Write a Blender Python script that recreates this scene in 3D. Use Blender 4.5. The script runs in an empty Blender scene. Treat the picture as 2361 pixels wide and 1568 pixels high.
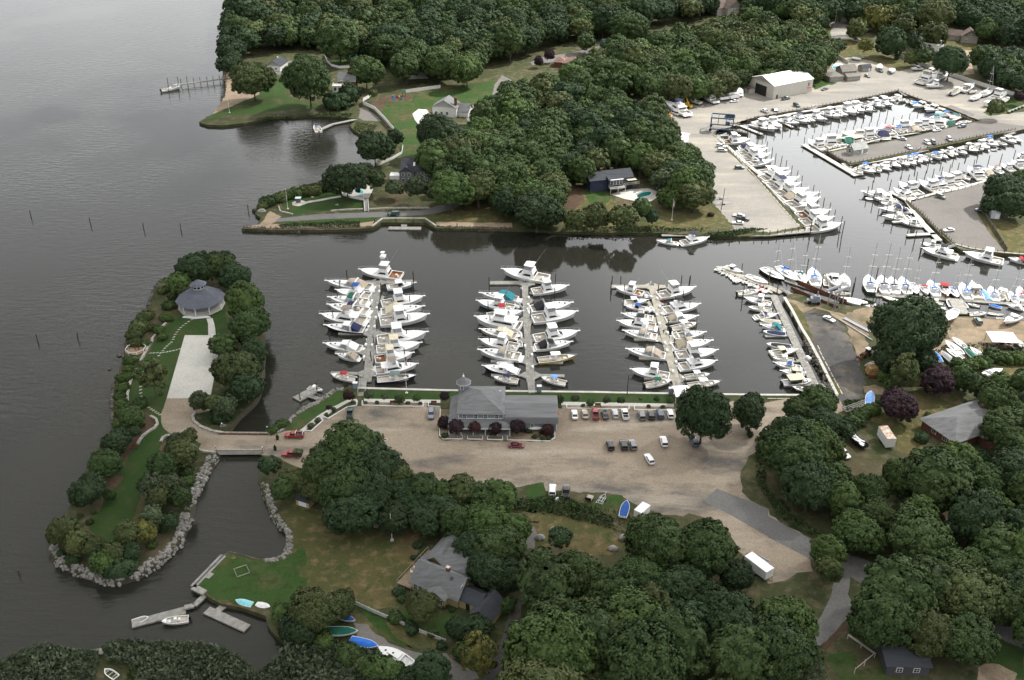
import bpy,math,random
import numpy as np
from mathutils import Vector,Matrix
from mathutils.geometry import tessellate_polygon
R=math.radians
rnd=random.Random(11)
SC=bpy.context.scene
COL=SC.collection
# ------------------------------------------------------------------ camera
HC,PITCH,FPX=170.6,R(30.5),2330.0
cam=bpy.data.cameras.new('camera');camo=bpy.data.objects.new('camera',cam);COL.objects.link(camo)
camo.location=(0,0,HC);camo.rotation_euler=(R(90)-PITCH,0,0)
cam.sensor_width=36;cam.lens=36*FPX/2361;cam.clip_start=1;cam.clip_end=9000
SC.camera=camo
# ------------------------------------------------------------------ light
SUN_EL,SUN_AZ=R(46),R(58)
SUN_STR,SKY_STR,EXPO=5.0,0.085,0.42
sun=bpy.data.lights.new('sun','SUN');suno=bpy.data.objects.new('sun',sun);COL.objects.link(suno)
sun.energy=SUN_STR;sun.angle=R(0.6);sun.color=(1.0,0.968,0.91)
SD=Vector((math.sin(SUN_AZ)*math.cos(SUN_EL),math.cos(SUN_AZ)*math.cos(SUN_EL),math.sin(SUN_EL)))
suno.rotation_euler=SD.to_track_quat('Z','Y').to_euler();suno.location=(0,0,400)
world=bpy.data.worlds.new('World');SC.world=world;world.use_nodes=True
wt=world.node_tree;wt.nodes.clear()
def N(t,ty,**kw):
 n=t.nodes.new(ty)
 for k,v in kw.items():
  if hasattr(n,k):setattr(n,k,v)
 return n
wo=N(wt,'ShaderNodeOutputWorld');wb=N(wt,'ShaderNodeBackground');wb.inputs[1].default_value=SKY_STR
sk=N(wt,'ShaderNodeTexSky');sk.sky_type='NISHITA';sk.sun_disc=False
sk.sun_elevation=SUN_EL;sk.sun_rotation=SUN_AZ;sk.altitude=50;sk.dust_density=2.0
tc=N(wt,'ShaderNodeTexCoord')
sp=N(wt,'ShaderNodeSeparateXYZ');wt.links.new(tc.outputs['Generated'],sp.inputs[0])
mp=N(wt,'ShaderNodeMapping');mp.inputs['Scale'].default_value=(1.0,1.0,2.6)
wt.links.new(tc.outputs['Generated'],mp.inputs[0])
nz=N(wt,'ShaderNodeTexNoise');nz.inputs['Scale'].default_value=2.3;nz.inputs['Detail'].default_value=6
wt.links.new(mp.outputs[0],nz.inputs['Vector'])
cr=N(wt,'ShaderNodeValToRGB');cr.color_ramp.elements[0].position=0.26;cr.color_ramp.elements[1].position=0.46
wt.links.new(nz.outputs['Fac'],cr.inputs[0])
# brighter cloud towards the sun (to the right), duller to the left
dt=N(wt,'ShaderNodeVectorMath',operation='DOT_PRODUCT');wt.links.new(tc.outputs['Generated'],dt.inputs[0])
dt.inputs[1].default_value=tuple(SD)
mr=N(wt,'ShaderNodeMapRange');wt.links.new(dt.outputs['Value'],mr.inputs[0])
for i,v in((1,-0.1),(2,1.0),(3,6.0),(4,15.0)):mr.inputs[i].default_value=v
cm=N(wt,'ShaderNodeMix',data_type='RGBA');cm.inputs['B'].default_value=(1,1,1,1);cm.inputs['A'].default_value=(0.66,0.68,0.71,1)
nz2=N(wt,'ShaderNodeTexNoise');nz2.inputs['Scale'].default_value=4.5;nz2.inputs['Detail'].default_value=4
wt.links.new(mp.outputs[0],nz2.inputs['Vector']);wt.links.new(nz2.outputs['Fac'],cm.inputs['Factor'])
cs=N(wt,'ShaderNodeVectorMath',operation='SCALE');wt.links.new(cm.outputs['Result'],cs.inputs[0]);wt.links.new(mr.outputs[0],cs.inputs['Scale'])
# the cloud deck is paler towards the horizon, and a bright spot is added low down to brighten the basin water
me_=N(wt,'ShaderNodeMapRange',interpolation_type='SMOOTHSTEP');wt.links.new(sp.outputs['Z'],me_.inputs[0])
for i,v in((1,.1),(2,.62),(3,2.1),(4,1.0)):me_.inputs[i].default_value=v
db_=N(wt,'ShaderNodeVectorMath',operation='DOT_PRODUCT');wt.links.new(tc.outputs['Generated'],db_.inputs[0]);db_.inputs[1].default_value=(math.sin(R(24))*math.cos(R(19)),math.cos(R(24))*math.cos(R(19)),math.sin(R(19)))
mb_=N(wt,'ShaderNodeMapRange',interpolation_type='SMOOTHSTEP');wt.links.new(db_.outputs['Value'],mb_.inputs[0])
for i,v in((1,.91),(2,.99),(3,1.),(4,2.35)):mb_.inputs[i].default_value=v
k1=N(wt,'ShaderNodeMath',operation='MULTIPLY');wt.links.new(me_.outputs[0],k1.inputs[0]);wt.links.new(mb_.outputs[0],k1.inputs[1])
cs2=N(wt,'ShaderNodeVectorMath',operation='SCALE');wt.links.new(cs.outputs[0],cs2.inputs[0]);wt.links.new(k1.outputs[0],cs2.inputs['Scale']);cs=cs2
mx=N(wt,'ShaderNodeMix',data_type='RGBA');wt.links.new(cr.outputs[0],mx.inputs['Factor'])
wt.links.new(sk.outputs[0],mx.inputs['A']);wt.links.new(cs.outputs[0],mx.inputs['B'])
wt.links.new(mx.outputs['Result'],wb.inputs[0]);wt.links.new(wb.outputs[0],wo.inputs[0])
SC.view_settings.view_transform='Standard';SC.view_settings.look='None'
SC.view_settings.exposure=EXPO;SC.view_settings.gamma=1;SC.view_settings.use_curve_mapping=False
SC.cycles.max_bounces=6;SC.cycles.transparent_max_bounces=8
SC.cycles.use_denoising=True;SC.cycles.caustics_reflective=False;SC.cycles.caustics_refractive=False
# ------------------------------------------------------------------ where a photo pixel lies on the ground
CP,SP_=math.cos(PITCH),math.sin(PITCH)
GZ=1.2
def G(x,y,z=0.0):
 dx=(x-1180.5)/FPX;dy=(784-y)/FPX
 d=Vector((dx,CP+dy*SP_,-SP_+dy*CP))
 t=(z-HC)/d.z
 return Vector((d.x*t,d.y*t,z))
def pxm(p):
 return FPX/(p.y*CP+(HC-p.z)*SP_)
def t_(i,j):return lambda u,v:(i*590.25+u/4,j*392+v/4)
def z_(sx,sy):return lambda u,v:(sx*.57642+u/8,sy*.57642+v/8)
def y_(sx,sy):return lambda u,v:(sx*.57642+u*.21878,sy*.57642+v*.21878)
d_=lambda u,v:(u,v)
def W(fr,u,v,z=GZ):return G(*fr(u,v),z)
def WP(fr,pts,z=GZ):return[W(fr,u,v,z)for u,v in pts]
def DP(*segs):
 out=[]
 for fr,pts in segs:out+=[fr(u,v)for u,v in pts]
 return out
 # ------------------------------------------------------------------ materials
MATS={}
def mat(name,col,rough=.6,var=.12,scale=.6,metal=0.,spec=.3,col2=None,bump=0.,bscale=4.,obj=0.,detail=5,coat=0.,stretch=None,emit=None):
 if name in MATS:return MATS[name]
 m=bpy.data.materials.new(name);m.use_nodes=True;t=m.node_tree;b=t.nodes['Principled BSDF']
 b.inputs['Roughness'].default_value=rough;b.inputs['Metallic'].default_value=metal
 b.inputs['Specular IOR Level'].default_value=spec
 if coat:b.inputs['Coat Weight'].default_value=coat
 c2=col2 or tuple(max(0,c*(1-2*var))for c in col);c1=col if col2 else tuple(min(1,c*(1+var))for c in col)
 geo=N(t,'ShaderNodeNewGeometry');src=geo.outputs['Position']
 if stretch:
  mp=N(t,'ShaderNodeMapping');mp.inputs['Scale'].default_value=stretch[:3]
  if len(stretch)>3:mp.inputs['Rotation'].default_value=(0,0,stretch[3])
  t.links.new(src,mp.inputs[0]);src=mp.outputs[0]
 n=N(t,'ShaderNodeTexNoise');n.inputs['Scale'].default_value=scale;n.inputs['Detail'].default_value=detail;n.inputs['Roughness'].default_value=.62
 t.links.new(src,n.inputs['Vector'])
 r=N(t,'ShaderNodeValToRGB');e=r.color_ramp.elements
 e[0].position=.36;e[1].position=.66;e[0].color=(*c2,1);e[1].color=(*c1,1)
 t.links.new(n.outputs['Fac'],r.inputs[0]);out=r.outputs[0]
 if obj:
  oi=N(t,'ShaderNodeObjectInfo');h=N(t,'ShaderNodeHueSaturation')
  m1=N(t,'ShaderNodeMapRange');t.links.new(oi.outputs['Random'],m1.inputs[0]);m1.inputs[3].default_value=1-obj;m1.inputs[4].default_value=1+obj
  m2=N(t,'ShaderNodeMath',operation='MULTIPLY_ADD');ml=N(t,'ShaderNodeMath',operation='FRACT');mk=N(t,'ShaderNodeMath',operation='MULTIPLY')
  t.links.new(oi.outputs['Random'],mk.inputs[0]);mk.inputs[1].default_value=17.3;t.links.new(mk.outputs[0],ml.inputs[0])
  t.links.new(ml.outputs[0],m2.inputs[0]);m2.inputs[1].default_value=obj*.10;m2.inputs[2].default_value=.5-obj*.055
  t.links.new(m1.outputs[0],h.inputs['Value']);t.links.new(m2.outputs[0],h.inputs['Hue']);t.links.new(out,h.inputs['Color']);out=h.outputs[0]
 t.links.new(out,b.inputs['Base Color'])
 if bump:
  n2=N(t,'ShaderNodeTexNoise');n2.inputs['Scale'].default_value=bscale;n2.inputs['Detail'].default_value=3
  t.links.new(geo.outputs['Position'],n2.inputs['Vector'])
  bp=N(t,'ShaderNodeBump');bp.inputs['Strength'].default_value=bump;bp.inputs['Distance'].default_value=.2
  t.links.new(n2.outputs['Fac'],bp.inputs['Height']);t.links.new(bp.outputs[0],b.inputs['Normal'])
 MATS[name]=m;return m
def ground_mat(name,cols,scales,bump=.3,bscale=6.,rough=.95,stretch=None):
 """base colour, then patches of further colours, each at its own noise scale (m^-1), then fine grain"""
 m=bpy.data.materials.new(name);m.use_nodes=True;t=m.node_tree;b=t.nodes['Principled BSDF']
 b.inputs['Roughness'].default_value=rough;b.inputs['Specular IOR Level'].default_value=.12
 geo=N(t,'ShaderNodeNewGeometry');src=geo.outputs['Position'];cur=None
 for k,(c,s)in enumerate(zip(cols,scales)):
  if k==0:
   cur=N(t,'ShaderNodeRGB').outputs[0];cur.default_value=(*c,1);continue
  vec=src
  if stretch and k in stretch:
   mp=N(t,'ShaderNodeMapping');mp.inputs['Scale'].default_value=stretch[k][:3];mp.inputs['Rotation'].default_value=(0,0,stretch[k][3])
   t.links.new(src,mp.inputs[0]);vec=mp.outputs[0]
  n=N(t,'ShaderNodeTexNoise');n.inputs['Scale'].default_value=s;n.inputs['Detail'].default_value=5;n.inputs['Roughness'].default_value=.65
  if n.inputs.get('W'):pass
  mv=N(t,'ShaderNodeVectorMath',operation='ADD');mv.inputs[1].default_value=(k*71.3,k*37.7,k*11.1)
  t.links.new(vec,mv.inputs[0]);t.links.new(mv.outputs[0],n.inputs['Vector'])
  r=N(t,'ShaderNodeValToRGB');r.color_ramp.elements[0].position=.5;r.color_ramp.elements[1].position=.68
  t.links.new(n.outputs['Fac'],r.inputs[0])
  mx=N(t,'ShaderNodeMix',data_type='RGBA');t.links.new(r.outputs[0],mx.inputs['Factor']);t.links.new(cur,mx.inputs['A'])
  mx.inputs['B'].default_value=(*c,1);cur=mx.outputs['Result']
 n=N(t,'ShaderNodeTexNoise');n.inputs['Scale'].default_value=2.2;n.inputs['Detail'].default_value=6;n.inputs['Roughness'].default_value=.75
 t.links.new(src,n.inputs['Vector'])
 mr=N(t,'ShaderNodeMapRange');t.links.new(n.outputs['Fac'],mr.inputs[0])
 for i,v in((1,.3),(2,.7),(3,.74),(4,1.22)):mr.inputs[i].default_value=v
 sc=N(t,'ShaderNodeVectorMath',operation='SCALE');t.links.new(cur,sc.inputs[0]);t.links.new(mr.outputs[0],sc.inputs['Scale'])
 t.links.new(sc.outputs[0],b.inputs['Base Color'])
 if bump:
  n2=N(t,'ShaderNodeTexNoise');n2.inputs['Scale'].default_value=bscale;n2.inputs['Detail'].default_value=4
  t.links.new(src,n2.inputs['Vector']);bp=N(t,'ShaderNodeBump');bp.inputs['Strength'].default_value=bump;bp.inputs['Distance'].default_value=.15
  t.links.new(n2.outputs['Fac'],bp.inputs['Height']);t.links.new(bp.outputs[0],b.inputs['Normal'])
 MATS[name]=m;return m
M={}
M['white']=mat('white_gelcoat',(.80,.80,.79),.35,.03,.8,spec=.45)
M['offwhite']=mat('cream_gelcoat',(.74,.72,.66),.4,.04,.8,spec=.45)
M['deckgrey']=mat('nonskid_deck',(.66,.66,.65),.7,.06,2.)
M['tan_in']=mat('cockpit_liner',(.50,.46,.40),.7,.12,1.5)
M['glass']=mat('dark_glass',(.018,.021,.024),.12,.1,2.,spec=.6)
M['clear']=mat('clear_vinyl',(.34,.35,.36),.25,.25,1.6,spec=.6)
M['steel']=mat('stainless',(.55,.56,.57),.35,.08,2.,metal=.6)
M['alu']=mat('mast_aluminium',(.36,.365,.37),.4,.08,1.,metal=.3)
M['darkalu']=mat('dark_mast',(.10,.10,.10),.5,.1,1.)
M['antifoul']=mat('bottom_paint',(.03,.045,.06),.8,.2,1.)
M['black']=mat('black_plastic',(.02,.02,.022),.5,.2,2.)
M['teak']=mat('teak',(.33,.155,.06),.7,.2,2.)
M['wood']=mat('weathered_deck_boards',(.295,.285,.26),.9,.16,1.1,bump=.3,bscale=5.)
M['woodlight']=mat('new_deck_boards',(.37,.345,.29),.9,.14,1.1)
M['pile']=mat('tarred_pile',(.075,.06,.045),.9,.3,1.)
M['timber']=mat('bulkhead_timber',(.13,.11,.085),.9,.3,.7)
M['concrete']=mat('concrete',(.52,.50,.46),.9,.1,.35)
M['rubber']=mat('rubber',(.015,.015,.016),.8,.2,2.)
M['hypalon']=mat('grey_inflatable_fabric',(.42,.44,.46),.6,.08,2.)
CANV=dict(tan=(.40,.345,.27),blue=(.025,.09,.32),navy=(.018,.024,.075),green=(.01,.11,.075),black=(.02,.02,.024),teal=(.02,.20,.24),red=(.36,.025,.035),cream=(.66,.60,.44),grey=(.33,.34,.345),brown=(.26,.215,.18),white=(.80,.80,.79),lblue=(.20,.36,.72),aqua=(.25,.62,.70),sage=(.13,.20,.20),rust=(.34,.12,.09),yellow=(.70,.58,.22),royal=(.03,.16,.60),purple=(.09,.03,.30),orange=(.55,.22,.05))
def cv(c):
 return mat('canvas_'+c,CANV[c],.85 if c!='white' else .4,.1,1.2)
HULLC=dict(white=(.80,.80,.79),navy=(.012,.016,.05),pale=(.50,.62,.66),cream=(.70,.66,.50),black=(.02,.02,.022),green=(.02,.07,.05),grey=(.42,.43,.45),wood=(.45,.21,.07),aqua=(.35,.55,.55),red=(.45,.03,.03),yellow=(.62,.45,.05))
def hm_(c):return M['white']if c=='white' else mat('hull_'+c,HULLC[c],.3,.06,.8,spec=.5)
# ------------------------------------------------------------------ object helpers
def tag(o,label=None,cat=None,group=None,kind=None):
 if label:o['label']=label
 if cat:o['category']=cat
 if group:o['group']=group
 if kind:o['kind']=kind
 return o
def emp(name,loc=(0,0,0),rz=0.,label=None,cat=None,group=None,sc=1.):
 o=bpy.data.objects.new(name,None);COL.objects.link(o);o.empty_display_size=.5
 o.location=loc;o.rotation_euler=(0,0,rz);o.scale=(sc,sc,sc)if not isinstance(sc,tuple)else sc
 return tag(o,label,cat,group)
class MB:
 def __init__(s):s.v=[];s.f=[];s.m=[];s.mats=[];s.cur=0;s.sm=[];s.smooth=False
 def use(s,m):
  if m not in s.mats:s.mats.append(m)
  s.cur=s.mats.index(m);return s
 def add(s,vs,fs):
  o=len(s.v);s.v+=[tuple(p)for p in vs]
  for f in fs:s.f.append([i+o for i in f]);s.m.append(s.cur);s.sm.append(s.smooth)
  return s
 def box(s,c,d,rz=0.,tap=1.,tapy=None):
  x,y,z=d[0]/2,d[1]/2,d[2]/2;ty=tap if tapy is None else tapy
  ca,sa=math.cos(rz),math.sin(rz);vs=[]
  for zz,k,ky in((-z,1,1),(z,tap,ty)):
   for a,b in((-1,-1),(1,-1),(1,1),(-1,1)):
    px,py=a*x*k,b*y*ky
    vs.append((c[0]+px*ca-py*sa,c[1]+px*sa+py*ca,c[2]+zz))
  return s.add(vs,[(3,2,1,0),(4,5,6,7),(0,1,5,4),(1,2,6,5),(2,3,7,6),(3,0,4,7)])
 def prism(s,poly,z0,z1,cap=True,top=None):
  n=len(poly);top=top or poly
  if sum(poly[i][0]*poly[(i+1)%n][1]-poly[(i+1)%n][0]*poly[i][1]for i in range(n))<0:poly=poly[::-1];top=top[::-1]
  vs=[(p[0],p[1],z0)for p in poly]+[(p[0],p[1],z1)for p in top]
  fs=[(i,(i+1)%n,n+(i+1)%n,n+i)for i in range(n)]
  s.add(vs,fs)
  if cap:
   tri=tessellate_polygon([[Vector((p[0],p[1],0))for p in top]]);fs=[]
   for a,b,c in tri:
    A,B,C=top[a],top[b],top[c]
    if(B[0]-A[0])*(C[1]-A[1])-(B[1]-A[1])*(C[0]-A[0])<0:b,c=c,b
    fs.append((a,b,c))
   s.add([(p[0],p[1],z1)for p in top],fs)
   s.add([(p[0],p[1],z0)for p in poly],[tuple(reversed(f))for f in fs])
  return s
 def tu(s,pts,r,n=5,r2=None,cap=True):
  pts=[Vector(p)for p in pts];rings=[]
  for i,p in enumerate(pts):
   d=(pts[min(i+1,len(pts)-1)]-pts[max(i-1,0)]).normalized()
   a=d.cross(Vector((0,0,1)));
   if a.length<1e-3:a=d.cross(Vector((1,0,0)))
   a.normalize();b=a.cross(d)
   rr=r if r2 is None else r+(r2-r)*i/(len(pts)-1)
   rings.append([p+(a*math.cos(6.2832*k/n)+b*math.sin(6.2832*k/n))*rr for k in range(n)])
  vs=[q for rg in rings for q in rg];fs=[]
  for i in range(len(rings)-1):
   for k in range(n):fs.append((i*n+k,i*n+(k+1)%n,(i+1)*n+(k+1)%n,(i+1)*n+k))
  if cap:fs+=[tuple(range(n-1,-1,-1)),tuple(range((len(rings)-1)*n,len(rings)*n))]
  return s.add(vs,fs)
 def loft(s,rings,closed=False,caps=False):
  n=len(rings[0]);vs=[q for rg in rings for q in rg];fs=[]
  for i in range(len(rings)-1):
   for k in range(n if closed else n-1):
    fs.append((i*n+k,i*n+(k+1)%n,(i+1)*n+(k+1)%n,(i+1)*n+k))
  if caps:fs+=[tuple(range(n-1,-1,-1)),tuple(range((len(rings)-1)*n,len(rings)*n))]
  return s.add(vs,fs)
 def bd(s,name,m=None,parent=None,loc=None,smooth=False):
  me=bpy.data.meshes.new(name);me.from_pydata(s.v,[],s.f);me.update()
  ms=s.mats if(s.mats and m is None)else[m]
  for x in ms:me.materials.append(x)
  if len(ms)>1:me.polygons.foreach_set('material_index',s.m)
  if smooth:me.polygons.foreach_set('use_smooth',[True]*len(s.f))
  elif any(s.sm):me.polygons.foreach_set('use_smooth',s.sm)
  o=bpy.data.objects.new(name,me);COL.objects.link(o)
  if parent:o.parent=parent
  if loc is not None:o.location=loc
  return o
def thg(name,mb,m,label,cat,group=None,loc=None):
 return tag(mb.bd(name,m,None,loc),label,cat,group)
def copy_tree(o,parent=None):
 c=o.copy();COL.objects.link(c)
 if parent:c.parent=parent
 for ch in o.children:copy_tree(ch,c)
 return c
def recol(o,m):
 for sl in o.material_slots:sl.link='OBJECT';sl.material=m
def jitter(pts,step=2.0,amp=.35,seed=1):
 """resample a world polygon and roughen its edge"""
 rr=random.Random(seed);out=[]
 for i,p in enumerate(pts):
  q=pts[(i+1)%len(pts)];n=max(1,min(40,int((q-p).length/step)))
  for k in range(n):
   a=p.lerp(q,k/n);out.append((a.x+rr.uniform(-amp,amp),a.y+rr.uniform(-amp,amp)))
 return out
def smp(pts,it=1):
 for _ in range(it):
  out=[]
  for i,p in enumerate(pts):
   q=pts[(i+1)%len(pts)];out+=[p.lerp(q,.25),p.lerp(q,.75)]
  pts=out
 return pts
LAYER=[0];BBS=[]
def patch(name,pts,m,z=None,jit=.3,smooth=0,step=1.6):
 """a flat sheet laid over the ground (pts in photo pixels); each lies 6 mm above the sheets it overlaps"""
 LAYER[0]+=1
 w=[G(x,y,GZ)for x,y in pts]
 if smooth:w=smp(w,smooth)
 poly=jitter(w,step,jit,LAYER[0])if jit else[(p.x,p.y)for p in w]
 bb=(min(p[0]for p in poly),min(p[1]for p in poly),max(p[0]for p in poly),max(p[1]for p in poly))
 lv=1+max([l for b,l in BBS if b[0]<bb[2]and bb[0]<b[2]and b[1]<bb[3]and bb[1]<b[3]]or[0])
 BBS.append((bb,lv))
 mb=MB();mb.prism(poly,GZ-.1,GZ+.006*lv)
 return tag(mb.bd(name,m),kind='structure')
 # ------------------------------------------------------------------ cloud bank over the bay (above the camera): shades the left and the near side
def make_cloud():
 z0=820.;off=Vector((SD.x,SD.y))*(z0/SD.z)
 nx,ny=60,60;X0,X1,Y0,Y1=-1500,800,-900,1350
 rr=np.random.RandomState(4);ph=rr.rand(8,2)*6.28;fr=rr.uniform(.002,.02,(8,2))
 def bump(x,y):return sum(math.sin(fr[k][0]*x+ph[k][0])*math.sin(fr[k][1]*y+ph[k][1])for k in range(8))/8
 mb=MB();top=[];bot=[]
 for j in range(ny+1):
  for i in range(nx+1):
   x=X0+(X1-X0)*i/nx;y=Y0+(Y1-Y0)*j/ny
   e=min(1,4*min(i,nx-i,j,ny-j)/nx)
   top.append((x+off.x,y+off.y,z0+2+e*(70+90*abs(bump(x,y)))));bot.append((x+off.x,y+off.y,z0-e*(10+22*abs(bump(y,x)))))
 n=nx+1;ft=[];
 for j in range(ny):
  for i in range(nx):a=j*n+i;ft.append((a,a+1,a+n+1,a+n))
 mb.add(top,ft);mb.add(bot,[f[::-1]for f in ft])
 m=bpy.data.materials.new('cloud_vapour');m.use_nodes=True;t=m.node_tree;t.nodes.clear()
 out=N(t,'ShaderNodeOutputMaterial');mix=N(t,'ShaderNodeMixShader');tr=N(t,'ShaderNodeBsdfTransparent');tl=N(t,'ShaderNodeBsdfTranslucent');df=N(t,'ShaderNodeBsdfDiffuse');m2=N(t,'ShaderNodeMixShader')
 m2.inputs[0].default_value=.3;t.links.new(tl.outputs[0],m2.inputs[1]);t.links.new(df.outputs[0],m2.inputs[2])
 tl.inputs[0].default_value=(.9,.9,.9,1);df.inputs[0].default_value=(.9,.9,.9,1)
 geo=N(t,'ShaderNodeNewGeometry')
 # thickness: dense over the bay and the near shore, a gap over the boat basins to the upper right
 v=N(t,'ShaderNodeVectorMath',operation='SUBTRACT');t.links.new(geo.outputs['Position'],v.inputs[0]);v.inputs[1].default_value=(off.x+CLOUD_GAP[0],off.y+CLOUD_GAP[1],0)
 d=N(t,'ShaderNodeVectorMath',operation='DOT_PRODUCT');t.links.new(v.outputs[0],d.inputs[0]);d.inputs[1].default_value=(-.75,-.66,0)
 n1=N(t,'ShaderNodeTexNoise');n1.inputs['Scale'].default_value=.007;n1.inputs['Detail'].default_value=3;t.links.new(geo.outputs['Position'],n1.inputs['Vector'])
 ma=N(t,'ShaderNodeMath',operation='MULTIPLY_ADD');t.links.new(n1.outputs['Fac'],ma.inputs[0]);ma.inputs[1].default_value=130;t.links.new(d.outputs['Value'],ma.inputs[2])
 mr=N(t,'ShaderNodeMapRange',interpolation_type='SMOOTHSTEP');t.links.new(ma.outputs[0],mr.inputs[0])
 for i,q in((1,0.),(2,210.),(3,0.),(4,CLOUD_MAX)):mr.inputs[i].default_value=q
 t.links.new(mr.outputs[0],mix.inputs[0]);t.links.new(tr.outputs[0],mix.inputs[1]);t.links.new(m2.outputs[0],mix.inputs[2]);t.links.new(mix.outputs[0],out.inputs[0])
 o=mb.bd('cloud',m,smooth=True);tag(o,kind='stuff');return o
CLOUD_GAP,CLOUD_MAX=(60.,330.),.86
make_cloud()
# ------------------------------------------------------------------ water
def make_water():
 m=bpy.data.materials.new('bay_water');m.use_nodes=True;t=m.node_tree;b=t.nodes['Principled BSDF']
 b.inputs['Base Color'].default_value=(.021,.021,.017,1);b.inputs['Roughness'].default_value=.045;b.inputs['IOR'].default_value=1.33
 geo=N(t,'ShaderNodeNewGeometry')
 def wave(rot,sc,scale,det):
  mp=N(t,'ShaderNodeMapping');mp.inputs['Rotation'].default_value=(0,0,rot);mp.inputs['Scale'].default_value=sc
  t.links.new(geo.outputs['Position'],mp.inputs[0]);n=N(t,'ShaderNodeTexNoise');n.inputs['Scale'].default_value=scale;n.inputs['Detail'].default_value=det;n.inputs['Roughness'].default_value=.55
  t.links.new(mp.outputs[0],n.inputs['Vector']);return n.outputs['Fac']
 a=wave(R(22),(.36,1,1),.55,3);c=wave(R(-12),(.5,1,1),1.7,2);e=wave(R(30),(1,1,1),.016,3)
 # wind: the open bay is rippled, the basins among the piers lie calmer
 sp=N(t,'ShaderNodeSeparateXYZ');t.links.new(geo.outputs['Position'],sp.inputs[0])
 mr=N(t,'ShaderNodeMapRange',interpolation_type='SMOOTHSTEP');t.links.new(sp.outputs['X'],mr.inputs[0])
 for i,q in((1,-95.),(2,-35.),(3,1.),(4,.22)):mr.inputs[i].default_value=q
 mw=N(t,'ShaderNodeMapRange');t.links.new(e,mw.inputs[0])
 for i,q in((1,.38),(2,.62),(3,.25),(4,1.35)):mw.inputs[i].default_value=q
 mm=N(t,'ShaderNodeMath',operation='MULTIPLY');t.links.new(mr.outputs[0],mm.inputs[0]);t.links.new(mw.outputs[0],mm.inputs[1])
 h=N(t,'ShaderNodeMath',operation='MULTIPLY_ADD');t.links.new(c,h.inputs[0]);h.inputs[1].default_value=.35;t.links.new(a,h.inputs[2])
 bp=N(t,'ShaderNodeBump');bp.inputs['Distance'].default_value=.42
 k=N(t,'ShaderNodeMath',operation='MULTIPLY');t.links.new(mm.outputs[0],k.inputs[0]);k.inputs[1].default_value=.36
 t.links.new(k.outputs[0],bp.inputs['Strength']);t.links.new(h.outputs[0],bp.inputs['Height']);t.links.new(bp.outputs[0],b.inputs['Normal'])
 mb=MB();S=5000;mb.add([(-S,-1500,0),(S,-1500,0),(S,S,0),(-S,S,0)],[(0,1,2,3)])
 tag(mb.bd('water',m),kind='structure')
make_water()
# ------------------------------------------------------------------ land
T=t_
NORTH=DP((d_,[(537,-60),(537,0),(530,30),(522,62),(519,95),(516,125),(513,160),(519,185),(521,215),(517,240),(500,258),(478,270),(459,281),(478,288),(510,289),(560,284),(600,277),(635,269),(660,270),(715,267),(765,269),(800,272),(826,274),(812,284),(806,290),(818,303),(842,314),(867,330),(890,347),(876,362),(866,378),(853,392),(830,400),(770,424),(720,436),(662,440),(630,452),(605,466),(592,480),(588,492),(602,502),(594,516),(556,527),(590,529),(650,530),(750,530),(855,526),(881,513),(981,513),(1006,526),(1052,527),(1180,528),(1233,529),(1288,534),(1380,536),(1515,537),(1580,540),(1690,545),(1770,542),(1846,529),(1856,520),(1846,512),(1818,482),(1771,432),(1725,384),(1678,341),(1650,312),(1652,296),(1690,281),(1745,269),(1771,264),(1868,247),(1983,223),(2071,208),(2093,219),(2181,246),(2261,278),(2208,289),(2146,304),(2091,316),(2008,332),(1908,349),(1962,381),(2046,364),(2121,348),(2196,332),(2271,315),(2341,302),(2460,278),(2560,262),(2640,320),(2500,370),(2361,402),(2291,420),(2211,439),(2131,458),(2092,467),(2121,494),(2146,518),(2171,542),(2201,568),(2217,577),(2266,581),(2321,586),(2361,590),(2700,620)]))
north=[G(x,y,GZ)for x,y in NORTH]+[Vector((900,420,0)),Vector((2600,700,0)),Vector((3000,3600,0)),Vector((-420,3600,0)),Vector((-330,1500,0))]
SOUTH=DP((d_,[(1806,686),(1858,784),(1926,914),(1771,911),(1553,909),(1180,902),(1049,899),(841,896),(822,895),(800,892),(767,899),(745,914),(730,924),(697,939),(675,956),(662,974),(650,990),(612,999),(600,1002),(602,1046),(606,1050),(600,1062),(597,1109),(607,1141),(622,1176),(635,1196),(657,1226),(662,1251),(655,1276),(632,1286),(600,1288),(560,1278),(530,1272),(515,1279),(475,1321),(442,1352),(444,1358),(470,1369),(486,1380),(510,1392),(555,1400),(590,1412),(612,1420),(616,1440),(630,1460),(652,1478),(663,1490),(657,1508),(640,1523),(600,1548),(580,1548),(565,1530),(540,1510),(480,1500),(390,1482),(310,1492),(240,1503),(100,1500),(40,1514),(0,1530),(-80,1560),(-120,1640)]))
SOUTH2=DP((d_,[(1840,676),(1821,678)]))
south=[G(x,y,GZ)for x,y in SOUTH]+[Vector((-150,60,0)),Vector((300,60,0)),Vector((620,330,0))]+[G(x,y,GZ)for x,y in[(2460,742),(2361,739),(2316,736),(2228,730),(2161,724),(2100,716),(2026,712),(1990,708),(1955,704),(1925,697),(1885,690),(1850,680),(1830,676)]]
ISLAND=[(385,640),(362,655),(350,680),(345,705),(322,725),(303,755),(291,785),(291,800),(287,822),(277,855),(265,880),(261,905),(259,935),(260,965),(262,986),(235,1015),(208,1055),(200,1085),(195,1105),(171,1135),(164,1165),(150,1186),(126,1209),(119,1240),(117,1279),(135,1297),(175,1314),(217,1329),(245,1336),(275,1336),(312,1326),(345,1308),(380,1281),(410,1251),(422,1227),(437,1188),(450,1135),(470,1097),(490,1067),(502,1046),(512,1000),(525,988),(550,959),(585,924),(598,900),(606,850),(606,790),(606,730),(602,690),(585,662),(560,648),(520,640),(470,633),(430,634)]
island=[G(x,y,GZ)for x,y in ISLAND]
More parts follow.
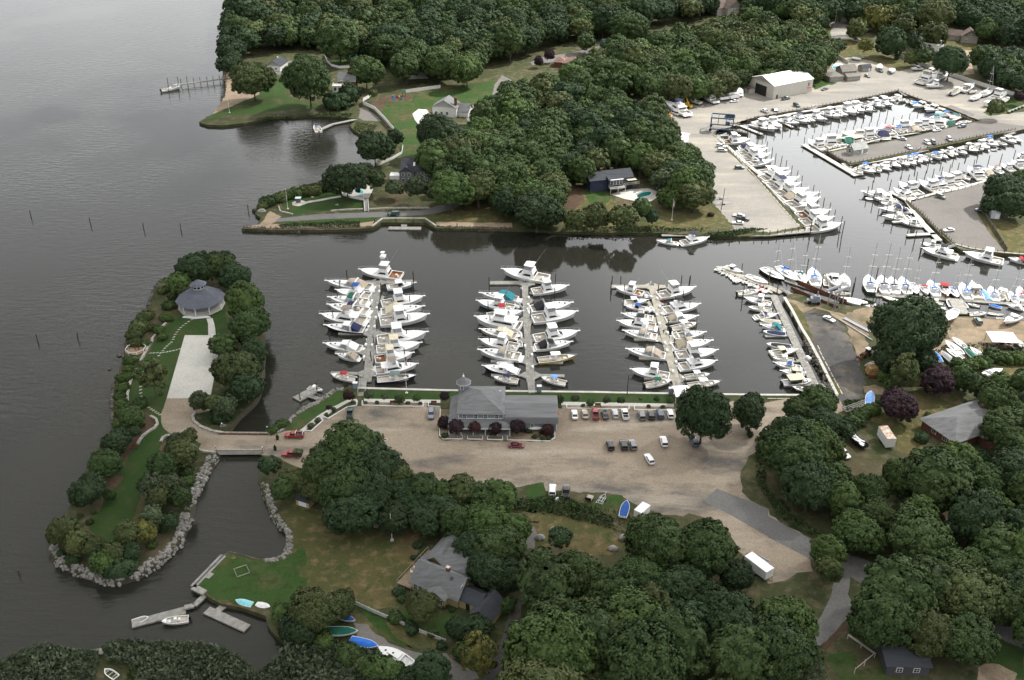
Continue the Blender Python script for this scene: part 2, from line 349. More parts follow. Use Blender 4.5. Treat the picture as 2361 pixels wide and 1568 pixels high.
M['earth']=ground_mat('rough_ground',[(.055,.062,.028),(.10,.082,.05),(.032,.05,.018),(.13,.105,.07)],[0,.03,.09,.3])
M['lawn']=ground_mat('mown_lawn',[(.036,.074,.019),(.048,.078,.023),(.10,.082,.042),(.032,.052,.016)],[0,.05,.10,.5])
M['lushlawn']=ground_mat('lush_lawn',[(.030,.062,.016),(.038,.064,.019),(.056,.064,.026)],[0,.06,.2])
M['drylawn']=ground_mat('dry_lawn',[(.075,.078,.030),(.125,.092,.045),(.05,.066,.022),(.17,.125,.07)],[0,.06,.13,.35])
M['gravel']=ground_mat('crushed_gravel',[(.285,.235,.180),(.205,.165,.125),(.115,.107,.098),(.38,.335,.275)],[0,.045,.075,.06],stretch={1:(.35,1,1,R(8)),3:(.3,1.3,1,R(-14)),2:(.55,1,1,R(20))},bump=.25,bscale=3.)
M['asphalt']=ground_mat('worn_asphalt',[(.085,.082,.08),(.12,.115,.108),(.16,.14,.115),(.06,.06,.062)],[0,.05,.12,.2],bump=.15)
M['yard']=ground_mat('pale_yard_asphalt',[(.25,.235,.212),(.29,.275,.245),(.36,.33,.275),(.20,.19,.175)],[0,.04,.05,.09],stretch={2:(.25,1.2,1,R(62)),3:(.3,1,1,R(40))},bump=.12)
M['yarddark']=ground_mat('pier_asphalt',[(.165,.155,.145),(.19,.18,.165),(.14,.132,.125)],[0,.05,.08],stretch={1:(.2,1,1,R(-18))},bump=.1)
M['road']=ground_mat('road_asphalt',[(.155,.153,.150),(.18,.178,.172),(.13,.127,.124)],[0,.06,.15],bump=.1)
M['slab']=ground_mat('poured_concrete',[(.50,.49,.45),(.55,.535,.49),(.45,.44,.41)],[0,.08,.2],stretch={1:(.3,2,1,R(5))},bump=.08)
M['sand']=ground_mat('beach_sand',[(.30,.23,.165),(.36,.285,.21),(.20,.155,.11)],[0,.06,.2],bump=.15)
M['mulch']=ground_mat('bark_mulch',[(.085,.055,.038),(.11,.075,.052),(.06,.05,.03)],[0,.2,.4],bump=.5)
M['dirt']=ground_mat('bare_dirt',[(.24,.185,.13),(.30,.24,.17),(.12,.105,.06),(.17,.14,.10)],[0,.07,.12,.3],bump=.3)
M['marshmud']=ground_mat('shore_mud',[(.055,.05,.035),(.09,.08,.055),(.04,.038,.03)],[0,.2,.6],bump=.4)
def make_land():
 mb=MB()
 for k,w in enumerate((north,south,island)):
  jit=.25
  poly=[]
  for i,p in enumerate(w):
   q=w[(i+1)%len(w)];L=(q-p).length;n=1 if L>60 else max(1,int(L/2.5))
   for j in range(n):
    a=p.lerp(q,j/n);s=jit if n>1 else 0;poly.append((a.x+rnd.uniform(-s,s),a.y+rnd.uniform(-s,s)))
  mb.use(M['earth']).prism(poly,-1.5,GZ,cap=True)
  # wet muddy bank just outside the edge
  c=Vector((sum(p[0]for p in poly)/len(poly),sum(p[1]for p in poly)/len(poly)))
  n=len(poly);ar=sum(poly[i][0]*poly[(i+1)%n][1]-poly[(i+1)%n][0]*poly[i][1]for i in range(n));sg=1 if ar>0 else-1
  ou=[]
  for i,p in enumerate(poly):
   a,b=poly[i-1],poly[(i+1)%n];d=Vector((b[0]-a[0],b[1]-a[1]))
   if d.length<1e-4:d=Vector((1,0))
   d.normalize();ou.append((p[0]+d.y*sg*1.0,p[1]-d.x*sg*1.0))
  if k==2:
   mb.use(M['marshmud']).loft([[(p[0],p[1],GZ-.05)for p in poly+poly[:1]],[(p[0],p[1],-.3)for p in ou+ou[:1]]])
 tag(mb.bd('ground'),kind='structure')
make_land()
# ---- sheets of lawn, gravel, asphalt ...
P_=patch
P_('lawn',DP((T(0,1),[(1640,1210),(1700,1330),(1560,1400),(1480,1520)]),(T(0,2),[(1410,60),(1330,170),(1250,300),(1190,420),(1180,560),(1230,640),(1390,700),(1450,750),(1420,830),(1310,900),(1260,980),(1170,1080),(1120,1200),(1020,1350),(930,1568)]),(T(0,3),[(800,90),(850,200),(940,300),(1120,310),(1210,200),(1240,60)]),(T(0,2),[(1330,1350),(1390,1150),(1470,1040),(1480,940),(1560,870),(1490,790),(1485,690),(1540,540),(1690,0)]),(T(0,1),[(1710,1530),(1930,1530),(2080,1560),(2100,1330),(2050,1220)])),M['lushlawn'],smooth=1)
P_('mulch_bed',DP((T(0,2),[(1180,600),(1380,670),(1440,740),(1440,790),(1380,830),(1300,880),(1260,960),(1200,1060),(1130,1110),(1080,1060),(1180,900),(1130,830),(1260,760),(1190,700)])),M['mulch'],smooth=1)
P_('mulch_bed',DP((T(0,2),[(900,1300),(1130,1240),(1150,1290),(1020,1390),(900,1400)])),M['mulch'],smooth=1)
P_('mulch_bed',DP((T(0,2),[(1480,960),(1600,890),(1830,1010),(1820,1120),(1650,1200),(1500,1060)])),M['mulch'],smooth=1)
P_('gravel_drive',DP((T(0,2),[(1535,540),(1945,540),(1990,640),(1900,660),(1795,680),(1772,720),(1795,770),(1850,808),(1950,852),(2062,876),(2070,1036),(2000,1036),(1900,1038),(1820,1015),(1740,960),(1660,900),(1560,860),(1500,800),(1482,740),(1487,690),(1510,620)])),M['gravel'],jit=.15)
P_('concrete_pad',DP((T(0,2),[(1537,538),(1940,538),(2010,150),(2015,-60)]),(T(0,1),[(1990,1525),(1705,1523)])),M['slab'],jit=0)
P_('path',DP((T(0,1),[(1905,1370),(1920,1420),(1922,1530),(1990,1530),(1980,1430),(1960,1365)])),M['slab'],jit=.05)
# main lot
P_('gravel_lot',DP((T(1,2),[(40,868),(120,872),(215,858),(262,832),(500,843),(625,742),(610,712),(665,727),(842,622),(935,604),(975,606),(1540,618),(1545,582),(1585,582),(1590,615),(1702,622),(1690,900),(1722,920),(2361,930)]),(T(2,2),[(330,938),(398,905),(395,636),(455,634),(455,606),(500,606),(505,634),(1080,642),(1130,646),(1510,652),(1560,570),(1900,560),(2361,580)]),(T(3,2),[(160,545),(520,530),(640,520),(700,560),(800,600),(690,650),(560,720),(400,760),(160,740),(60,790)]),(T(2,2),[(2361,830),(2290,960),(2190,1070),(2120,1180),(2105,1300),(2130,1400),(2200,1480),(2361,1568)]),(T(3,3),[(0,45),(500,320),(380,460),(400,560),(260,580),(140,660),(0,680)]),(T(2,3),[(2361,660),(2110,400),(2010,220),(1900,120),(1640,30),(1580,70),(1300,20)]),(T(2,2),[(1220,1568),(1110,1500),(1040,1440),(900,1410),(560,1400),(320,1390),(180,1350),(0,1360)]),(T(1,2),[(2361,1340),(2100,1330),(1900,1310),(1600,1290),(1450,1240),(1000,1300),(700,1250),(420,1180),(300,1140),(200,1090),(60,1052)])),M['gravel'],jit=.5)
P_('asphalt_drive',DP((T(2,2),[(1770,1490),(1885,1368),(2361,1555)]),(T(3,3),[(0,50),(250,190),(500,318),(730,400),(1100,530),(1600,760),(2361,1090),(2361,1280),(2130,1180),(1500,920),(900,700),(720,590),(380,450),(0,250)]),(T(2,3),[(2361,245),(1900,-20)])),M['road'],jit=.12)
P_('asphalt_drive',DP((T(3,3),[(690,560),(760,600),(740,780),(800,930),(500,1240),(180,1568),(-40,1620),(-20,1568),(200,1330),(420,1100),(580,800),(600,690)])),M['road'],jit=.15)
P_('asphalt_drive',DP((T(3,3),[(1380,520),(1500,330),(1650,170),(1820,60),(1700,30),(1530,180),(1400,330),(1290,500)])),M['road'],jit=.2)
P_('dirt_strip',DP((T(3,3),[(800,950),(860,1000),(700,1130),(560,1290),(500,1300),(480,1270)])),M['mulch'],jit=.3)
P_('lawn',DP((T(3,3),[(560,1340),(800,1290),(830,1480),(1080,1430),(1090,1568),(700,1568),(560,1440)])),M['lawn'])
P_('lawn',DP((T(3,3),[(2130,1200),(2361,1300),(2361,1568),(2280,1540),(2020,1380)])),M['lushlawn'])
P_('bare_soil',DP((T(3,3),[(2000,1390),(2130,1420),(2290,1510),(2270,1590),(1920,1590),(1930,1450)])),M['dirt'])
P_('asphalt_yard',DP((T(3,1),[(330,1330),(420,1290),(560,1330),(700,1440),(760,1568)]),(T(3,2),[(760,0),(820,150),(880,330),(900,400),(870,440),(890,500),(800,590),(700,600),(645,540),(480,200),(380,0)])),M['asphalt'],jit=.6)
P_('bare_dirt_yard',DP((T(3,1),[(150,1180),(340,1230),(500,1280),(700,1330),(950,1260),(1030,1290),(1000,1400),(940,1500),(900,1568)]),(T(3,2),[(900,0),(960,90),(880,120),(830,190),(760,0)]),(T(3,1),[(730,1440),(560,1310),(420,1270),(320,1320),(250,1330)])),M['dirt'],jit=.6)
P_('grass_verge',DP((T(3,1),[(165,1200),(260,1240),(330,1330),(380,1460),(430,1568)]),(T(3,2),[(400,0),(500,200),(690,500),(640,510),(345,0)]),(T(3,1),[(365,1568)])),M['drylawn'],jit=.4)
P_('gravel_yard',DP((T(3,1),[(1560,1345),(1840,1360),(2180,1385),(2361,1400),(2500,1410),(2500,1580),(2361,1568),(1700,1568),(1640,1480),(1560,1430)]),),mat('x',(1,1,1))if False else M['dirt'],jit=.4)
P_('gravel_yard',DP((T(3,2),[(1600,0),(2361,-20),(2500,-20),(2500,60),(2050,80),(1950,150),(1750,240),(1500,130),(1450,60)])),M['dirt'],jit=.4)
P_('lawn',DP((T(3,2),[(1300,330),(1460,380),(1700,480),(1880,560),(1700,640),(1430,780),(1400,900),(1500,960),(1420,1080),(1200,1030),(1190,950),(1040,780),(900,740),(980,690),(1060,640),(1350,520)])),M['drylawn'])
P_('bare_ground',DP((T(3,2),[(2361,195),(2100,230),(1940,290),(2030,370),(2200,390),(2361,340),(2500,330),(2500,190)])),M['drylawn'])
P_('bare_ground',DP((T(3,2),[(870,430),(980,410),(1075,450),(1060,500),(960,500),(890,480)])),M['dirt'])
P_('lawn',DP((T(1,2),[(1005,462),(1835,470)]),(T(2,2),[(0,485),(380,487),(1480,505),(1495,588),(900,582),(440,570),(0,560)]),(T(1,2),[(1700,552),(1000,542)])),M['lushlawn'],jit=.15)
P_('lawn',DP((T(1,2),[(950,480),(900,465),(800,460),(730,485),(640,550),(580,590),(450,650),(370,720),(290,810),(300,830),(400,830),(540,740),(700,640),(850,560),(940,540)])),M['lawn'],jit=.2)
P_('path',DP((T(1,2),[(995,542),(1700,552),(1700,580),(1000,574)])),M['slab'],jit=0)
P_('path',DP((T(2,2),[(455,570),(1495,588),(1492,616),(455,602)])),M['slab'],jit=0)
P_('path',DP((T(1,2),[(405,832),(445,836),(600,735),(720,650),(860,570),(940,572),(932,543),(850,548),(690,625),(560,705)])),M['slab'],jit=.05)
P_('mulch_bed',DP((T(1,2),[(980,576),(1540,584),(1540,612),(980,604)])),M['dirt'],jit=.05)
P_('mulch_bed',DP((T(2,2),[(505,606),(1490,618),(1500,648),(505,632)])),M['dirt'],jit=.05)
P_('mulch_bed',DP((T(1,2),[(1702,640),(1780,640),(1780,840),(2361,845)]),(T(2,2),[(395,845),(392,905),(335,935),(0,925)]),(T(1,2),[(1722,916),(1694,880)])),M['dirt'],jit=.05)
# grass and garden south of the lot
P_('lawn',DP((T(1,2),[(160,1500),(360,1568)]),(T(1,3),[(140,20),(200,90),(290,190),(330,300),(310,400),(260,450),(60,480),(-160,450)]),(T(0,3),[(2120,400),(2070,430),(1910,600),(1830,690),(1900,760),(1960,800),(2150,870)]),(T(1,3),[(0,900),(300,900),(380,820),(700,780),(900,870),(1210,1000),(1500,1110),(1760,1220),(1700,1300),(1400,1240),(1300,1230),(1100,1120),(950,1040),(900,960),(1300,900),(1400,800),(1310,700),(1480,480),(1500,300),(1700,180),(1200,140),(700,60),(400,0)]),(T(1,2),[(500,1560),(250,1400)])),M['drylawn'],jit=.5)
P_('lawn',DP((T(1,3),[(0,470),(330,430),(420,300),(460,420),(420,600),(560,780),(380,830),(300,890),(0,880)]),(T(0,3),[(2150,860),(1950,790),(1840,690),(1920,600),(2080,430)])),M['lawn'],jit=.8)
P_('lawn',DP((T(1,3),[(900,880),(1300,1020),(1400,900),(1640,960),(1830,960),(1850,1060),(1760,1220),(1500,1110),(1200,1000),(1280,1180),(1500,1330),(1600,1340),(1250,1190),(1000,1010)])),M['lawn'],jit=.5)
P_('gravel_track',DP((T(1,3),[(900,1050),(1020,1062),(1100,1150),(1300,1260),(1600,1335),(1760,1310),(1850,1400),(2000,1480),(2050,1568),(1780,1568),(1600,1440),(1400,1380),(1100,1270),(950,1180)])),M['yarddark'],jit=.4)
P_('asphalt_drive',DP((T(1,3),[(2440,780),(2330,980),(2270,1170),(2190,1400),(2080,1600),(2430,1600),(2450,1200)])),M['asphalt'],jit=.2)
P_('dirt_clearing',DP((T(2,3),[(-60,40),(200,20),(420,60),(700,120),(940,180),(1040,280),(940,400),(700,440),(560,380),(420,300),(220,360),(60,250)])),M['drylawn'],jit=.6)
P_('gravel_track',DP((T(2,3),[(70,160),(200,150),(230,220),(210,360),(110,350)])),M['yarddark'],jit=.4)
P_('grass_verge',DP((T(2,2),[(130,1340),(300,1310),(330,1440),(600,1480),(1000,1430),(1060,1520),(960,1568),(0,1568),(0,1400)]),(T(2,3),[(60,0),(900,0),(1200,130),(1160,220),(1000,200),(700,110),(420,50),(200,20)])),M['lawn'],jit=.6)
# north shore
P_('lawn',DP((T(1,0),[(0,700),(240,700),(300,900),(480,940),(620,960),(560,1010),(300,1010),(100,1040)]),(T(0,0),[(2361,1050),(2100,1060),(1930,1100),(1900,1080),(2030,1030),(2250,930)])),M['lawn'],jit=.5)
P_('sandy_beach',DP((T(0,0),[(2130,650),(2300,700),(2361,800),(2330,900),(2230,940),(2090,1000),(1960,1050),(2030,960),(2080,880),(2090,790),(2060,700)])),M['sand'],jit=.5)
P_('sandy_beach',DP((T(1,0),[(0,800),(35,810),(30,870),(-40,900),(-60,820)])),M['sand'],jit=.3)
P_('lawn',DP((T(1,0),[(1150,1000),(1210,960),(1440,930),(1500,870),(1900,790),(2220,740),(2180,920),(1900,970),(1620,980),(1450,1050),(1490,1140),(1480,1220),(1570,1440),(1340,1430),(1310,1250)])),M['lawn'],jit=.5)
P_('lawn',DP((T(1,0),[(2020,1010),(2160,980),(2230,1130),(2080,1120)])),M['lawn'],jit=.3)
P_('asphalt_drive',DP((T(1,0),[(2270,690),(2361,740),(2361,1000),(2330,1110),(2230,1140),(2170,980),(2080,1010),(2080,1120),(1970,1160),(1900,1000),(2170,930),(2200,780)])),M['yarddark'],jit=.3)
P_('patio',DP((T(1,0),[(1440,1050),(1500,1005),(1570,1010),(1620,1060),(1620,1120),(1500,1150),(1470,1110)])),M['slab'],jit=.15)
P_('mulch_bed',DP((T(1,0),[(1060,950),(1150,920),(1195,960),(1180,1000),(1130,1005)])),M['mulch'],jit=.2)
P_('mulch_bed',DP((T(1,0),[(1130,900),(1430,880),(1440,920),(1210,945)])),M['mulch'],jit=.2)
P_('lawn',DP((T(1,0),[(700,560),(800,520),(860,500),(1050,540),(900,610),(720,620)])),M['lawn'],jit=.3)
P_('paved_court',DP((T(1,0),[(1400,690),(1450,640),(1530,645),(1590,725),(1400,730)])),M['slab'],jit=.3)
P_('boat_ramp',DP((T(1,0),[(960,1000),(990,990),(1100,1060),(1160,1120),(980,1110),(945,1080)])),M['yarddark'],jit=.3)
P_('lawn',DP((T(1,1),[(230,330),(240,270),(450,240),(780,170),(780,240),(980,280),(1040,280),(1040,350),(690,375),(500,400),(330,410)])),M['lushlawn'],jit=.3)
P_('path',DP((T(1,1),[(330,300),(400,275),(460,290),(780,235),(785,250),(480,305),(400,335),(335,325)])),M['slab'],jit=.15)
P_('pool_terrace',DP((T(1,1),[(780,170),(870,150),(1000,100),(1080,180),(1035,270),(980,265),(850,240),(790,215)])),M['slab'],jit=.1)
P_('asphalt_drive',DP((T(1,1),[(60,475),(130,455),(600,405),(1200,385),(1500,375),(1700,325),(1900,280),(1930,300),(1800,370),(1600,410),(1300,430),(700,450),(160,480)])),M['road'],jit=.15)
P_('grass_verge',DP((T(1,1),[(260,480),(700,455),(1100,438),(1080,470),(960,500),(300,520)])),M['lawn'],jit=.4)
P_('grass_verge',DP((T(1,1),[(1200,440),(1600,415),(1800,375),(2000,310),(2361,370),(2361,490),(1660,480),(1560,450)])),M['drylawn'],jit=.4)
P_('stony_bank',DP((T(1,1),[(1660,478),(2361,490),(2361,528),(1680,520)])),M['sand'],jit=.4)
P_('stony_bank',DP((T(1,1),[(-100,520),(100,490),(300,515),(960,490),(1100,470),(1070,515),(300,535),(-100,535)])),M['sand'],jit=.4)
P_('stony_bank',DP((T(1,1),[(30,510),(130,380),(240,430),(170,480),(60,512)])),M['sand'],jit=.4)
P_('lawn',DP((T(2,1),[(660,180),(880,180),(940,300),(1100,360),(1180,480),(1380,480),(1500,540),(450,560),(480,400),(640,300)])),M['drylawn'],jit=.5)
P_('lawn',DP((T(2,1),[(660,190),(760,160),(890,190),(920,250),(850,330),(700,300)])),M['lawn'],jit=.5)
P_('mulch_bed',DP((T(2,1),[(410,120),(650,150),(660,300),(560,370),(430,330)])),M['mulch'],jit=.5)
P_('lawn',DP((T(2,1),[(1330,380),(1800,300),(1900,370),(2040,530),(1560,530),(1320,540)])),M['drylawn'],jit=.5)
P_('pool_terrace',DP((T(2,1),[(915,225),(1000,190),(1100,175),(1260,170),(1340,200),(1350,245),(1290,285),(1160,290),(1030,265)])),M['slab'],jit=.1)
P_('street',DP((T(2,0),[(170,575),(300,520),(480,500),(720,450),(900,395),(1100,370),(1260,345),(1260,385),(1100,410),(900,435),(760,475),(500,545),(320,580),(190,600)])),M['road'],jit=.3)
P_('grass_verge',DP((T(2,0),[(560,520),(800,470),(800,500),(640,525)])),M['drylawn'],jit=.3)
P_('grass_verge',DP((T(2,0),[(790,400),(860,350),(1080,345),(1090,370),(900,390)])),M['drylawn'],jit=.3)
# boatyard paving
P_('boat_yard',DP((T(2,0),[(1380,1060),(1420,1000),(1640,960),(1900,880),(2110,780),(2361,700)]),(T(3,0),[(430,690),(560,640),(620,540),(760,530),(950,560),(1200,660),(1330,630),(1640,700),(1900,790),(2130,900),(2060,950),(1990,1040),(2050,1070),(2361,1030),(2900,960),(2900,1090),(2361,1190),(2240,1205),(1960,1115),(1640,985),(1290,875),(1200,838),(850,905),(390,1000),(0,1058)]),(T(2,0),[(2260,1075),(2040,1140),(2100,1150),(1870,1210),(1860,1250),(1910,1290),(1990,1400),(2120,1510),(2170,1568)]),(T(2,1),[(2361,190)]),(T(3,1),[(0,185),(180,390),(300,520),(0,580)]),(T(2,1),[(2361,570),(2040,570),(2040,520),(1910,370),(1830,280),(1760,50)]),(T(2,0),[(1700,1480),(1600,1300),(1460,1230),(1430,1110)])),M['yard'],jit=.4)
P_('pier_lot',DP((T(3,0),[(590,1402),(950,1338),(1280,1275),(1500,1220),(1750,1162),(1965,1115),(2361,1160),(2361,1190),(2280,1210),(2000,1245),(1700,1312),(1400,1380),(1100,1445),(770,1508),(600,1425)])),M['yarddark'],jit=.15)
P_('pier_lot',DP((T(3,1),[(1300,305),(1380,278),(1440,264),(1760,184),(2080,104),(2000,230),(1960,330),(1930,400),(2040,580),(2180,745),(1990,745),(1800,725),(1760,720),(1500,480)])),M['yarddark'],jit=.15)
P_('lawn',DP((T(3,1),[(1950,420),(2060,470),(2361,500),(2361,780),(2200,760),(2100,640)])),M['drylawn'],jit=.3)
P_('lawn',DP((T(3,0),[(430,690),(545,700),(560,780),(430,830),(405,760)])),M['lawn'],jit=.2)
P_('lawn',DP((T(3,0),[(535,740),(640,765),(590,785),(550,780)])),M['lawn'],jit=.15)
P_('lawn',DP((T(3,0),[(545,380),(720,340),(1000,430),(1300,560),(1320,630),(1200,660),(950,560),(830,500),(700,540),(630,520)])),M['drylawn'],jit=.4)
P_('lawn',DP((T(3,0),[(1640,320),(1790,380),(2000,420),(2300,400),(2300,450),(1950,470),(1700,450),(1620,390)])),M['drylawn'],jit=.4)
P_('lawn',DP((T(3,0),[(2130,900),(2260,900),(2361,960),(2200,1050),(2020,1060),(2000,1040)])),M['lawn'],jit=.3)
P_('street',DP((T(3,0),[(560,180),(640,100),(740,200),(720,320),(580,330),(575,270)])),M['yard'],jit=.3)
P_('street',DP((T(3,0),[(560,350),(720,320),(900,370),(1150,470),(1400,590),(1700,690),(2000,780),(2361,880),(2600,940),(2600,990),(2361,920),(2000,815),(1640,700),(1380,610),(1100,490),(880,400),(740,350),(570,370)])),M['road'],jit=.1)
P_('dirt_drive',DP((T(3,0),[(1780,460),(1930,470),(1870,560),(1900,680),(1800,690),(1840,560)])),M['sand'],jit=.4)
P_('grass_verge',DP((T(3,0),[(270,190),(420,170),(560,230),(600,260),(560,300),(300,240)])),M['drylawn'],jit=.4)
P_('asphalt_patch',DP((T(2,0),[(1730,1215),(1800,1200),(1850,1225),(1810,1240),(1750,1238)])),M['asphalt'],jit=.1)
P_('asphalt_patch',DP((T(3,0),[(1640,985),(1690,968),(1910,1055),(1880,1075),(1760,1030)])),M['yarddark'],jit=.1)
# ------------------------------------------------------------------ boats: one of each kind with its parts, then copies
def hull_w(s,B,tr=.9,fine=2.2,m=.42):
 if s<m:return B/2*(tr+(1-tr)*math.sin(s/m*math.pi/2))
 return B/2*max(0.,1-((s-m)/(1-m))**(fine*1.22))
class Boat:
 def __init__(s,L,B,f0,f1,cock,tr=.9,fine=2.2,floor=.45,hm_=None,inner=None,root='motor_boat',keel=-.5,rake=.07,deckm=None,m=.42,n=16):
  s.L,s.B=L,B;s.root=emp(root);S=lambda t:(-L/2+L*t)
  w=lambda t:hull_w(t,B,tr,fine,m);zs=lambda t:f0+(f1-f0)*t**1.7
  s.S,s.w,s.zs=S,w,zs
  hb=MB();rings=[];ts=[i/n for i in range(n+1)]
  up=[];lo=[];ke=[]
  for t in ts:
   a=w(t);xs=S(t);xw=-L/2+L*t*(1-rake);fl=.9-.35*t**2
   up.append(((xs,a,zs(t)),(xs,-a,zs(t))));wl=a*fl
   lo.append(((xw,wl,.14),(xw,-wl,.14)));ke.append(((xw,wl*.92,-.12),(xw*.98,0,keel*(1-t*.6)),(xw,-wl*.92,-.12)))
  hb.use(hm_ or M['white'])
  hb.loft([[u[0]for u in up],[l[0]for l in lo]]);hb.loft([[l[1]for l in lo],[u[1]for u in up]])
  hb.add([up[0][0],lo[0][0],lo[0][1],up[0][1]],[(0,1,2,3)])
  hb.use(M['antifoul'])
  hb.loft([[l[0]for l in lo],[k[0]for k in ke],[k[1]for k in ke],[k[2]for k in ke],[l[1]for l in lo]])
  hb.add([lo[0][0],ke[0][0],ke[0][1],ke[0][2],lo[0][1]],[(0,1,2,3,4)])
  s.hull=hb.bd('hull',None,s.root)
  # deck forward of the cockpit, side decks round it
  db=MB();db.use(deckm or M['white']);fw=[t for t in ts if t>cock];fw=[cock]+fw
  db.loft([[(S(t),w(t)*.985,zs(t)-.015)for t in fw],[(S(t),w(t)*.5,zs(t)+.05*(1-t))for t in fw],[(S(t),-w(t)*.5,zs(t)+.05*(1-t))for t in fw],[(S(t),-w(t)*.985,zs(t)-.015)for t in fw]][::-1])
  aft=[t for t in ts if t<cock]+[cock];sd=.16 if B<3 else .24
  for sg in(1,-1):
   a=[(S(t),sg*w(t)*.99,zs(t)-.01)for t in aft];b=[(S(t)+(sd if i==0 else 0),sg*(w(t)-sd),zs(t)-.01)for i,t in enumerate(aft)]
   db.loft([a,b]if sg<0 else[b,a])
  t0=aft[0];db.add([(S(0),w(0)*.99,f0-.01),(S(0)+sd,w(0)-sd,f0-.01),(S(0)+sd,-w(0)+sd,f0-.01),(S(0),-w(0)*.99,f0-.01)],[(3,2,1,0)])
  s.deck=db.bd('deck',None,s.root)
  if cock>.02:
   cb=MB();cb.use(inner or M['deckgrey']);fl=[[(S(t)+(sd if i==0 else 0),w(t)-sd,zs(t)-.02),(S(t)+(sd if i==0 else 0),w(t)-sd-.04,floor),(S(t)+(sd if i==0 else 0),-(w(t)-sd-.04),floor),(S(t)+(sd if i==0 else 0),-(w(t)-sd),zs(t)-.02)]for i,t in enumerate(aft)]
   cb.loft(fl);cb.f=[f[::-1]for f in cb.f];cb.add(fl[0],[(0,1,2,3)]);cb.add(fl[-1],[(3,2,1,0)])
   s.cock=cb.bd('cockpit',None,s.root)
 def part(s,name,mb,m=None,smooth=False):return mb.bd(name,m,s.root,smooth=smooth)
 def frus(s,name,m,b,t,z0,z1,hwf=None):
  """deckhouse: b, t = (aft x, fwd x, aft half-width, fwd half-width) at the bottom and the top"""
  mb=MB();q=lambda r,z:[(r[0],-r[2],z),(r[1],-r[3],z),(r[1],r[3],z),(r[0],r[2],z)]
  mb.loft([q(b,z0)+q(b,z0)[:0],q(t,z1)],closed=True);mb.add(q(t,z1),[(0,1,2,3)])
  return s.part(name,mb,m)
 def band(s,b,t,z0,z1,za,zb,sides=True,front=True,x0=.04,x1=.94,mat_=None,aft=False):
  """glass let into the sloping walls of such a deckhouse, standing 2 cm proud"""
  e=.02;L=lambda k:tuple(b[i]+(t[i]-b[i])*k for i in range(4))
  A,C=L((za-z0)/(z1-z0)),L((zb-z0)/(z1-z0));g=mat_ or M['glass']
  lx=lambda r,k:r[0]+(r[1]-r[0])*k;lw=lambda r,k:r[2]+(r[3]-r[2])*k
  if sides:
   for sg in(1,-1):
    v=[(lx(A,x0),sg*(lw(A,x0)+e),za),(lx(A,x1),sg*(lw(A,x1)+e),za),(lx(C,x1-.05),sg*(lw(C,x1-.05)+e),zb),(lx(C,x0+.02),sg*(lw(C,x0+.02)+e),zb)]
    vi=[(x,y-sg*.03,z)for x,y,z in v]
    s.part('window',MB().add(v+vi,[(0,1,2,3)if sg<0 else(3,2,1,0),(0,1,5,4),(1,2,6,5),(2,3,7,6),(3,0,4,7)]),g)
  if front:
   v=[(A[1]+e,-A[3]*.9,za),(A[1]+e,A[3]*.9,za),(C[1]+e,C[3]*.86,zb),(C[1]+e,-C[3]*.86,zb)];vi=[(x-.03,y,z)for x,y,z in v]
   s.part('windshield',MB().add(v+vi,[(0,1,2,3),(0,1,5,4),(1,2,6,5),(2,3,7,6),(3,0,4,7)]),g)
  if aft:
   v=[(A[0]-e,-A[2]*.85,za),(A[0]-e,A[2]*.85,za),(C[0]-e,C[2]*.85,zb),(C[0]-e,-C[2]*.85,zb)];vi=[(x+.03,y,z)for x,y,z in v]
   s.part('cabin_door',MB().add(v+vi,[(3,2,1,0),(0,1,5,4),(1,2,6,5),(2,3,7,6),(3,0,4,7)]),g)
 def rail(s,t0=.42,h=.65,r=.022,pul=True):
  mb=MB();S,w,zs=s.S,s.w,s.zs;ts=[t0+(1-t0)*k/7 for k in range(8)]
  pts=[(S(t),w(t)*.93,zs(t)+h*min(1,(t-t0)*6))for t in ts]
  pts=pts[:-1]+[(S(1)+.45,.22,zs(1)+h),(S(1)+.45,-.22,zs(1)+h)]+[(x,-y,z)for x,y,z in pts[:-1]][::-1]
  mb.tu(pts,r,4,cap=False)
  for t in ts[1:-1]:
   for sg in(1,-1):mb.tu([(S(t),sg*w(t)*.93,zs(t)),(S(t),sg*w(t)*.93,zs(t)+h*min(1,(t-t0)*6))],r*.8,4,cap=False)
  s.part('bow_rail',mb,M['steel'])
  if pul:s.part('pulpit',MB().box((S(1)+.1,0,zs(1)-.03),(1.0,.42,.09),tap=.8),M['white'])
 def htc(s,*xs):
  for x,y,z in xs:s.part('hatch',MB().box((x,y,z),(.52,.46,.08),tap=.9),M['glass'])
 def slab(s,name,m,x0,x1,hw,z,th=.1,arch=.12,hw2=None,nx=5,ny=6):
  """crowned top: hardtop or stretched canvas"""
  hw2=hw if hw2 is None else hw2;mb=MB();top=[];bot=[]
  for i in range(nx+1):
   k=i/nx;x=x0+(x1-x0)*k;ww=hw+(hw2-hw)*k;e=1-.10*(abs(2*k-1)**6)
   top.append([(x,ww*e*(2*j/ny-1),z+th+arch*(1-(2*j/ny-1)**2)*(1-.3*(2*k-1)**2))for j in range(ny+1)])
   bot.append([(p[0],p[1],p[2]-th)for p in top[-1]])
  mb.loft(top);mb.f=[f for f in mb.f];mb.loft([r[::-1]for r in bot])
  for a,b in((top[0],bot[0]),(top[-1],bot[-1]),([r[0]for r in top],[r[0]for r in bot]),([r[-1]for r in top],[r[-1]for r in bot])):mb.loft([a,b])
  return s.part(name,mb,m,smooth=False)
 def posts(s,pts,z0,z1,r=.03,name='frame',m=None,lean=0.):
  for x,y in pts:s.part('top_post',MB().tu([(x,y,z0),(x+lean,y*.92,z1)],r,4,cap=False),m or M['steel'])
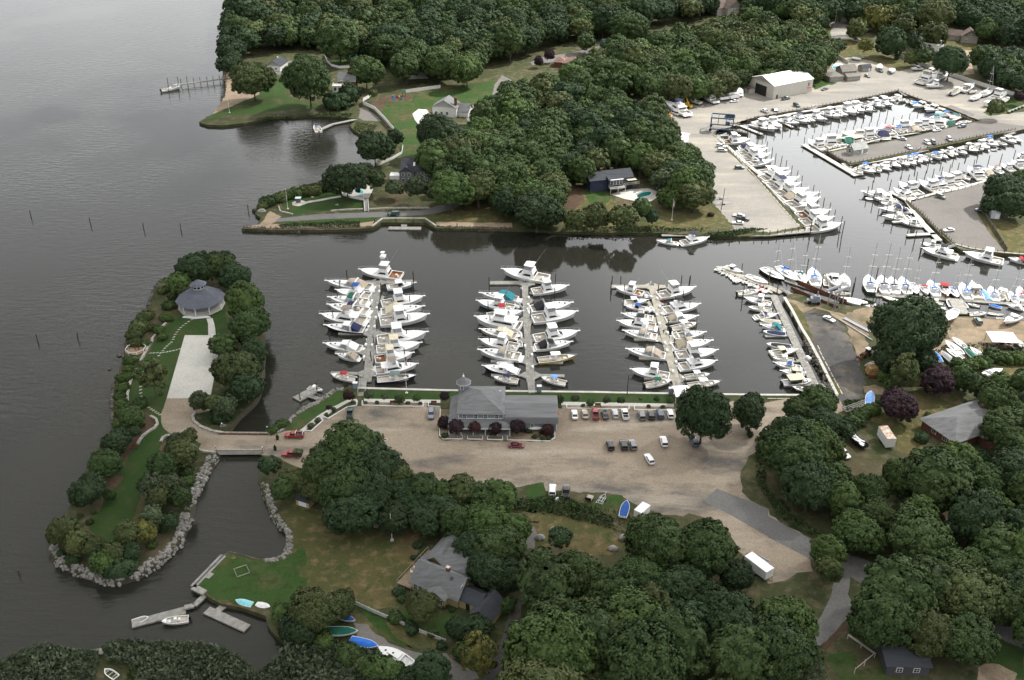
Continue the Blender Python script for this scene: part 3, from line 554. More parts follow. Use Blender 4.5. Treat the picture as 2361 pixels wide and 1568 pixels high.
 def obs(s,n,m=None,gap=.62):
  for k in range(n):
   y=(k-(n-1)/2)*gap;mb=MB();x=-s.L/2-.38;z=s.zs(0)
   mb.box((x,y,z+.22),(.72,.40,.55),tap=.72);mb.box((x+.02,y,z-.35),(.34,.2,.62));mb.box((x+.32,y,z-.1),(.2,.26,.25));mb.box((x-.05,y,-.25),(.28,.1,.5))
   s.part('outboard_motor',mb,m or M['black'])
PROTO={}
def proto(k,b):PROTO[k]=(b.root,b.L);b.root.location=(0,-500,-50);return b
def mk_con(k='con',L=12.5,B=4.3,tower=False,teak=False,dark_front=False):
 b=Boat(L,B,1.0,2.0,.27,inner=M['teak']if teak else M['tan_in'],root='sport_fishing_boat',fine=2.3)
 B0,T0=(-.23*L,.20*L,1.62,1.0),(-.20*L,.015*L,1.42,1.15);z0,z1=1.15,2.5
 b.frus('cabin',M['white'],B0,T0,z0,z1);b.band(B0,T0,z0,z1,1.55,2.15,front=dark_front,x0=.2,x1=.74,aft=True)
 B1,T1=(-.19*L,.03*L,1.4,1.15),(-.185*L,.005*L,1.45,1.22)
 b.frus('flybridge',M['white'],B1,T1,2.5,3.25)
 b.frus('enclosure',M['clear'],(-.165*L,.0,1.3,1.12),(-.165*L,-.02*L,1.3,1.15),3.25,4.5)
 b.slab('hardtop',M['white'],-.20*L,.005*L,1.48,4.5,.1,.1,1.35)
 b.posts([(-.165*L,1.3),(-.165*L,-1.3),(-.01*L,1.1),(-.01*L,-1.1)],3.2,4.55,.04)
 b.rail();b.htc((.30*L,0,1.52),(.24*L,.55,1.46))
 ou=MB()
 for sg in(1,-1):ou.tu([(-.1*L,sg*1.5,2.4),(-.26*L,sg*1.9,6.0),(-.38*L,sg*2.2,8.4)],.022,4,.012,cap=False)
 ou.tu([(-.1*L,.9,4.6),(-.12*L,.9,7.4)],.018,4,.01,cap=False)
 b.part('outrigger',ou,M['steel'])
 if tower:
  tw=MB()
  for sx in(-.17,-.02):
   for sg in(1,-1):tw.tu([(sx*L,sg*1.2,4.6),((sx*.4-.06)*L,sg*.55,7.2)],.035,4,cap=False)
  b.part('tower_frame',tw,M['steel']);b.frus('tower_platform',M['white'],(-.13*L,-.03*L,.7,.7),(-.14*L,-.02*L,.85,.85),6.5,7.3);b.slab('tower_top',M['white'],-.12*L,-.03*L,.6,8.3,.1,.08)
  b.posts([(-.11*L,.5),(-.11*L,-.5)],7.2,8.35,.035)
 fc=MB();fc.box((-.37*L,0,.95),(.6,.6,.5));fc.box((-.43*L,.7,.75),(.5,.5,.6));b.part('fighting_chair',fc,M['white'])
 return proto(k,b)
def mk_exp(k='exp',L=10.8,B=3.5,full=True,arch=True,hard=False):
 b=Boat(L,B,.95,1.65,.40,inner=M['tan_in'],root='express_cruiser',tr=.92,fine=2.0)
 b.frus('foredeck_trunk',M['white'],(.0,.33*L,1.2,.45),(.02*L,.27*L,.95,.35),1.3,1.78)
 B0,T0=(-.16*L,.11*L,1.42,1.0),(-.16*L,-.0*L,1.3,1.0);b.band(B0,T0,1.3,2.15,1.32,2.12,x0=.05,x1=.97,mat_=M['clear'])
 if arch:
  a=MB();a.loft([[(-.22*L,1.62,1.1),(-.20*L,1.5,2.4),(-.2*L,1.1,2.78),(-.2*L,-1.1,2.78),(-.20*L,-1.5,2.4),(-.22*L,-1.62,1.1)],[(-.15*L,1.62,1.2),(-.165*L,1.5,2.4),(-.165*L,1.1,2.86),(-.165*L,-1.1,2.86),(-.165*L,-1.5,2.4),(-.15*L,-1.62,1.2)]]);a.f+=[f[::-1]for f in a.f];a.m*=2;a.sm*=2
  b.part('arch',a,M['white'])
 if hard:b.slab('hardtop',M['white'],-.2*L,.02*L,1.35,2.5,.12,.16,1.05)
 else:b.slab('canopy',cv('tan'),-.17*L,-.0*L,1.34,2.42,.05,.25,1.0)
 if full:
  mb=MB();r0=[(-.2*L,y,2.35+.3*(1-(y/1.3)**2))for y in(-1.35,-.7,0,.7,1.35)];r1=[(-.30*L,y*1.1,1.75+.2*(1-(y/1.3)**2))for y in(-1.35,-.7,0,.7,1.35)];r2=[(-.40*L,y*1.12,1.1)for y in(-1.35,-.7,0,.7,1.35)]
  mb.loft([r0,r1,r2]);side=[(r0[0],r1[0],r2[0],(-.2*L,-1.5,1.05)),(r0[-1],r1[-1],r2[-1],(-.2*L,1.5,1.05))]
  for q in side:mb.add(q,[(0,1,2,3)])
  b.part('cockpit_cover',mb,cv('tan'))
 else:
  st=MB();st.box((-.33*L,0,.75),(.6,2.2,.5));st.box((-.22*L,-.6,.8),(.6,.6,.75));b.part('seat',st,M['offwhite'])
 b.part('swim_platform',MB().box((-L/2-.35,0,.35),(.9,B*.82,.1),tap=.93),M['white'])
 b.rail(.45,.55);b.htc((.2*L,0,1.82),(.33*L,0,1.62))
 return proto(k,b)
def mk_fly(k='fly',L=12.5,B=4.3,big=False):
 b=Boat(L,B,1.1,1.95,.2,inner=M['tan_in'],root='flybridge_motor_yacht',tr=.94,fine=2.1)
 B0,T0=(-.27*L,.17*L,1.72,1.15),(-.25*L,.03*L,1.55,1.2)
 b.frus('cabin',M['white'],B0,T0,1.2,2.6);b.band(B0,T0,1.2,2.6,1.6,2.3,x0=.1 if big else .3,x1=.9,aft=True)
 b.slab('cabin_roof',M['white'],-.36*L if big else-.3*L,.05*L,1.75,2.6,.1,.06,1.25)
 B1,T1=(-.2*L,.05*L,1.4,1.05),(-.19*L,-.0*L,1.45,1.1);b.frus('flybridge',M['white'],B1,T1,2.72,3.4)
 b.band((-.1*L,.0,1.4,1.05),(-.1*L,-.03*L,1.4,1.0),3.4,3.9,3.4,3.88,mat_=M['clear'])
 b.slab('bimini',cv('tan'),-.19*L,.0,1.42,4.75,.05,.2,1.2)
 b.posts([(-.18*L,1.35),(-.18*L,-1.35),(-.02*L,1.15),(-.02*L,-1.15)],3.3,4.8,.03)
 st=MB();st.box((-.07*L,0,3.6),(.5,1.6,.5));b.part('helm_seat',st,M['white'])
 b.part('swim_platform',MB().box((-L/2-.35,0,.4),(.9,B*.85,.1),tap=.93),M['white'])
 b.rail(.42,.7);b.htc((.27*L,0,1.62),(.35*L,0,1.72))
 return proto(k,b)
def mk_cc(k='cc',L=8.2,B=2.7,nout=1,fast=False,top=True):
 b=Boat(L,B,.8,1.35,.80,inner=M['tan_in'],root='center_console_boat',floor=.42,fine=1.7 if fast else 2.2,tr=.9)
 c=MB();c.box((-.02*L,0,.95),(1.0,.85,1.1),tap=.8);b.part('console',c,M['white'])
 b.part('windshield',MB().box((.04*L,0,1.65),(.06,.75,.4)),M['clear'])
 sb=MB();sb.box((-.17*L,0,.8),(.55,.9,.75));b.part('seat',sb,M['offwhite'])
 bw=MB();bw.box((.22*L,0,.62),(1.1,.8,.4),tap=.85);b.part('bow_seat',bw,M['offwhite'])
 if top:
  b.slab('t_top',cv('white'),-.17*L,.09*L,.95,2.45,.06,.12,.8);b.posts([(-.09*L,.5),(-.09*L,-.5),(.05*L,.45),(.05*L,-.45)],.5,2.5,.03)
 b.obs(nout);b.rail(.6,.3,pul=False)
 return proto(k,b)
def mk_wa(k='wa',L=8.8,B=3.0,out=0):
 b=Boat(L,B,.9,1.5,.48,inner=M['tan_in'],root='cabin_cruiser',tr=.92)
 b.frus('foredeck_trunk',M['white'],(.0,.3*L,1.05,.42),(.0,.24*L,.85,.3),1.2,1.75)
 B0,T0=(-.12*L,.1*L,1.2,.85),(-.12*L,.02*L,1.12,.85);b.band(B0,T0,1.3,2.35,1.35,2.3,x0=.03,x1=.95)
 b.slab('hardtop',cv('white'),-.2*L,.05*L,1.22,2.4,.1,.12,.95);b.posts([(-.18*L,1.12),(-.18*L,-1.12),(.0,.95),(.0,-.95)],.9,2.45,.035)
 st=MB();st.box((-.08*L,-.5,.8),(.5,.5,.8));st.box((-.08*L,.5,.8),(.5,.5,.8));st.box((-.42*L,0,.7),(.5,1.8,.45));b.part('seat',st,M['offwhite'])
 if out:b.obs(out,M['white'])
 b.rail(.5,.5);b.htc((.16*L,0,1.8))
 return proto(k,b)
def mk_trawl(k='trawl',L=14.,B=4.6):
 b=Boat(L,B,1.5,2.5,.08,inner=M['tan_in'],root='trawler_yacht',tr=.92,fine=2.4)
 B0,T0=(-.38*L,.16*L,1.85,1.45),(-.38*L,.1*L,1.75,1.4);b.frus('cabin',M['white'],B0,T0,1.6,3.2);b.band(B0,T0,1.6,3.2,2.2,2.9,x0=.06,x1=.93,aft=True)
 b.slab('cabin_roof',M['white'],-.42*L,.12*L,1.95,3.2,.12,.08,1.5)
 B1,T1=(-.18*L,.09*L,1.4,1.2),(-.17*L,.05*L,1.4,1.15);b.frus('flybridge',M['white'],B1,T1,3.3,4.1)
 b.frus('enclosure',M['clear'],(-.16*L,.04*L,1.35,1.15),(-.16*L,.03*L,1.3,1.1),4.1,5.1);b.slab('hardtop',M['white'],-.2*L,.06*L,1.5,5.1,.1,.12,1.25)
 ms=MB();ms.tu([(-.2*L,0,3.3),(-.21*L,0,8.2)],.06,5,.03);b.part('mast',ms,M['white'])
 b.rail(.4,.8);b.htc((.26*L,0,2.2))
 return proto(k,b)
def mk_lob(k='lob',L=11.5,B=3.7):
 b=Boat(L,B,.95,1.75,.3,inner=M['tan_in'],hm_=hm_('navy'),root='downeast_cruiser',tr=.86)
 b.frus('foredeck_trunk',M['white'],(.02*L,.3*L,1.25,.5),(.02*L,.25*L,1.0,.4),1.3,1.9)
 B0,T0=(-.12*L,.07*L,1.35,1.15),(-.12*L,.02*L,1.25,1.1);b.frus('cabin',M['white'],B0,T0,1.2,2.6);b.band(B0,T0,1.2,2.6,1.8,2.45,x0=.3,x1=.95)
 b.slab('hardtop',M['white'],-.14*L,.05*L,1.4,2.6,.08,.12,1.2)
 mb=MB();ys=(-1.4,-.7,0,.7,1.4);mb.loft([[(-.14*L,y,2.5+.25*(1-(y/1.4)**2))for y in ys],[(-.3*L,y*1.05,1.75+.2*(1-(y/1.4)**2))for y in ys],[(-.46*L,y*1.08,1.05)for y in ys]])
 b.part('cockpit_cover',mb,cv('white'));b.rail(.5,.5);b.htc((.2*L,0,1.95))
 return proto(k,b)
def mk_house(k='house',L=13.,B=4.6):
 b=Boat(L,B,.8,1.0,.02,root='houseboat',hm_=hm_('cream'),tr=.98,fine=4.)
 B0,T0=(-.38*L,.30*L,1.95,1.8),(-.38*L,.28*L,1.95,1.75);b.frus('cabin',M['offwhite'],B0,T0,.85,3.0);b.band(B0,T0,.85,3.0,1.7,2.5,x0=.05,x1=.95,aft=True)
 b.slab('cabin_roof',cv('cream'),-.46*L,.33*L,2.2,3.0,.12,.06);rl=MB()
 rl.tu([(-.44*L,2.1,3.9),(.3*L,2.1,3.9),(.3*L,-2.1,3.9),(-.44*L,-2.1,3.9)],.03,4)
 for x in(-.44,-.2,.05,.3):
  for y in(2.1,-2.1):rl.tu([(x*L,y,3.1),(x*L,y,3.9)],.025,4)
 b.part('roof_rail',rl,M['white'])
 return proto(k,b)
def mk_work(k='work',L=9.,B=3.0):
 b=Boat(L,B,.85,1.15,.86,inner=M['deckgrey'],root='work_boat',floor=.4,hm_=hm_('grey'),fine=3.)
 b.slab('canopy',cv('cream'),-.34*L,.2*L,1.45,2.5,.08,.08);b.posts([(-.3*L,1.2),(-.3*L,-1.2),(.17*L,1.2),(.17*L,-1.2),(-.06*L,1.2),(-.06*L,-1.2)],.9,2.55,.04)
 b.frus('side_curtain',M['glass'],(-.28*L,.1*L,1.22,1.22),(-.28*L,.1*L,1.22,1.22),1.2,2.1);st=MB();st.box((.28*L,0,.75),(.9,.9,.6));st.box((-.2*L,0,.7),(1.2,1.2,.6));b.part('gear_box',st,M['steel']);b.obs(2)
 return proto(k,b)
def mk_cov(k='cov',L=8.5,B=2.9,peak=.55,deck=.42):
 b=Boat(L,B,.85,1.35,.02,root='covered_boat')
 mb=MB();rings=[]
 for i in range(9):
  t=.02+(deck+.2)*i/8*1.35 if deck<.6 else .02+.96*i/8;t=min(t,.98);x=b.S(t);w=max(.03,b.w(t)*.96);z=b.zs(t);pk=peak*(math.sin(math.pi*min(1,i/8*.9+.1))**.6)
  rings.append([(x,w*q,z-.05+pk*(1-abs(q)**1.7))for q in(-1,-.6,-.2,.2,.6,1)])
 mb.loft(rings);b.part('cover',mb,cv('tan'));return proto(k,b)
def mk_sail(k='sail',L=10.5,B=3.3,mast=True,dodger=True):
 b=Boat(L,B,.95,1.25,.30,root='sailing_yacht',tr=.62,fine=1.9,floor=.5,keel=-.9,rake=.1,m=.45)
 B0,T0=(-.16*L,.22*L,1.0,.5),(-.15*L,.19*L,.85,.4);b.frus('coachroof',M['white'],B0,T0,1.0,1.5);b.band(B0,T0,1.0,1.5,1.16,1.36,front=False,x0=.12,x1=.8)
 if dodger:b.slab('dodger',cv('blue'),-.2*L,-.11*L,.95,1.85,.05,.3,.85)
 if mast:
  H=1.25*L;ms=MB();ms.tu([(.08*L,0,1.3),(.08*L,0,H)],.085,6,.055);b.part('mast',ms,M['alu'])
  for z,w in((.45,.95),(.72,.7)):b.part('spreader',MB().box((.075*L,0,H*z),(.09,2*w,.06)),M['white'])
  bo=MB();bo.tu([(.07*L,0,2.1),(-.30*L,0,2.2)],.06,5);b.part('boom',bo,M['alu'])
  sc=MB();rg=[]
  for i in range(6):
   k_=i/5;x=.075*L+(-.37*L)*k_;r=.21*(1-.45*k_);zc=2.32+(.6*(1-k_)**6)
   rg.append([(x,r*.6*math.cos(a),zc+r*math.sin(a)*(1+1.4*(1-k_)**5))for a in[j*math.pi/3 for j in range(6)]])
  sc.loft(rg,closed=True,caps=True);b.part('sail_cover',sc,cv('blue'))
  ri=MB();tp=(.08*L,0,H)
  for e in((L/2,0,1.25),(-L/2,0,1.0),(.05*L,B*.46,1.1),(.05*L,-B*.46,1.1)):ri.tu([tp,e],.008,3,cap=False)
  b.part('rigging',ri,M['steel']);fl=MB();fl.tu([(.085*L,0,H*.96),(L/2-.1,0,1.35)],.025,4,.035);b.part('furled_jib',fl,cv('white'))
 ra=MB();S,w,zs=b.S,b.w,b.zs
 for sg in(1,-1):
  ra.tu([(S(t),sg*w(t)*.95,zs(t)+.6)for t in(.05,.25,.45,.65,.85,.98)],.015,4,cap=False)
  for t in(.05,.25,.45,.65,.85):ra.tu([(S(t),sg*w(t)*.95,zs(t)),(S(t),sg*w(t)*.95,zs(t)+.6)],.015,4,cap=False)
 b.part('lifeline',ra,M['steel']);wh=MB();wh.tu([(-.36*L+.05*math.cos(a),.42*math.sin(a),1.15+.42*math.cos(a))for a in[i*.628 for i in range(11)]],.025,4);b.part('steering_wheel',wh,M['steel'])
 b.htc((.27*L,0,1.22),(.05*L,0,1.53));return proto(k,b)
def mk_row(k='row',L=3.4,B=1.4,m=None,nth=3):
 b=Boat(L,B,.42,.6,.9,root='rowing_boat',floor=.12,inner=m or M['offwhite'],keel=-.15,fine=2.4,n=10)
 for i in range(nth):b.part('thwart',MB().box((L*(-.3+.28*i),0,.34),(.25,B*.8,.05)),M['woodlight'])
 return proto(k,b)
def mk_inf(k='inf',L=3.2,B=1.6):
 r_=emp('inflatable_dinghy');mb=MB();R_=.23;w=B/2-R_
 pts=[(-L/2,w,.25),(0,w,.25),(L*.25,w*.95,.28),(L*.42,w*.6,.36),(L*.48,0,.42),(L*.42,-w*.6,.36),(L*.25,-w*.95,.28),(0,-w,.25),(-L/2,-w,.25)]
 mb.tu(pts,R_,8);mb.bd('tube',M['hypalon'],r_,smooth=True);f=MB();f.box((-.02*L,0,.14),(L*.86,2*w,.06),tap=.98);f.bd('floor',M['deckgrey'],r_);t=MB();t.box((-L*.43,0,.3),(.06,2*w,.4));t.bd('transom',M['black'],r_);t=MB();t.box((-.05*L,0,.35),(.26,2*w,.05));t.bd('thwart',M['offwhite'],r_)
 o=MB();o.box((-L/2-.12,0,.62),(.36,.26,.36),tap=.75);o.box((-L/2-.1,0,.2),(.14,.1,.6));o.bd('outboard_motor',M['black'],r_)
 r_.location=(0,-500,-50);PROTO[k]=(r_,L)
def mk_kay(k='kay',L=3.6,B=.75):
 r_=emp('kayak');mb=MB();rg=[]
 for i in range(11):
  t=i/10;w=B/2*math.sin(math.pi*(t*.96+.02))**.7;x=-L/2+L*t;rg.append([(x,w*math.cos(a),.16+.16*math.sin(a)+.1*(2*t-1)**4)for a in[j*.7854 for j in range(8)]])
 mb.loft(rg,closed=True,caps=True);mb.bd('hull',hm_('red'),r_,smooth=True);c=MB();c.box((-.1,0,.335),(.9,.42,.03));c.bd('cockpit',M['black'],r_);PROTO[k]=(r_,L);r_.location=(0,-500,-50)
mk_con();mk_con('cont',13.5,4.6,tower=True,teak=True);mk_con('cond',13,4.4,dark_front=True);mk_con('conk',11,4.0,teak=True)
mk_exp();mk_exp('expb',10.,3.4,full=False);mk_exp('exph',11.5,3.7,hard=True);mk_exp('exps',7.5,2.7,full=True,arch=False);mk_exp('expw',9.5,3.2,full=False,arch=False)
mk_fly();mk_fly('flyb',13.5,4.5,big=True);mk_cc();mk_cc('cc3',10.5,2.9,nout=3,fast=True);mk_cc('cc2',8.5,2.7,nout=2);mk_cc('open',6.8,2.4,nout=1,top=False)
mk_wa();mk_wa('wao',8.4,2.9,out=2);mk_trawl();mk_lob();mk_house();mk_work();mk_cov();mk_cov('covf',9,2.9,.7,.9);mk_sail();mk_sail('sailb',mast=False,dodger=False);mk_row();mk_inf();mk_kay()
CANVAS_PARTS={'canopy','cockpit_cover','bimini','t_top','cover','dodger','sail_cover'}
KINDWORD=dict(con='flybridge sportfishing boat',cont='sportfishing boat',cond='flybridge sportfishing boat',conk='sportfishing boat',exp='express cruiser',expb='express cruiser',exph='hardtop express cruiser',exps='small express cruiser',expw='open express cruiser',fly='flybridge cruiser',flyb='flybridge motor yacht',cc='center console boat',cc3='go-fast center console boat',cc2='center console boat',open='open skiff',wa='cabin boat',wao='cabin boat',trawl='trawler yacht',lob='downeast cruiser',house='houseboat',work='work boat',cov='boat',covf='boat',sail='sailing yacht',sailb='sailing yacht',row='rowing boat',inf='inflatable dinghy',kay='kayak')
CATWORD=dict(sail='sailboat',sailb='sailboat',row='rowboat',inf='dinghy',kay='kayak')
NB=[0];BEAM=1.17
def boat(fr,k,bow,stern,label,col=None,hull=None,group=None,z=0.,zp=1.1,hard=None,cat=None,mult=1.):
 """place a copy of a boat so that its stem and stern fall on the two pixels read off the photo"""
 root,L0=PROTO[k]
 if k in('row','inf','kay'):zp=.4
 a=G(*fr(*bow),zp+z);s=G(*fr(*stern),zp+z);d=a-s;d.z=0;L=d.length*mult
 sc=L/L0;o=copy_tree(root);o.location=((a.x+s.x)/2,(a.y+s.y)/2,z);o.rotation_euler=(0,0,math.atan2(d.y,d.x))
 h=sc if .55<sc<1.5 else(sc*.7+.3 if sc<1.5 else 1.3);wd=min(sc,h*1.06)if sc>h else max(sc,h*.8)
 o.scale=(sc,(wd+h)/2*BEAM,h);tag(o,label,cat or CATWORD.get(k,'boat'),group)
 for c in o.children:
  n=c.name.split('.')[0]
  if col and(n in CANVAS_PARTS or(n=='hardtop' and k in('wa','wao'))or(n=='hardtop' and col=='cream')or(n=='tube')):recol(c,cv(col))
  if hull and n=='hull':
   hm=hm_(hull)
   if len(c.material_slots)>1:c.material_slots[0].link='OBJECT';c.material_slots[0].material=hm
   else:recol(c,hm)
 NB[0]+=1;return o
 # ------------------------------------------------------------------ the boats, read off the photo berth by berth: (kind, bow, stern, canvas, hull, looks)
ORD='first second third fourth fifth sixth seventh eighth ninth tenth eleventh twelfth thirteenth fourteenth fifteenth sixteenth seventeenth eighteenth nineteenth twentieth'.split()
def row(fr_rows,phrase,group,**kw):
 n=0
 for fr,rows in fr_rows:
  for r in rows:
   k,b,s,col,hu,look=(list(r)+[None]*6)[:6]
   look=look or{'white':'white',None:'white'}.get(hu,hu)+' '+KINDWORD[k]+(f' with {CN.get(col, col)} canvas' if col and col!='white' else '')
   boat(fr,k,b,s,f'{look}, {ORD[n]} {phrase}',col,hu,group,**kw);n+=1
CN=dict(lblue='light blue',royal='bright blue',sage='grey green',cream='cream',aqua='turquoise',rust='rusty red')
A1,A2,B1,B2,C1,C2,E1,E2=z_(1272,1010),z_(1272,1270),z_(1880,1030),z_(1880,1270),z_(2420,1080),z_(2440,1270),z_(2840,1020),z_(2960,1250)
g='motor boats moored along the three floating docks'
boat(A1,'cont',(775,360),(1550,425),'large white sportfishing boat with tall tuna tower and teak cockpit across a dock head',group=g)
row([(A1,[('exp',(165,560),(985,640),'tan',None,'long white express cruiser under tan canvas'),('fly',(335,720),(960,790),'blue',None,'white flybridge cruiser with bright blue bimini and covers'),('expb',(210,870),(915,925),'green',None,'white express cruiser with dark green canopy'),('expb',(200,1010),(925,1095),'navy',None,'white express cruiser with navy canopy over the arch'),('flyb',(55,1180),(875,1265),'brown',None,'big white motor yacht with wide beige bimini'),('exph',(135,1370),(855,1420),'navy','navy','dark blue hulled coupe cruiser with navy cover')]),(A2,[('exph',(120,500),(800,570),'white',None,'white hardtop cruiser with open cockpit'),('exps',(350,690),(745,740),'tan',None,'small white cruiser zipped under tan canvas'),('cc',(240,1050),(690,1120),'red',None,'cream center console boat with crimson top')])],'from left dock head, left side',g)
row([(A1,[('wa',(1790,580),(1270,635),'white','pale','pale blue cabin boat with white hardtop'),('con',(1950,855),(1170,945),None,None,'white flybridge sportfishing boat with bow rail'),('exp',(1940,1035),(1160,1100),'cream',None,'white express cruiser behind a taller flybridge boat'),('cond',(2030,1195),(1140,1280),None,None,'white sportfishing boat with teak rail')]),(A2,[('con',(2005,330),(1090,415),None,None,'sportfishing boat with grey dinghy on its foredeck'),('con',(1895,515),(1075,590),'cream',None,'white sportfishing boat with pale yellow top'),('conk',(1750,695),(1050,770),'cream',None,'cream topped sportfishing boat with black cockpit'),('flyb',(1830,885),(1060,975),'brown',None,'white motor yacht with brown bimini and tall saloon'),('cc3',(1815,1080),(1090,1135),'sage','navy','blue hulled go-fast boat with grey green top')])],'from left dock head, right side',g)
boat(B1,'cond',(605,275),(1445,395),'large white sportfishing boat with black windows and outriggers across the middle dock head',group=g)
row([(B1,[('exps',(210,695),(885,765),'teal',None,'long low white speedboat under a teal cover'),('con',(135,835),(815,925),None,'pale','sportfishing boat with pale blue bottom'),('fly',(970,1015),(320,1075),'red',None,'small red topped flybridge boat berthed stern out'),('trawl',(105,1160),(935,1285),None,None,'big white sedan trawler with dark side windows'),('exph',(190,1345),(860,1440),'cream','cream','cream hardtop cruiser with a dinghy on its stern')]),(B2,[('con',(180,440),(885,540),'white',None,'white sportfishing boat with enclosed cockpit'),('expb',(175,640),(925,730),'tan',None,'white express cruiser with tan canopy and swept arch'),('lob',(245,915),(910,1000),'white','navy','dark blue hulled downeast boat with white cockpit cover'),('cc',(430,1100),(890,1155),'navy',None,'white center console boat with navy top')])],'from middle dock head, left side',g)
row([(B1,[('con',(1805,555),(1145,620),None,None,'white sedan cruiser with bow rail'),('exp',(1875,875),(1120,950),'black',None,'white express cruiser under black canvas'),('con',(1965,1050),(1150,1135),None,None,'white convertible with hardtop and long dark windows'),('cond',(1995,1405),(1180,1490),None,None,'white convertible with black framed bridge enclosure')]),(B2,[('exp',(1870,475),(1200,540),'black',None,'white cruiser with black canopy and radar arch'),('cc3',(1945,715),(1255,775),'white','yellow','go-fast boat with a yellow and red painted hull'),('cc',(1310,1105),(1770,1195),'lblue',None,'white center console boat with light blue top')])],'from middle dock head, right side',g)
row([(C1,[('conk',(185,335),(705,425),None,None,'white flybridge boat with varnished teak cockpit'),('wa',(780,560),(345,585),'white',None,'white cabin boat berthed bow in'),('wa',(370,660),(790,700),'blue',None,'white cabin boat with bright blue cockpit canopy'),('expb',(320,825),(885,885),'grey',None,'white express cruiser with grey canopy'),('fly',(235,970),(930,1050),'black',None,'white motor yacht with black bimini'),('expb',(345,1145),(955,1230),'tan',None,'white express cruiser with beige canopy and arch')]),(C2,[('exp',(315,610),(1020,700),'tan',None,'big white sport cruiser with tan canvas'),('con',(390,985),(1095,1070),None,None,'white sportfishing boat with smooth white bridge front'),('cc2',(1130,1160),(650,1230),'green',None,'cream center console boat with green top')])],'from right dock head, left side',g)
row([(C1,[('con',(1650,360),(985,460),'navy',None,'white flybridge boat with navy stripe on its hull'),('fly',(1740,660),(1090,740),'black',None,'white flybridge boat with black bridge canvas'),('exph',(1705,860),(1120,900),None,None,'white hardtop fishing boat with tan cockpit'),('cc2',(1705,985),(1225,1065),'white','cream','open boat with pale yellow hull and white top'),('expb',(1840,1170),(1260,1215),'grey',None,'white cruiser with grey bimini and a dinghy astern'),('exp',(1965,1335),(1250,1405),'tan',None,'large cruiser with tan canvas down to its stern')]),(C2,[('con',(1970,640),(1225,690),'grey',None,'white sportfishing boat with grey bridge top'),('fly',(1955,825),(1300,900),'black',None,'flybridge boat with black top and black curtain'),('cc2',(1845,1040),(1385,1080),'white',None,'cream center console boat with white top'),('cc3',(2040,1180),(1440,1240),'white',None,'long white open boat half under a tree')])],'from right dock head, right side',g)
g='small boats on the dock along the bulkhead'
row([(E1,[('open',(910,665),(515,695),'white',None,'white open boat with a small cuddy'),('con',(640,795),(1130,885),None,None,'old white sedan fishing boat'),('cc',(705,960),(1140,1000),'white',None,'white open center console boat'),('expb',(1245,1085),(835,1130),'navy',None,'white cruiser with navy canopy, bow in'),('cov',(920,1190),(1305,1215),'tan',None,'white bowrider under a tan cover'),('exps',(950,1305),(1355,1345),'teal',None,'white runabout with teal canopy'),('cov',(975,1405),(1400,1440),'navy','pale','pale blue runabout with navy cover')]),(E2,[('cov',(485,580),(950,615),'black',None,'white runabout under a black cover'),('wa',(1045,695),(560,740),'cream','cream','cream cabin boat with cream hardtop, bow in'),('cc',(600,825),(1000,850),'white',None,'white center console boat with bow rail'),('expb',(630,925),(1120,1005),'blue',None,'white cruiser with bright blue canopy'),('wao',(760,1075),(1190,1105),'cream',None,'small white cabin boat with cream top'),('work',(1320,1240),(790,1285),'cream','grey','grey work boat with long cream canopy'),('open',(960,1365),(1330,1425),None,'navy','dark hulled open skiff with white outboards')])],'from the bulkhead dock outer end',g)
# tenders lying at the docks
g='dinghies tied at the docks'
for fr,k,b,s,c,lb in[(A2,'inf',(1025,975),(1015,880),'white','white inflatable dinghy behind the brown topped motor yacht'),(B1,'inf',(1100,650),(1260,672),'grey','grey inflatable dinghy beside the sedan cruiser at the middle dock'),(B1,'inf',(850,845),(925,950),'grey','grey inflatable dinghy with red seat at the middle dock'),(B1,'inf',(900,1375),(900,1490),'white','white dinghy on the stern of the cream hardtop cruiser'),(B2,'inf',(495,850),(810,852),'white','large white inflatable beside the dark blue downeast boat'),(B2,'row',(905,425),(930,540),None,'white tender hung across the stern of the enclosed sportfishing boat'),(B2,'row',(890,640),(905,750),None,'white tender on the swim platform of the cruiser with swept arch'),(C1,'inf',(765,415),(785,535),'grey','grey inflatable dinghy at the head of the right dock'),(C1,'inf',(1000,490),(1030,575),'red','red inflatable dinghy at the head of the right dock'),(C1,'inf',(840,685),(865,785),'white','white inflatable dinghy with purple seat at the right dock'),(C1,'row',(1275,1115),(1290,1225),None,'white tender across the stern of the grey topped cruiser'),(C1,'inf',(1130,770),(1120,820),'grey','grey tender standing beside a dock box at the right dock')]:
 boat(fr,k,b,s,lb,c,None,g)
dn=[('row',(70,285),(225,255),None,'grey','aluminium skiff'),('row',(110,225),(250,222),None,'grey','aluminium skiff on the outer tip'),('inf',(150,320),(225,285),'sage',None,'dark green inflatable'),('row',(205,355),(295,310),None,'aqua','light blue dinghy'),('row',(295,390),(370,335),None,None,'white dinghy'),('row',(350,420),(430,365),None,'aqua','pale aqua dinghy'),('inf',(390,450),(460,395),'white',None,'white inflatable with red seat'),('row',(430,505),(515,420),None,None,'long white dinghy'),('row',(470,515),(550,450),None,None,'second long white dinghy'),('row',(555,490),(620,440),None,'cream','cream dinghy'),('inf',(605,525),(675,465),'grey',None,'grey inflatable'),('row',(675,535),(745,485),None,'aqua','turquoise dinghy'),('row',(700,575),(800,525),None,None,'broad white dinghy'),('inf',(805,595),(865,545),'grey',None,'pale grey inflatable'),('inf',(865,620),(925,565),'white',None,'white inflatable'),('inf',(900,670),(980,595),'red',None,'red tubed inflatable'),('inf',(985,700),(1045,620),'white',None,'white inflatable with blue floor'),('row',(1150,700),(1065,645),None,'cream','red and cream dinghy')]
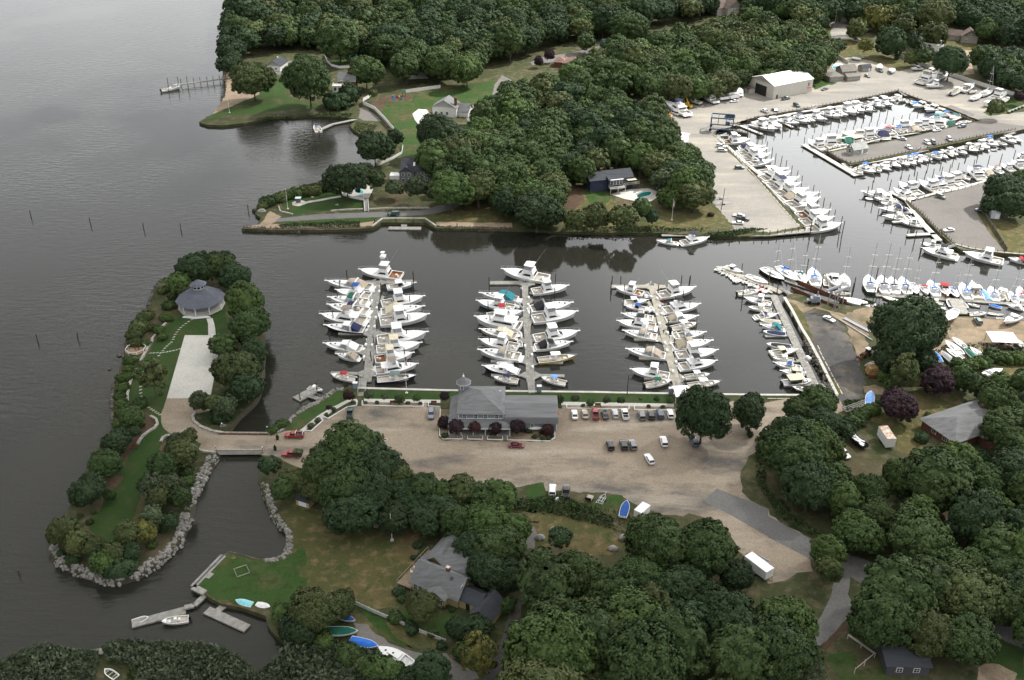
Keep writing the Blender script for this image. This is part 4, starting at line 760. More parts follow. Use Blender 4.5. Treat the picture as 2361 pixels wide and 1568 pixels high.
for i,(k,b,s,c,h,lb)in enumerate(dn):boat(E1,k,b,s,f'{lb}, {ORD[i]} from the dinghy dock tip',c,h,'dinghies along the dinghy dock')
boat(E1,'wa',(590,315),(280,190),'white cabin cruiser tied at the outer end of the dinghy dock','white',None,None)
boat(E1,'sailb',(1080,520),(675,355),'mastless grey decked sailing boat tied along the dinghy dock',None,None,None)
# boat house: single boats
boat(t_(2,1),'expb',(1340,650),(1525,668),'small white boat with teal bimini at the jetty below the flagpole','teal')
boat(t_(2,1),'fly',(1810,632),(1565,668),'white flybridge boat with navy bimini at the jetty below the flagpole','navy')
boat(t_(1,2),'cc',(615,455),(480,420),'white center console boat with square white top at the small float','white')
boat(t_(0,0),'open',(1665,800),(1490,830),'white and green boat on the lift at the long pier in the bay')
boat(t_(0,0),'open',(1665,770),(1590,775),'second white boat on the far side of the long pier in the bay')
boat(t_(1,0),'cc',(550,1155),(580,1212),'white boat with navy top at the end of the sloping jetty','navy')
boat(t_(0,3),'open',(1485,1025),(1735,985),'white open skiff with outboard alongside the long grey float')
boat(t_(0,3),'row',(1375,990),(1215,1035),'grey flat jon boat lying on the end of the long grey float',None,'grey',zp=.4)
boat(t_(0,3),'kay',(1390,970),(1485,985),'red kayak lying on the long grey float',zp=.4)
# sailing boats
S1,S2,S3=z_(3020,940),z_(3440,960),y_(3584,1100)
g='sailing yachts and boats along the sailing dock'
row([(S1,[('sail',(540,835),(130,600),'white','black','large black hulled yacht with cream deck'),('sail',(770,855),(425,575),'royal',None,'white yacht with bright blue dodger and sail cover'),('sail',(915,920),(800,655),'green','cream','cream yacht with green sail cover'),('sail',(1050,620),(1130,940),'royal',None,'white yacht with blue dodger, bow out'),('row',(1278,750),(1320,940),None,'wood','varnished wooden boat with green cover'),('wa',(1520,965),(1410,720),'white',None,'white pilothouse boat'),('sail',(1640,720),(1665,980),'white',None,'small white yacht')])],'from the first sailing dock tip',g)
row([(S2,[('sail',(150,655),(215,965),'blue','green','green hulled yacht with cream deck'),('sail',(385,665),(480,985),'navy',None,'white yacht with navy sail cover'),('sail',(570,690),(665,985),'navy',None,'white yacht with navy dodger'),('sail',(765,690),(890,990),'blue',None,'white yacht with grey deck'),('sail',(1050,990),(955,770),'grey','grey','grey yacht lying stern out'),('expw',(1245,1000),(1160,815),'red',None,'white motor boat under a red cover'),('sail',(1285,745),(1420,1030),'royal',None,'white yacht with small blue dodger'),('wa',(1610,1040),(1510,800),'red','wood','wooden boat with red canopy'),('sail',(1805,1050),(1680,845),'royal',None,'white yacht with blue cover lying stern out'),('sail',(1870,795),(2015,1090),'royal',None,'white yacht with blue cockpit canopy'),('wa',(2060,800),(2190,1070),'cream','cream','cream motor boat with cream hardtop')]),(S3,[('covf',(895,140),(985,258),'lblue',None,'boat under a light blue cover'),('sail',(995,120),(1060,268),'blue',None,'white yacht with tall white mast'),('cc',(1105,135),(1150,258),'white',None,'white center console boat'),('sail',(1205,165),(1275,282),'blue',None,'small white yacht'),('sail',(1300,125),(1360,275),'red',None,'white yacht at the edge of view')])],'from the second sailing dock tip',g)
g='boats on the inner side of the sailing docks'
for fr,k,b,s,c,h,lb in[(S1,'covf',(1085,985),(1370,1045),'white',None,'white wrapped hull behind the lattice hoist'),(S1,'covf',(1775,1070),(1445,1040),'tan',None,'boat with beige cover behind the lattice hoist'),(S1,'covf',(1530,1170),(2130,1275),'white',None,'very long boat in white shrink wrap on the shore'),(S2,'covf',(415,1025),(705,1090),'white','yellow','yellow hulled boat under a white cover'),(S2,'row',(1150,1075),(865,1090),None,'wood','pale wooden launch on the inner side of the sailing dock'),(S2,'cc',(1245,1095),(1540,1150),'white',None,'white center console boat on the inner side of the sailing dock'),(S3,'open',(755,290),(885,312),None,None,'low white skiff on the inner side of the sailing dock'),(S3,'covf',(980,300),(1118,328),'royal',None,'small boat under a bright blue cover inside the sailing dock'),(S3,'exps',(1180,312),(1349,345),'white',None,'white runabout inside the sailing dock at the edge of view'),(S3,'row',(688,285),(742,348),None,'aqua','turquoise dinghy by the wide gangway'),(S3,'row',(545,262),(588,338),None,'grey','grey green skiff by the wide gangway'),(S3,'wa',(390,345),(570,375),'white',None,'white cabin boat in the shallows beside the big round tree'),(S3,'open',(955,397),(775,400),None,None,'white rigid inflatable nosed against the sandy yard'),(S3,'row',(960,405),(1058,412),None,None,'white rowing boat drawn up at the sandy yard edge'),(S3,'row',(1135,415),(1065,415),None,'cream','cream dinghy drawn up beside the white rowing boat'),(S3,'row',(1140,458),(1060,455),None,'grey','grey dinghy on the sandy yard below the cream one'),(S2,'expw',(190,1185),(340,1200),'white',None,'white boat on the shore beside a green tarpaulin'),(S2,'exps',(550,1190),(760,1170),'blue',None,'white boat with blue tarpaulin on the shore beside the round tree')]:
 boat(fr,k,b,s,lb,c,h,g)
 # boats ashore, propped on stands
STANDS=[]
def ash(fr,k,b,s,c,h,lb,z=1.9,zp=1.2):
 o=boat(fr,k,b,s,lb,c,h,'boats stored ashore on stands',z=z,zp=zp);STANDS.append(o);return o
ash(S3,'sailb',(545,470),(640,350),None,None,'white keel boat hull standing on a cradle by the round tree',2.6)
ash(S3,'expw',(1150,490),(1300,415),'white',None,'white powerboat on a trailer at the sandy yard edge',2.2)
for k,b,s,c,h,lb in[('sailb',(600,640),(740,745),None,None,'white slim hull farthest left of the laid-up row'),('sailb',(525,680),(705,820),None,None,'white slim hull under mast beside the round tree'),('sailb',(530,760),(715,865),None,'cream','cream slim hull with wooden deck in the laid-up row'),('sailb',(785,742),(930,838),None,None,'white slim hull farthest right of the laid-up row'),('covf',(480,790),(615,900),'grey',None,'hull under a grey ribbed cover in the laid-up row'),('covf',(725,755),(850,860),'green',None,'hull under a dark green tarpaulin in the laid-up row'),('covf',(385,780),(470,895),'royal',None,'hull under a bright blue tarpaulin in the laid-up row'),('sailb',(1270,662),(1345,735),None,None,'white slim hull behind the white canopy tent')]:
 ash(S3,k,b,s,c,h,lb,1.7)
Y1,Y2,Y3=z_(2600,260),z_(3400,220),t_(3,0)
for fr,k,b,s,c,h,lb in[(Y1,'fly',(285,690),(700,900),'navy',None,'long white flybridge boat ashore beside the white van'),(Y1,'wa',(690,620),(945,680),'white','cream','cream cabin boat ashore beside the yellow crane'),(Y1,'fly',(955,550),(1225,665),'royal',None,'white flybridge boat ashore with bright blue bimini'),(Y1,'flyb',(1050,440),(1380,600),'aqua',None,'white boat ashore with turquoise canopy'),(Y1,'trawl',(1200,420),(1575,580),'navy',None,'tall white trawler ashore beside the small store hut'),(Y1,'exps',(1500,440),(1670,535),'white',None,'white hull ashore behind the tall trawler'),(Y2,'wa',(1130,240),(1340,225),'white',None,'white cabin boat ashore on the yard corner by the dry lawn'),(Y2,'exph',(1345,350),(1610,280),'grey',None,'white cruiser ashore farthest back of the stored cluster'),(Y2,'con',(1810,335),(1600,410),None,None,'white sportfishing boat ashore against the roadside fence'),(Y2,'con',(1590,400),(1275,500),'cream',None,'white sportfishing boat ashore with clear bridge curtains'),(Y2,'conk',(1405,560),(1690,540),None,None,'white sportfishing boat ashore nearest the basin'),(Y2,'wa',(2280,545),(2075,650),'white',None,'white pilothouse boat ashore beside the road'),(Y2,'cc',(2070,615),(1860,700),'cream',None,'cream open boat ashore in front of the pilothouse boat'),(Y2,'open',(2345,645),(2200,665),None,None,'small white open hull ashore beside the road'),(Y2,'cov',(780,310),(780,235),'white',None,'white hull on a trailer at the lawn kerb'),(Y2,'cov',(560,160),(545,225),'white',None,'white boat on a trailer behind the grey green pickup'),(Y3,'sail',(2070,830),(1965,870),'white',None,'white yacht ashore with its mast standing'),(Y3,'sailb',(1970,870),(1880,905),None,None,'white yacht ashore without a mast in the gravel yard'),(Y3,'con',(2195,860),(2070,905),None,None,'white sportfishing boat ashore beside the dark tree'),(Y3,'open',(2225,900),(2140,935),None,None,'small white hull ashore on the grass edge'),(Y3,'cov',(860,540),(775,520),'white',None,'covered white boat on the gravel beside the long fence')]:
 ash(fr,k,b,s,c,h,lb)
 # boatyard basins
BEAM=1.38
N2,N3,N4,N5,N6,N7,N8,N9=z_(2840,480),z_(2980,640),z_(3000,340),z_(3400,220),z_(3180,420),z_(3584,380),z_(3420,580),z_(3584,560)
row([(N2,[('row',(345,285),(200,285),None,'cream','cream launch'),('con',(670,325),(420,350)),('conk',(715,395),(240,400)),('exph',(1000,495),(545,500),'navy'),('con',(1040,570),(520,610)),('con',(1100,655),(590,700)),('expb',(1150,760),(700,815),'navy')]),(N3,[('wa',(770,180),(230,225),'white'),('fly',(815,260),(300,345),'cream'),('con',(965,370),(385,450)),('fly',(1010,465),(450,520),'navy'),('con',(1145,565),(570,620)),('exph',(1355,635),(680,710)),('con',(1360,740),(785,830)),('wa',(1340,870),(880,915),'white'),('conk',(1550,975),(965,1030)),('con',(1620,1090),(1030,1140)),('cond',(1765,1205),(1145,1270))])],'from the travel lift, west basin quay','boats along the west basin quay')
row([(N4,[('cond',(475,840),(45,710)),('con',(575,795),(310,660)),('cond',(900,725),(530,625),None,'grey'),('fly',(1090,700),(780,580),'navy'),('exph',(1195,670),(950,570)),('con',(1405,655),(1080,545)),('cond',(1690,600),(1300,490)),('exph',(1805,565),(1530,470)),('con',(1985,545),(1650,410)),('con',(2120,510),(1800,380)),('fly',(2275,490),(1990,380),'black'),('exph',(2290,430),(2150,355))]),(N5,[('cond',(635,955),(390,870)),('con',(790,935),(540,840)),('wa',(835,845),(680,795),'white'),('cc',(955,755),(780,805),'white'),('row',(320,812),(440,792),None,None,'white tender'),('covf',(405,770),(525,772),'white'),('covf',(540,745),(700,752),'white')])],'from the travel lift, north basin quay','boats along the north basin quay')
row([(N5,[('open',(895,845),(1050,805)),('cc',(1030,875),(1185,830),'black'),('cov',(1120,905),(1270,855),'royal'),('wa',(1170,955),(1430,905),'white'),('open',(1375,990),(1520,940),None,'aqua'),('wa',(1395,1030),(1650,965),'white'),('wa',(1585,1085),(1760,1020),'cream','cream'),('cc',(1635,1120),(1880,1080),'royal'),('expb',(1845,1165),(2020,1100),'teal'),('open',(2030,1255),(2200,1210))])],'from the far corner, east basin quay','boats along the east basin quay')
row([(N6,[('cond',(250,660),(570,815)),('con',(530,600),(740,790)),('expb',(680,590),(880,770),'cream'),('exp',(735,565),(1030,730),'green'),('house',(860,535),(1200,680),'cream'),('con',(1055,500),(1260,660),'cream'),('con',(1175,480),(1470,650)),('exp',(1455,435),(1680,605),'navy'),('expb',(1605,390),(1800,565),'red'),('cc',(1760,395),(2030,505),'royal')]),(N5,[('con',(835,1250),(1090,1410)),('exph',(970,1265),(1280,1410)),('con',(1110,1250),(1330,1390)),('cond',(1200,1215),(1450,1380)),('fly',(1300,1180),(1500,1360),'navy'),('fly',(1520,1160),(1660,1340),'teal'),('exp',(1750,1190),(1900,1315),'green')])],'from the middle pier tip, north side','boats on the north side of the middle pier')
row([(N6,[('row',(1090,1225),(900,1080),None,None,'long white tender'),('open',(1240,1275),(1065,1160)),('fly',(1475,1245),(1160,1125),'royal'),('cc',(1590,1235),(1400,1110),'white'),('exph',(1760,1195),(1530,1090)),('wa',(1770,1140),(1610,1050),'white'),('cond',(1945,1140),(1710,1025),None,'grey')]),(N8,[('con',(995,375),(820,260)),('fly',(1125,365),(900,230),'blue'),('fly',(1235,325),(1010,200),'royal'),('exph',(1345,295),(1110,180)),('cc',(1420,270),(1270,180),'green'),('cc',(1600,260),(1370,140),'royal'),('exph',(1705,240),(1480,120)),('con',(1895,185),(1650,80)),('wa',(2055,165),(1870,60),'white')])],'from the middle pier tip, south side','boats on the south side of the middle pier')
row([(N7,[('cond',(1530,1040),(1200,935),None,'grey'),('cc',(1615,1015),(1430,910),'white'),('con',(1720,990),(1480,870)),('fly',(1880,945),(1590,815),'royal'),('row',(1870,1005),(1760,1012)),('cc',(2050,930),(1820,830),'black'),('wa',(2200,885),(1990,770),'white'),('exph',(2330,855),(2130,760))])],'before the middle pier root, south side','boats near the root of the middle pier')
for i,(b,s)in enumerate([((450,265),(370,278)),((590,240),(510,252)),((690,215),(605,232)),((830,185),(770,195)),((350,290),(240,300))]):
 boat(N8,'row',b,s,f'small white dinghy on the pier edge behind the blue topped boats, {ORD[i]} of five',None,None,'dinghies on the middle pier edge')
row([(N8,[('exps',(135,890),(640,945),'white',None,'long white go-fast boat'),('con',(360,980),(780,1015)),('inf',(200,995),(350,980),'white'),('con',(470,1050),(780,1095),'cream'),('exp',(460,1190),(1000,1195),'navy'),('expb',(525,1330),(1010,1330),'cream'),('cond',(840,1405),(1260,1465),'white')])],'from the lower pier tip, west face','boats on the west face of the lower pier')
row([(N8,[('fly',(720,815),(1070,965),'navy'),('con',(820,715),(1190,910)),('cond',(1190,675),(1580,855)),('fly',(1345,645),(1700,820),'navy'),('con',(1480,600),(1880,790),'cream'),('con',(1620,540),(2000,730)),('cc',(1800,520),(2140,610),'black'),('fly',(2090,425),(2340,610),'navy')]),(N9,[('exph',(1475,505),(1800,650)),('fly',(1700,480),(1960,575),'rust'),('cond',(1955,440),(2170,555),'green'),('con',(2140,380),(2361,510)),('con',(2260,255),(2400,345))])],'from the lower pier tip, north face','boats on the north face of the lower pier')
L1=z_(3584,840)
g='large yachts on the channel face of the lower pier'
boat(L1,'con',(465,610),(830,660),'white flybridge boat against the lower pier, behind the dark topped trawler',None,None,g)
boat(L1,'flyb',(480,725),(1125,860),'white trawler yacht with dark grey bridge enclosure at the lower pier','black',None,g)
boat(L1,'cond',(1255,815),(1985,950),'largest white sportfishing yacht lying along the lower pier channel face',None,None,g)
boat(L1,'exps',(2095,895),(2440,950),'white boat with red stripe and red canopy at the right edge','red',None,g)
BEAM=1.15
# ashore at the bottom of the picture
B3=t_(1,3)
ash(B3,'covf',(1130,1255),(865,1185),'royal',None,'boat under a sagging bright blue tarpaulin beside the gravel track',1.5,.9)
ash(B3,'sailb',(1125,1260),(1440,1415),None,None,'white sailing hull with grey cover beside the gravel track',1.6,.9)
ash(B3,'covf',(940,1115),(640,1105),'green',None,'boat under a dark green tarpaulin beneath the trees',1.5,.9)
ash(B3,'covf',(915,1010),(735,950),'blue',None,'boat under a faded blue cover beneath the trees',1.5,.9)
ash(B3,'covf',(320,935),(240,1010),'lblue',None,'small boat under a pale blue cover in the waterside bushes',1.4,.7)
for fr,b,s,h,lb in[(t_(0,3),(2170,825),(2325,862),'aqua','pale green upturned skiff on the lawn'),(B3,(130,888),(0,850),'white','white upturned canoe beside the pale green skiff')]:
 r,L0=PROTO['covf'];boat(fr,'covf',b,s,lb,'white' if h=='white' else 'aqua',h,'upturned boats on the lawn',z=.7,zp=.9)
ash(t_(0,3),'row',(965,1470),(1075,1545),None,'aqua','broken pale blue dinghy among the reeds',.95,.5)
ash(t_(2,1),'row',(1905,212),(1835,216),None,'yellow','white and yellow dinghy stored at the edge of the yard',1.0,.8)
ash(t_(3,2),'sailb',(2165,265),(1990,310),None,None,'white sailing dinghy on a trailer on the dry field',1.4,.8)
ash(t_(3,2),'open',(990,200),(910,240),None,'grey','grey skiff on the ground between the excavators',.95,.6)
ash(t_(3,2),'covf',(950,470),(935,590),'lblue',None,'boat shrouded in a light blue tarpaulin by the gangways',1.5,.9)
ash(d_,'covf',(1446,1152),(1436,1188),'blue',None,'trailered boat under a smooth blue cover beside the white trailer',1.5,1.0)
def make_stands():
 for o in STANDS:
  sx,sy,sz=o.scale;L=PROTO_L(o);hw=1.0*sy;z0=GZ+.05;top=o.location.z+.1;mb=MB();ca,sa=math.cos(o.rotation_euler.z),math.sin(o.rotation_euler.z)
  if top-z0<.35:continue
  at=lambda x,y:(o.location.x+x*ca-y*sa,o.location.y+x*sa+y*ca)
  for x in(-.3*L,.22*L):
   for y in(-hw,hw):
    px,py=at(x,y*1.25);qx,qy=at(x,y*.8);mb.tu([(px,py,z0-.1),(qx,qy,top)],.06,4)
   px,py=at(x,0);mb.box((px,py,z0+.18),(.5,.6,.5),o.rotation_euler.z)
  t=mb.bd('boat_stand',M['timber']);tag(t,'props under the '+o['label'],'boat stand','props under the stored boats')
def PROTO_L(o):
 h=o.children[0];return max(v.co.x for v in h.data.vertices)*2*o.scale[0]
make_stands()
for r,_ in PROTO.values():
 for c in list(r.children):bpy.data.objects.remove(c)
 bpy.data.objects.remove(r)
print('boats',NB[0])
# ------------------------------------------------------------------ floating docks, gangways, piles, quay walls
def ribbon(mb,pts,w,z0,z1):
 for a,b in zip(pts[:-1],pts[1:]):
  d=b-a;L=d.length;mb.box(((a.x+b.x)/2,(a.y+b.y)/2,(z0+z1)/2),(L+w*.0,w,z1-z0),math.atan2(d.y,d.x))
def dock(label,fr,main,w,fingers,m=None,group='floating docks',fw=1.5,z=.5,name='floating_dock',gus=True):
 """a floating dock: main walkway, then finger piers (each its own part) with the triangular gussets at their roots"""
 root=emp(name,W(fr,*main[0],0),0,label,'dock',group);O=root.location;m=m or M['wood']
 pts=[W(fr,u,v,z)for u,v in main];mb=MB();ribbon(mb,[p-O for p in pts],w,z-.42,z);mb.bd('walkway',m,root)
 for k,f in enumerate(fingers):
  a,b=W(fr,*f[0],z)-O,W(fr,*f[1],z)-O;ww=f[2]if len(f)>2 else fw;d=(b-a);d.z=0;d.normalize();n=Vector((-d.y,d.x,0))
  fb=MB();L=(b-a).length;fb.box(((a.x+b.x)/2,(a.y+b.y)/2,z-.215),(L,ww,.41),math.atan2(d.y,d.x))
  if gus:
   for s in(1,-1):
    p0=a+n*s*ww/2;p1=p0+d*1.8;p2=p0+n*s*1.6
    fb.prism([(p0.x,p0.y),(p1.x,p1.y),(p2.x,p2.y)],z-.38,z-.012)
  fb.bd('finger',m,root)
 return root
A1,A2,B1,B2,C1,C2,E1,E2=z_(1272,1010),z_(1272,1270),z_(1880,1030),z_(1880,1270),z_(2420,1080),z_(2440,1270),z_(2840,1020),z_(2960,1250)
def a2(u,v):return(u,v+1199)
dock('long grey floating dock leftmost of the three in the marina',A1,[(1095,520),(905,a2(0,1180)[1])],2.7,[((1130,545),(1755,530),2.6),((1060,545),(870,545),2.6),((985,840),(900,840)),((1160,840),(1215,840)),((960,1160),(840,1155)),((1130,1160),(1200,1160)),((935,1485),(375,1490)),((1070,1480),(1260,1490)),((880,1840),(310,1842)),((1010,1840),(1180,1845)),((840,2230),(235,2215)),((960,2235),(1500,2228))])
dock('grey floating dock in the middle of the three',B1,[(1015,455),(1120,1108+1190)],2.6,[((975,460),(365,465),2.6),((1060,470),(1200,470),2.6),((985,800),(780,805)),((1080,800),(1150,810)),((1000,1150),(900,1150)),((1110,1160),(1615,1185)),((1005,1520),(920,1530)),((1100,1510),(1250,1530)),((1035,1108+795),(385,1108+800)),((1180,1108+810),(1715,1108+825)),((1050,1108+1055),(390,1108+1060)),((1190,1108+1060),(1745,1108+1070))])
c2=lambda u,v:(u+92,v+876)
dock('floating dock rightmost of the three, near the big oak',C1,[(865,285),c2(1250,1290)],2.6,[((830,300),(115,300),2.4),((920,305),(1120,300),2.4),((850,620),(790,625)),((960,620),(1080,630)),((940,930),(880,930)),((1050,930),(1400,945)),(c2(940,390),c2(445,400)),(c2(1100,400),c2(1220,410)),(c2(1060,740),c2(535,745)),(c2(1200,740),c2(1300,760)),(c2(1150,1110),c2(630,1115)),(c2(1290,1110),c2(1650,1120))],M['woodlight'])
e2=lambda u,v:(u+553,v+1061)
dock('weathered narrow dock running along the stone bulkhead',E1,[(1170,740),e2(1410,1395)],2.6,[((1160,755),(620,750)),((1200,1025),(1080,1035)),((1320,1255),(915,1255)),((1430,1475),(1015,1490)),(e2(1010,645),e2(580,655)),(e2(1130,885),e2(1000,890)),(e2(1230,1130),e2(1090,1130)),(e2(1330,1320),e2(890,1325))],gus=False)
dock('narrow dinghy dock angling out from the sailing docks',E1,[(235,250),(1080,590),(1320,690)],2.6,[],M['woodlight'])
dock('narrow walkway of the first sailing dock',E1,[(1390,460),(1870,625),(2200,720),(2420,800)],1.8,[((1880,590),(1800,440)),((2230,600),(2170,430)),((2420,720),(2390,560))],gus=False)
dock('long walkway of the second sailing dock',S2,[(290,1010),(1150,1060),(2230,1130),(2700,1165),(3400,1230)],1.9,[((330,1000),(320,860),1.2),((760,1000),(700,840),1.2),((1140,1030),(1060,850),1.2),((1540,1060),(1440,880),1.2),((1890,1090),(1780,900),1.2),((2250,1100),(2180,900),1.2)],gus=False)
dock('wide sloping ramp from the second sailing dock to the sandy yard',S2,[(1740,1080),(1900,1360)],4.5,[],gus=False,z=.75)
dock('floating dock with a boat beside the curved stone bank',t_(1,2),[(370,545),(530,460)],3.4,[],gus=False)
dock('white ended dock off the tip of the middle pier',N6,[(150,720),(1090,1270)],2.6,[((1060,1290),(1240,1260),2.2)],M['concrete'],gus=False,z=.8)
dock('pale dock under the west face of the lower pier',N8,[(660,850),(960,1010),(1240,1430),(1560,1760)],2.4,[((870,1410),(690,1415))],M['concrete'],gus=False,z=.8)
dock('empty pale finger dock below the west face of the lower pier',L1,[(730,430),(205,460)],1.8,[],M['concrete'],gus=False,z=.8)
dock('pale finger dock at the middle pier north side',N6,[(1660,620),(1400,470)],1.5,[],M['concrete'],gus=False,z=.8)
dock('pale finger dock in the north basin near the travel lift',N4,[(450,600),(790,775)],1.6,[],M['concrete'],gus=False,z=.8)
dock('long white float below the travel lift',N2,[(480,90),(560,100),(960,260)],1.8,[],M['concrete'],gus=False,z=.7)
dock('pale finger dock near the root of the middle pier',N7,[(840,1000),(1060,1130)],1.6,[],M['concrete'],gus=False,z=.8)
dock('short pale finger dock in the east basin',N7,[(1200,400),(1060,455)],1.8,[],M['concrete'],gus=False,z=.8)
dock('pale service dock under the north basin quay',N4,[(30,690),(560,570),(960,490),(1640,390),(2200,300)],1.8,[],M['concrete'],gus=False,z=.8)
dock('pale service dock under the west basin quay',N2,[(150,330),(560,700),(980,1050),(1340,1560),(1560,1900)],1.8,[],M['concrete'],gus=False,z=.9)
dock('pale service dock along the north edge of the middle pier',N6,[(600,850),(1220,710),(1640,600),(2150,520),(2560,440),(3300,280)],1.6,[],M['concrete'],gus=False,z=.95)
dock('pale service dock along the south edge of the middle pier',N8,[(60,350),(700,250),(1050,160),(1560,20)],1.5,[],M['concrete'],gus=False,z=.7)
dock('pale service dock along the north edge of the lower pier',N8,[(1150,985),(1500,880),(1900,800),(2300,690),(2700,590)],1.6,[],M['concrete'],gus=False,z=.95)
dock('narrow T shaped jetty below the flagpole lawn',t_(2,1),[(1380,600),(1760,598)],1.5,[((1550,590),(1520,530),1.3)],gus=False,z=.8,group='private jetties')
dock('float with concrete gangway inside the recessed sea wall',t_(1,1),[(1222,534),(1522,536)],2.6,[((1366,520),(1366,448),2.4)],gus=False,group='private jetties')
dock('sloping jetty with handrails below the white fence',t_(1,0),[(600,1190),(700,1145),(940,1095)],2.0,[],gus=False,z=.9,group='private jetties')
dock('long grey float carrying a kayak and a jon boat',t_(0,3),[(1215,1050),(1710,920)],2.3,[],gus=False,group='private jetties')
dock('narrow boardwalk gangway down to the long grey float',t_(0,3),[(1700,895),(1790,875),(1930,745)],1.3,[],gus=False,z=.8,group='private jetties')
dock('grey float left loose below the lawn',t_(0,3),[(1905,920),(2280,1090)],2.3,[((2000,930),(2100,850),1.6)],gus=False,group='private jetties')
dock('boardwalk along the edge of the lawn',t_(0,3),[(2060,415),(1780,705),(1890,760)],1.6,[((1900,590),(1950,610),1.8)],gus=False,z=1.3,group='private jetties')
dock('long narrow pier reaching into the bay',t_(0,0),[(2160,712),(1670,775)],1.3,[],gus=False,z=1.9,group='private jetties')
dock('timber pier with cross bracing along the yard end',t_(2,1),[(2020,595),(2361,590),(2760,555)],3.2,[],gus=False,z=1.15)
# dock boxes and pedestals
bxp=MB();bxp.box((0,0,.3),(1.25,.62,.55));bxp.box((0,0,.62),(1.3,.68,.1),tap=.9);bx=bxp.bd('dock_box',M['white'])
pdp=MB();pdp.box((0,0,.5),(.28,.28,1.0));pdp.box((0,0,1.06),(.36,.36,.12),tap=.7);pd=pdp.bd('power_pedestal',M['white'])
nbx=0
def small(o,fr,u,v,rz,label,cat,group,z=.5):
 c=o.copy();COL.objects.link(c);c.location=W(fr,u,v,z);c.rotation_euler=(0,0,rz);return tag(c,label,cat,group)
for nm,fr,lst in(('left dock',A1,[(1025,735),(1130,735),(995,905),(1085,1040),(955,1215),(1065,1215),(932,1385),(1045,1385),(885,515+1199),(1000,525+1199),(850,745+1199)]),('middle dock',B1,[(950,590),(1075,885),(915,835),(1018,540+1108),(1145,705+1108),(1155,930+1108),(1085,755)]),('right dock',C1,[(855,510),(965,540),(1015,690),(955,840),(1050,825),(1003,1005),(1155,1175),(1105,1365),(1215,1375),(1145,1500),c2(1220,840),c2(1160,1010),c2(1350,1130)])):
 for i,(u,v)in enumerate(lst):small(bx,fr,u,v,R(84 if nm=='left dock' else 96),f'white dock box on the {nm}, {ORD[i]} from the head','dock box','white boxes on the docks')
for nm,fr,lst in(('left dock',A1,[(1038,660),(1135,660),(990,970),(1095,970),(950,1300),(1045,1300),(897,445+1199),(1010,445+1199),(848,800+1199),(958,800+1199)]),('middle dock',B1,[(1000,440),(980,960),(1078,960),(995,190+1108),(1110,195+1108),(1025,585+1108),(1138,590+1108),(1050,905+1108)]),('right dock',C1,[(842,265),(940,450),(938,755),(1040,755),(1025,1080),(1135,1090),(1125,1415),c2(1140,910),c2(1250,915)]),('bulkhead dock',E1,[(1190,870),(1310,1110),(1425,1330),e2(990,500),e2(1105,740),e2(1230,980),e2(1425,1370)])):
 for i,(u,v)in enumerate(lst):small(pd,fr,u,v,0,f'slim white power pedestal on the {nm}, {ORD[i]} from the outer end','pedestal','power pedestals on the docks')
small(bx,E2,1260,860,R(115),'large white box on the bulkhead dock','dock box','white boxes on the docks').scale=(1.5,1.5,1.3)
bpy.data.objects.remove(bx);bpy.data.objects.remove(pd)
for fr,u,v,lb in[(A1,692,a2(0,1290)[1],'left'),(B2,1275,1350,'middle'),(C2,1120,1390,'right')]:
 r=emp('utility_cabinet',W(fr,u,v+20),0,f'blue grey utility cabinet on the seawall at the foot of the {lb} dock','cabinet','utility cabinets on the seawall')
 MB().box((0,0,1.05),(1.3,.9,2.1)).bd('body',mat('bluegrey_paint',(.23,.27,.33),.6),r);MB().box((0,0,2.16),(1.5,1.1,.16),tap=.92).bd('lid',M['white'],r);MB().box((0,-.46,1.0),(1.0,.05,1.6)).bd('door',mat('bluegrey_door',(.26,.30,.36),.6),r)
def gwy(label,fr,p,q,w=1.6,z0=GZ+.15,z1=.55,m=None):
 a,b=W(fr,*p,z0),W(fr,*q,z1);r=emp('gangway',a,0,label,'gangway','gangways to the docks');d=b-a;n=Vector((-d.y,d.x,0)).normalized()*w/2
 mb=MB();v=[-n,n,d+n,d-n];lo=[x-Vector((0,0,.2))for x in v];mb.add(v+lo,[(3,2,1,0),(0,1,5,4),(1,2,6,5),(2,3,7,6),(3,0,4,7)]);mb.add(v,[(0,1,2,3)]);mb.bd('deck',m or M['concrete'],r)
 for s in(1,-1):
  h=MB();u=Vector((0,0,1.0));h.tu([n*s+u,d+n*s+u],.04,4);h.tu([n*s+u*.5,d+n*s+u*.5],.025,4)
  for k in range(6):c=d*(k/5)+n*s;h.tu([c,c+u],.03,4)
  h.bd('handrail',M['steel'],r)
 return r
gwy('pale gangway from the seawall to the left dock',A2,(800,1440),(840,1110),2.2);gwy('pale gangway from the seawall to the middle dock',B2,(1140,1390),(1115,1160),2.0);gwy('pale gangway from the seawall to the right dock',C2,(1330,1340),(1265,1200),2.0)
gwy('narrow gangway at the near end of the bulkhead dock',E2,(1640,1470),(1480,1310),1.4);gwy('ribbed gangway to the float by the curved stone bank',t_(1,2),(600,545),(480,510),1.5)
gwy('gangway with handrails from the grassy bank to the dinghy dock',E1,(1500,720),(1290,600),1.4);gwy('long white gangplank near the root of the middle pier',N7,(2190,690),(2010,750),1.6,z1=1.0)
gwy('pale double gangplank on the south side of the middle pier',N7,(540,960),(380,1060),1.8,z1=.9);gwy('pale double gangplank on the lower pier',L1,(1100,640),(960,680),1.8,z1=.9);gwy('pale gangplank over the north basin corner',N5,(920,670),(1040,750),1.6,z1=.9)
gwy('striped white gangplank on the north basin quay',N4,(1270,370),(1140,450),1.8,z1=.9)
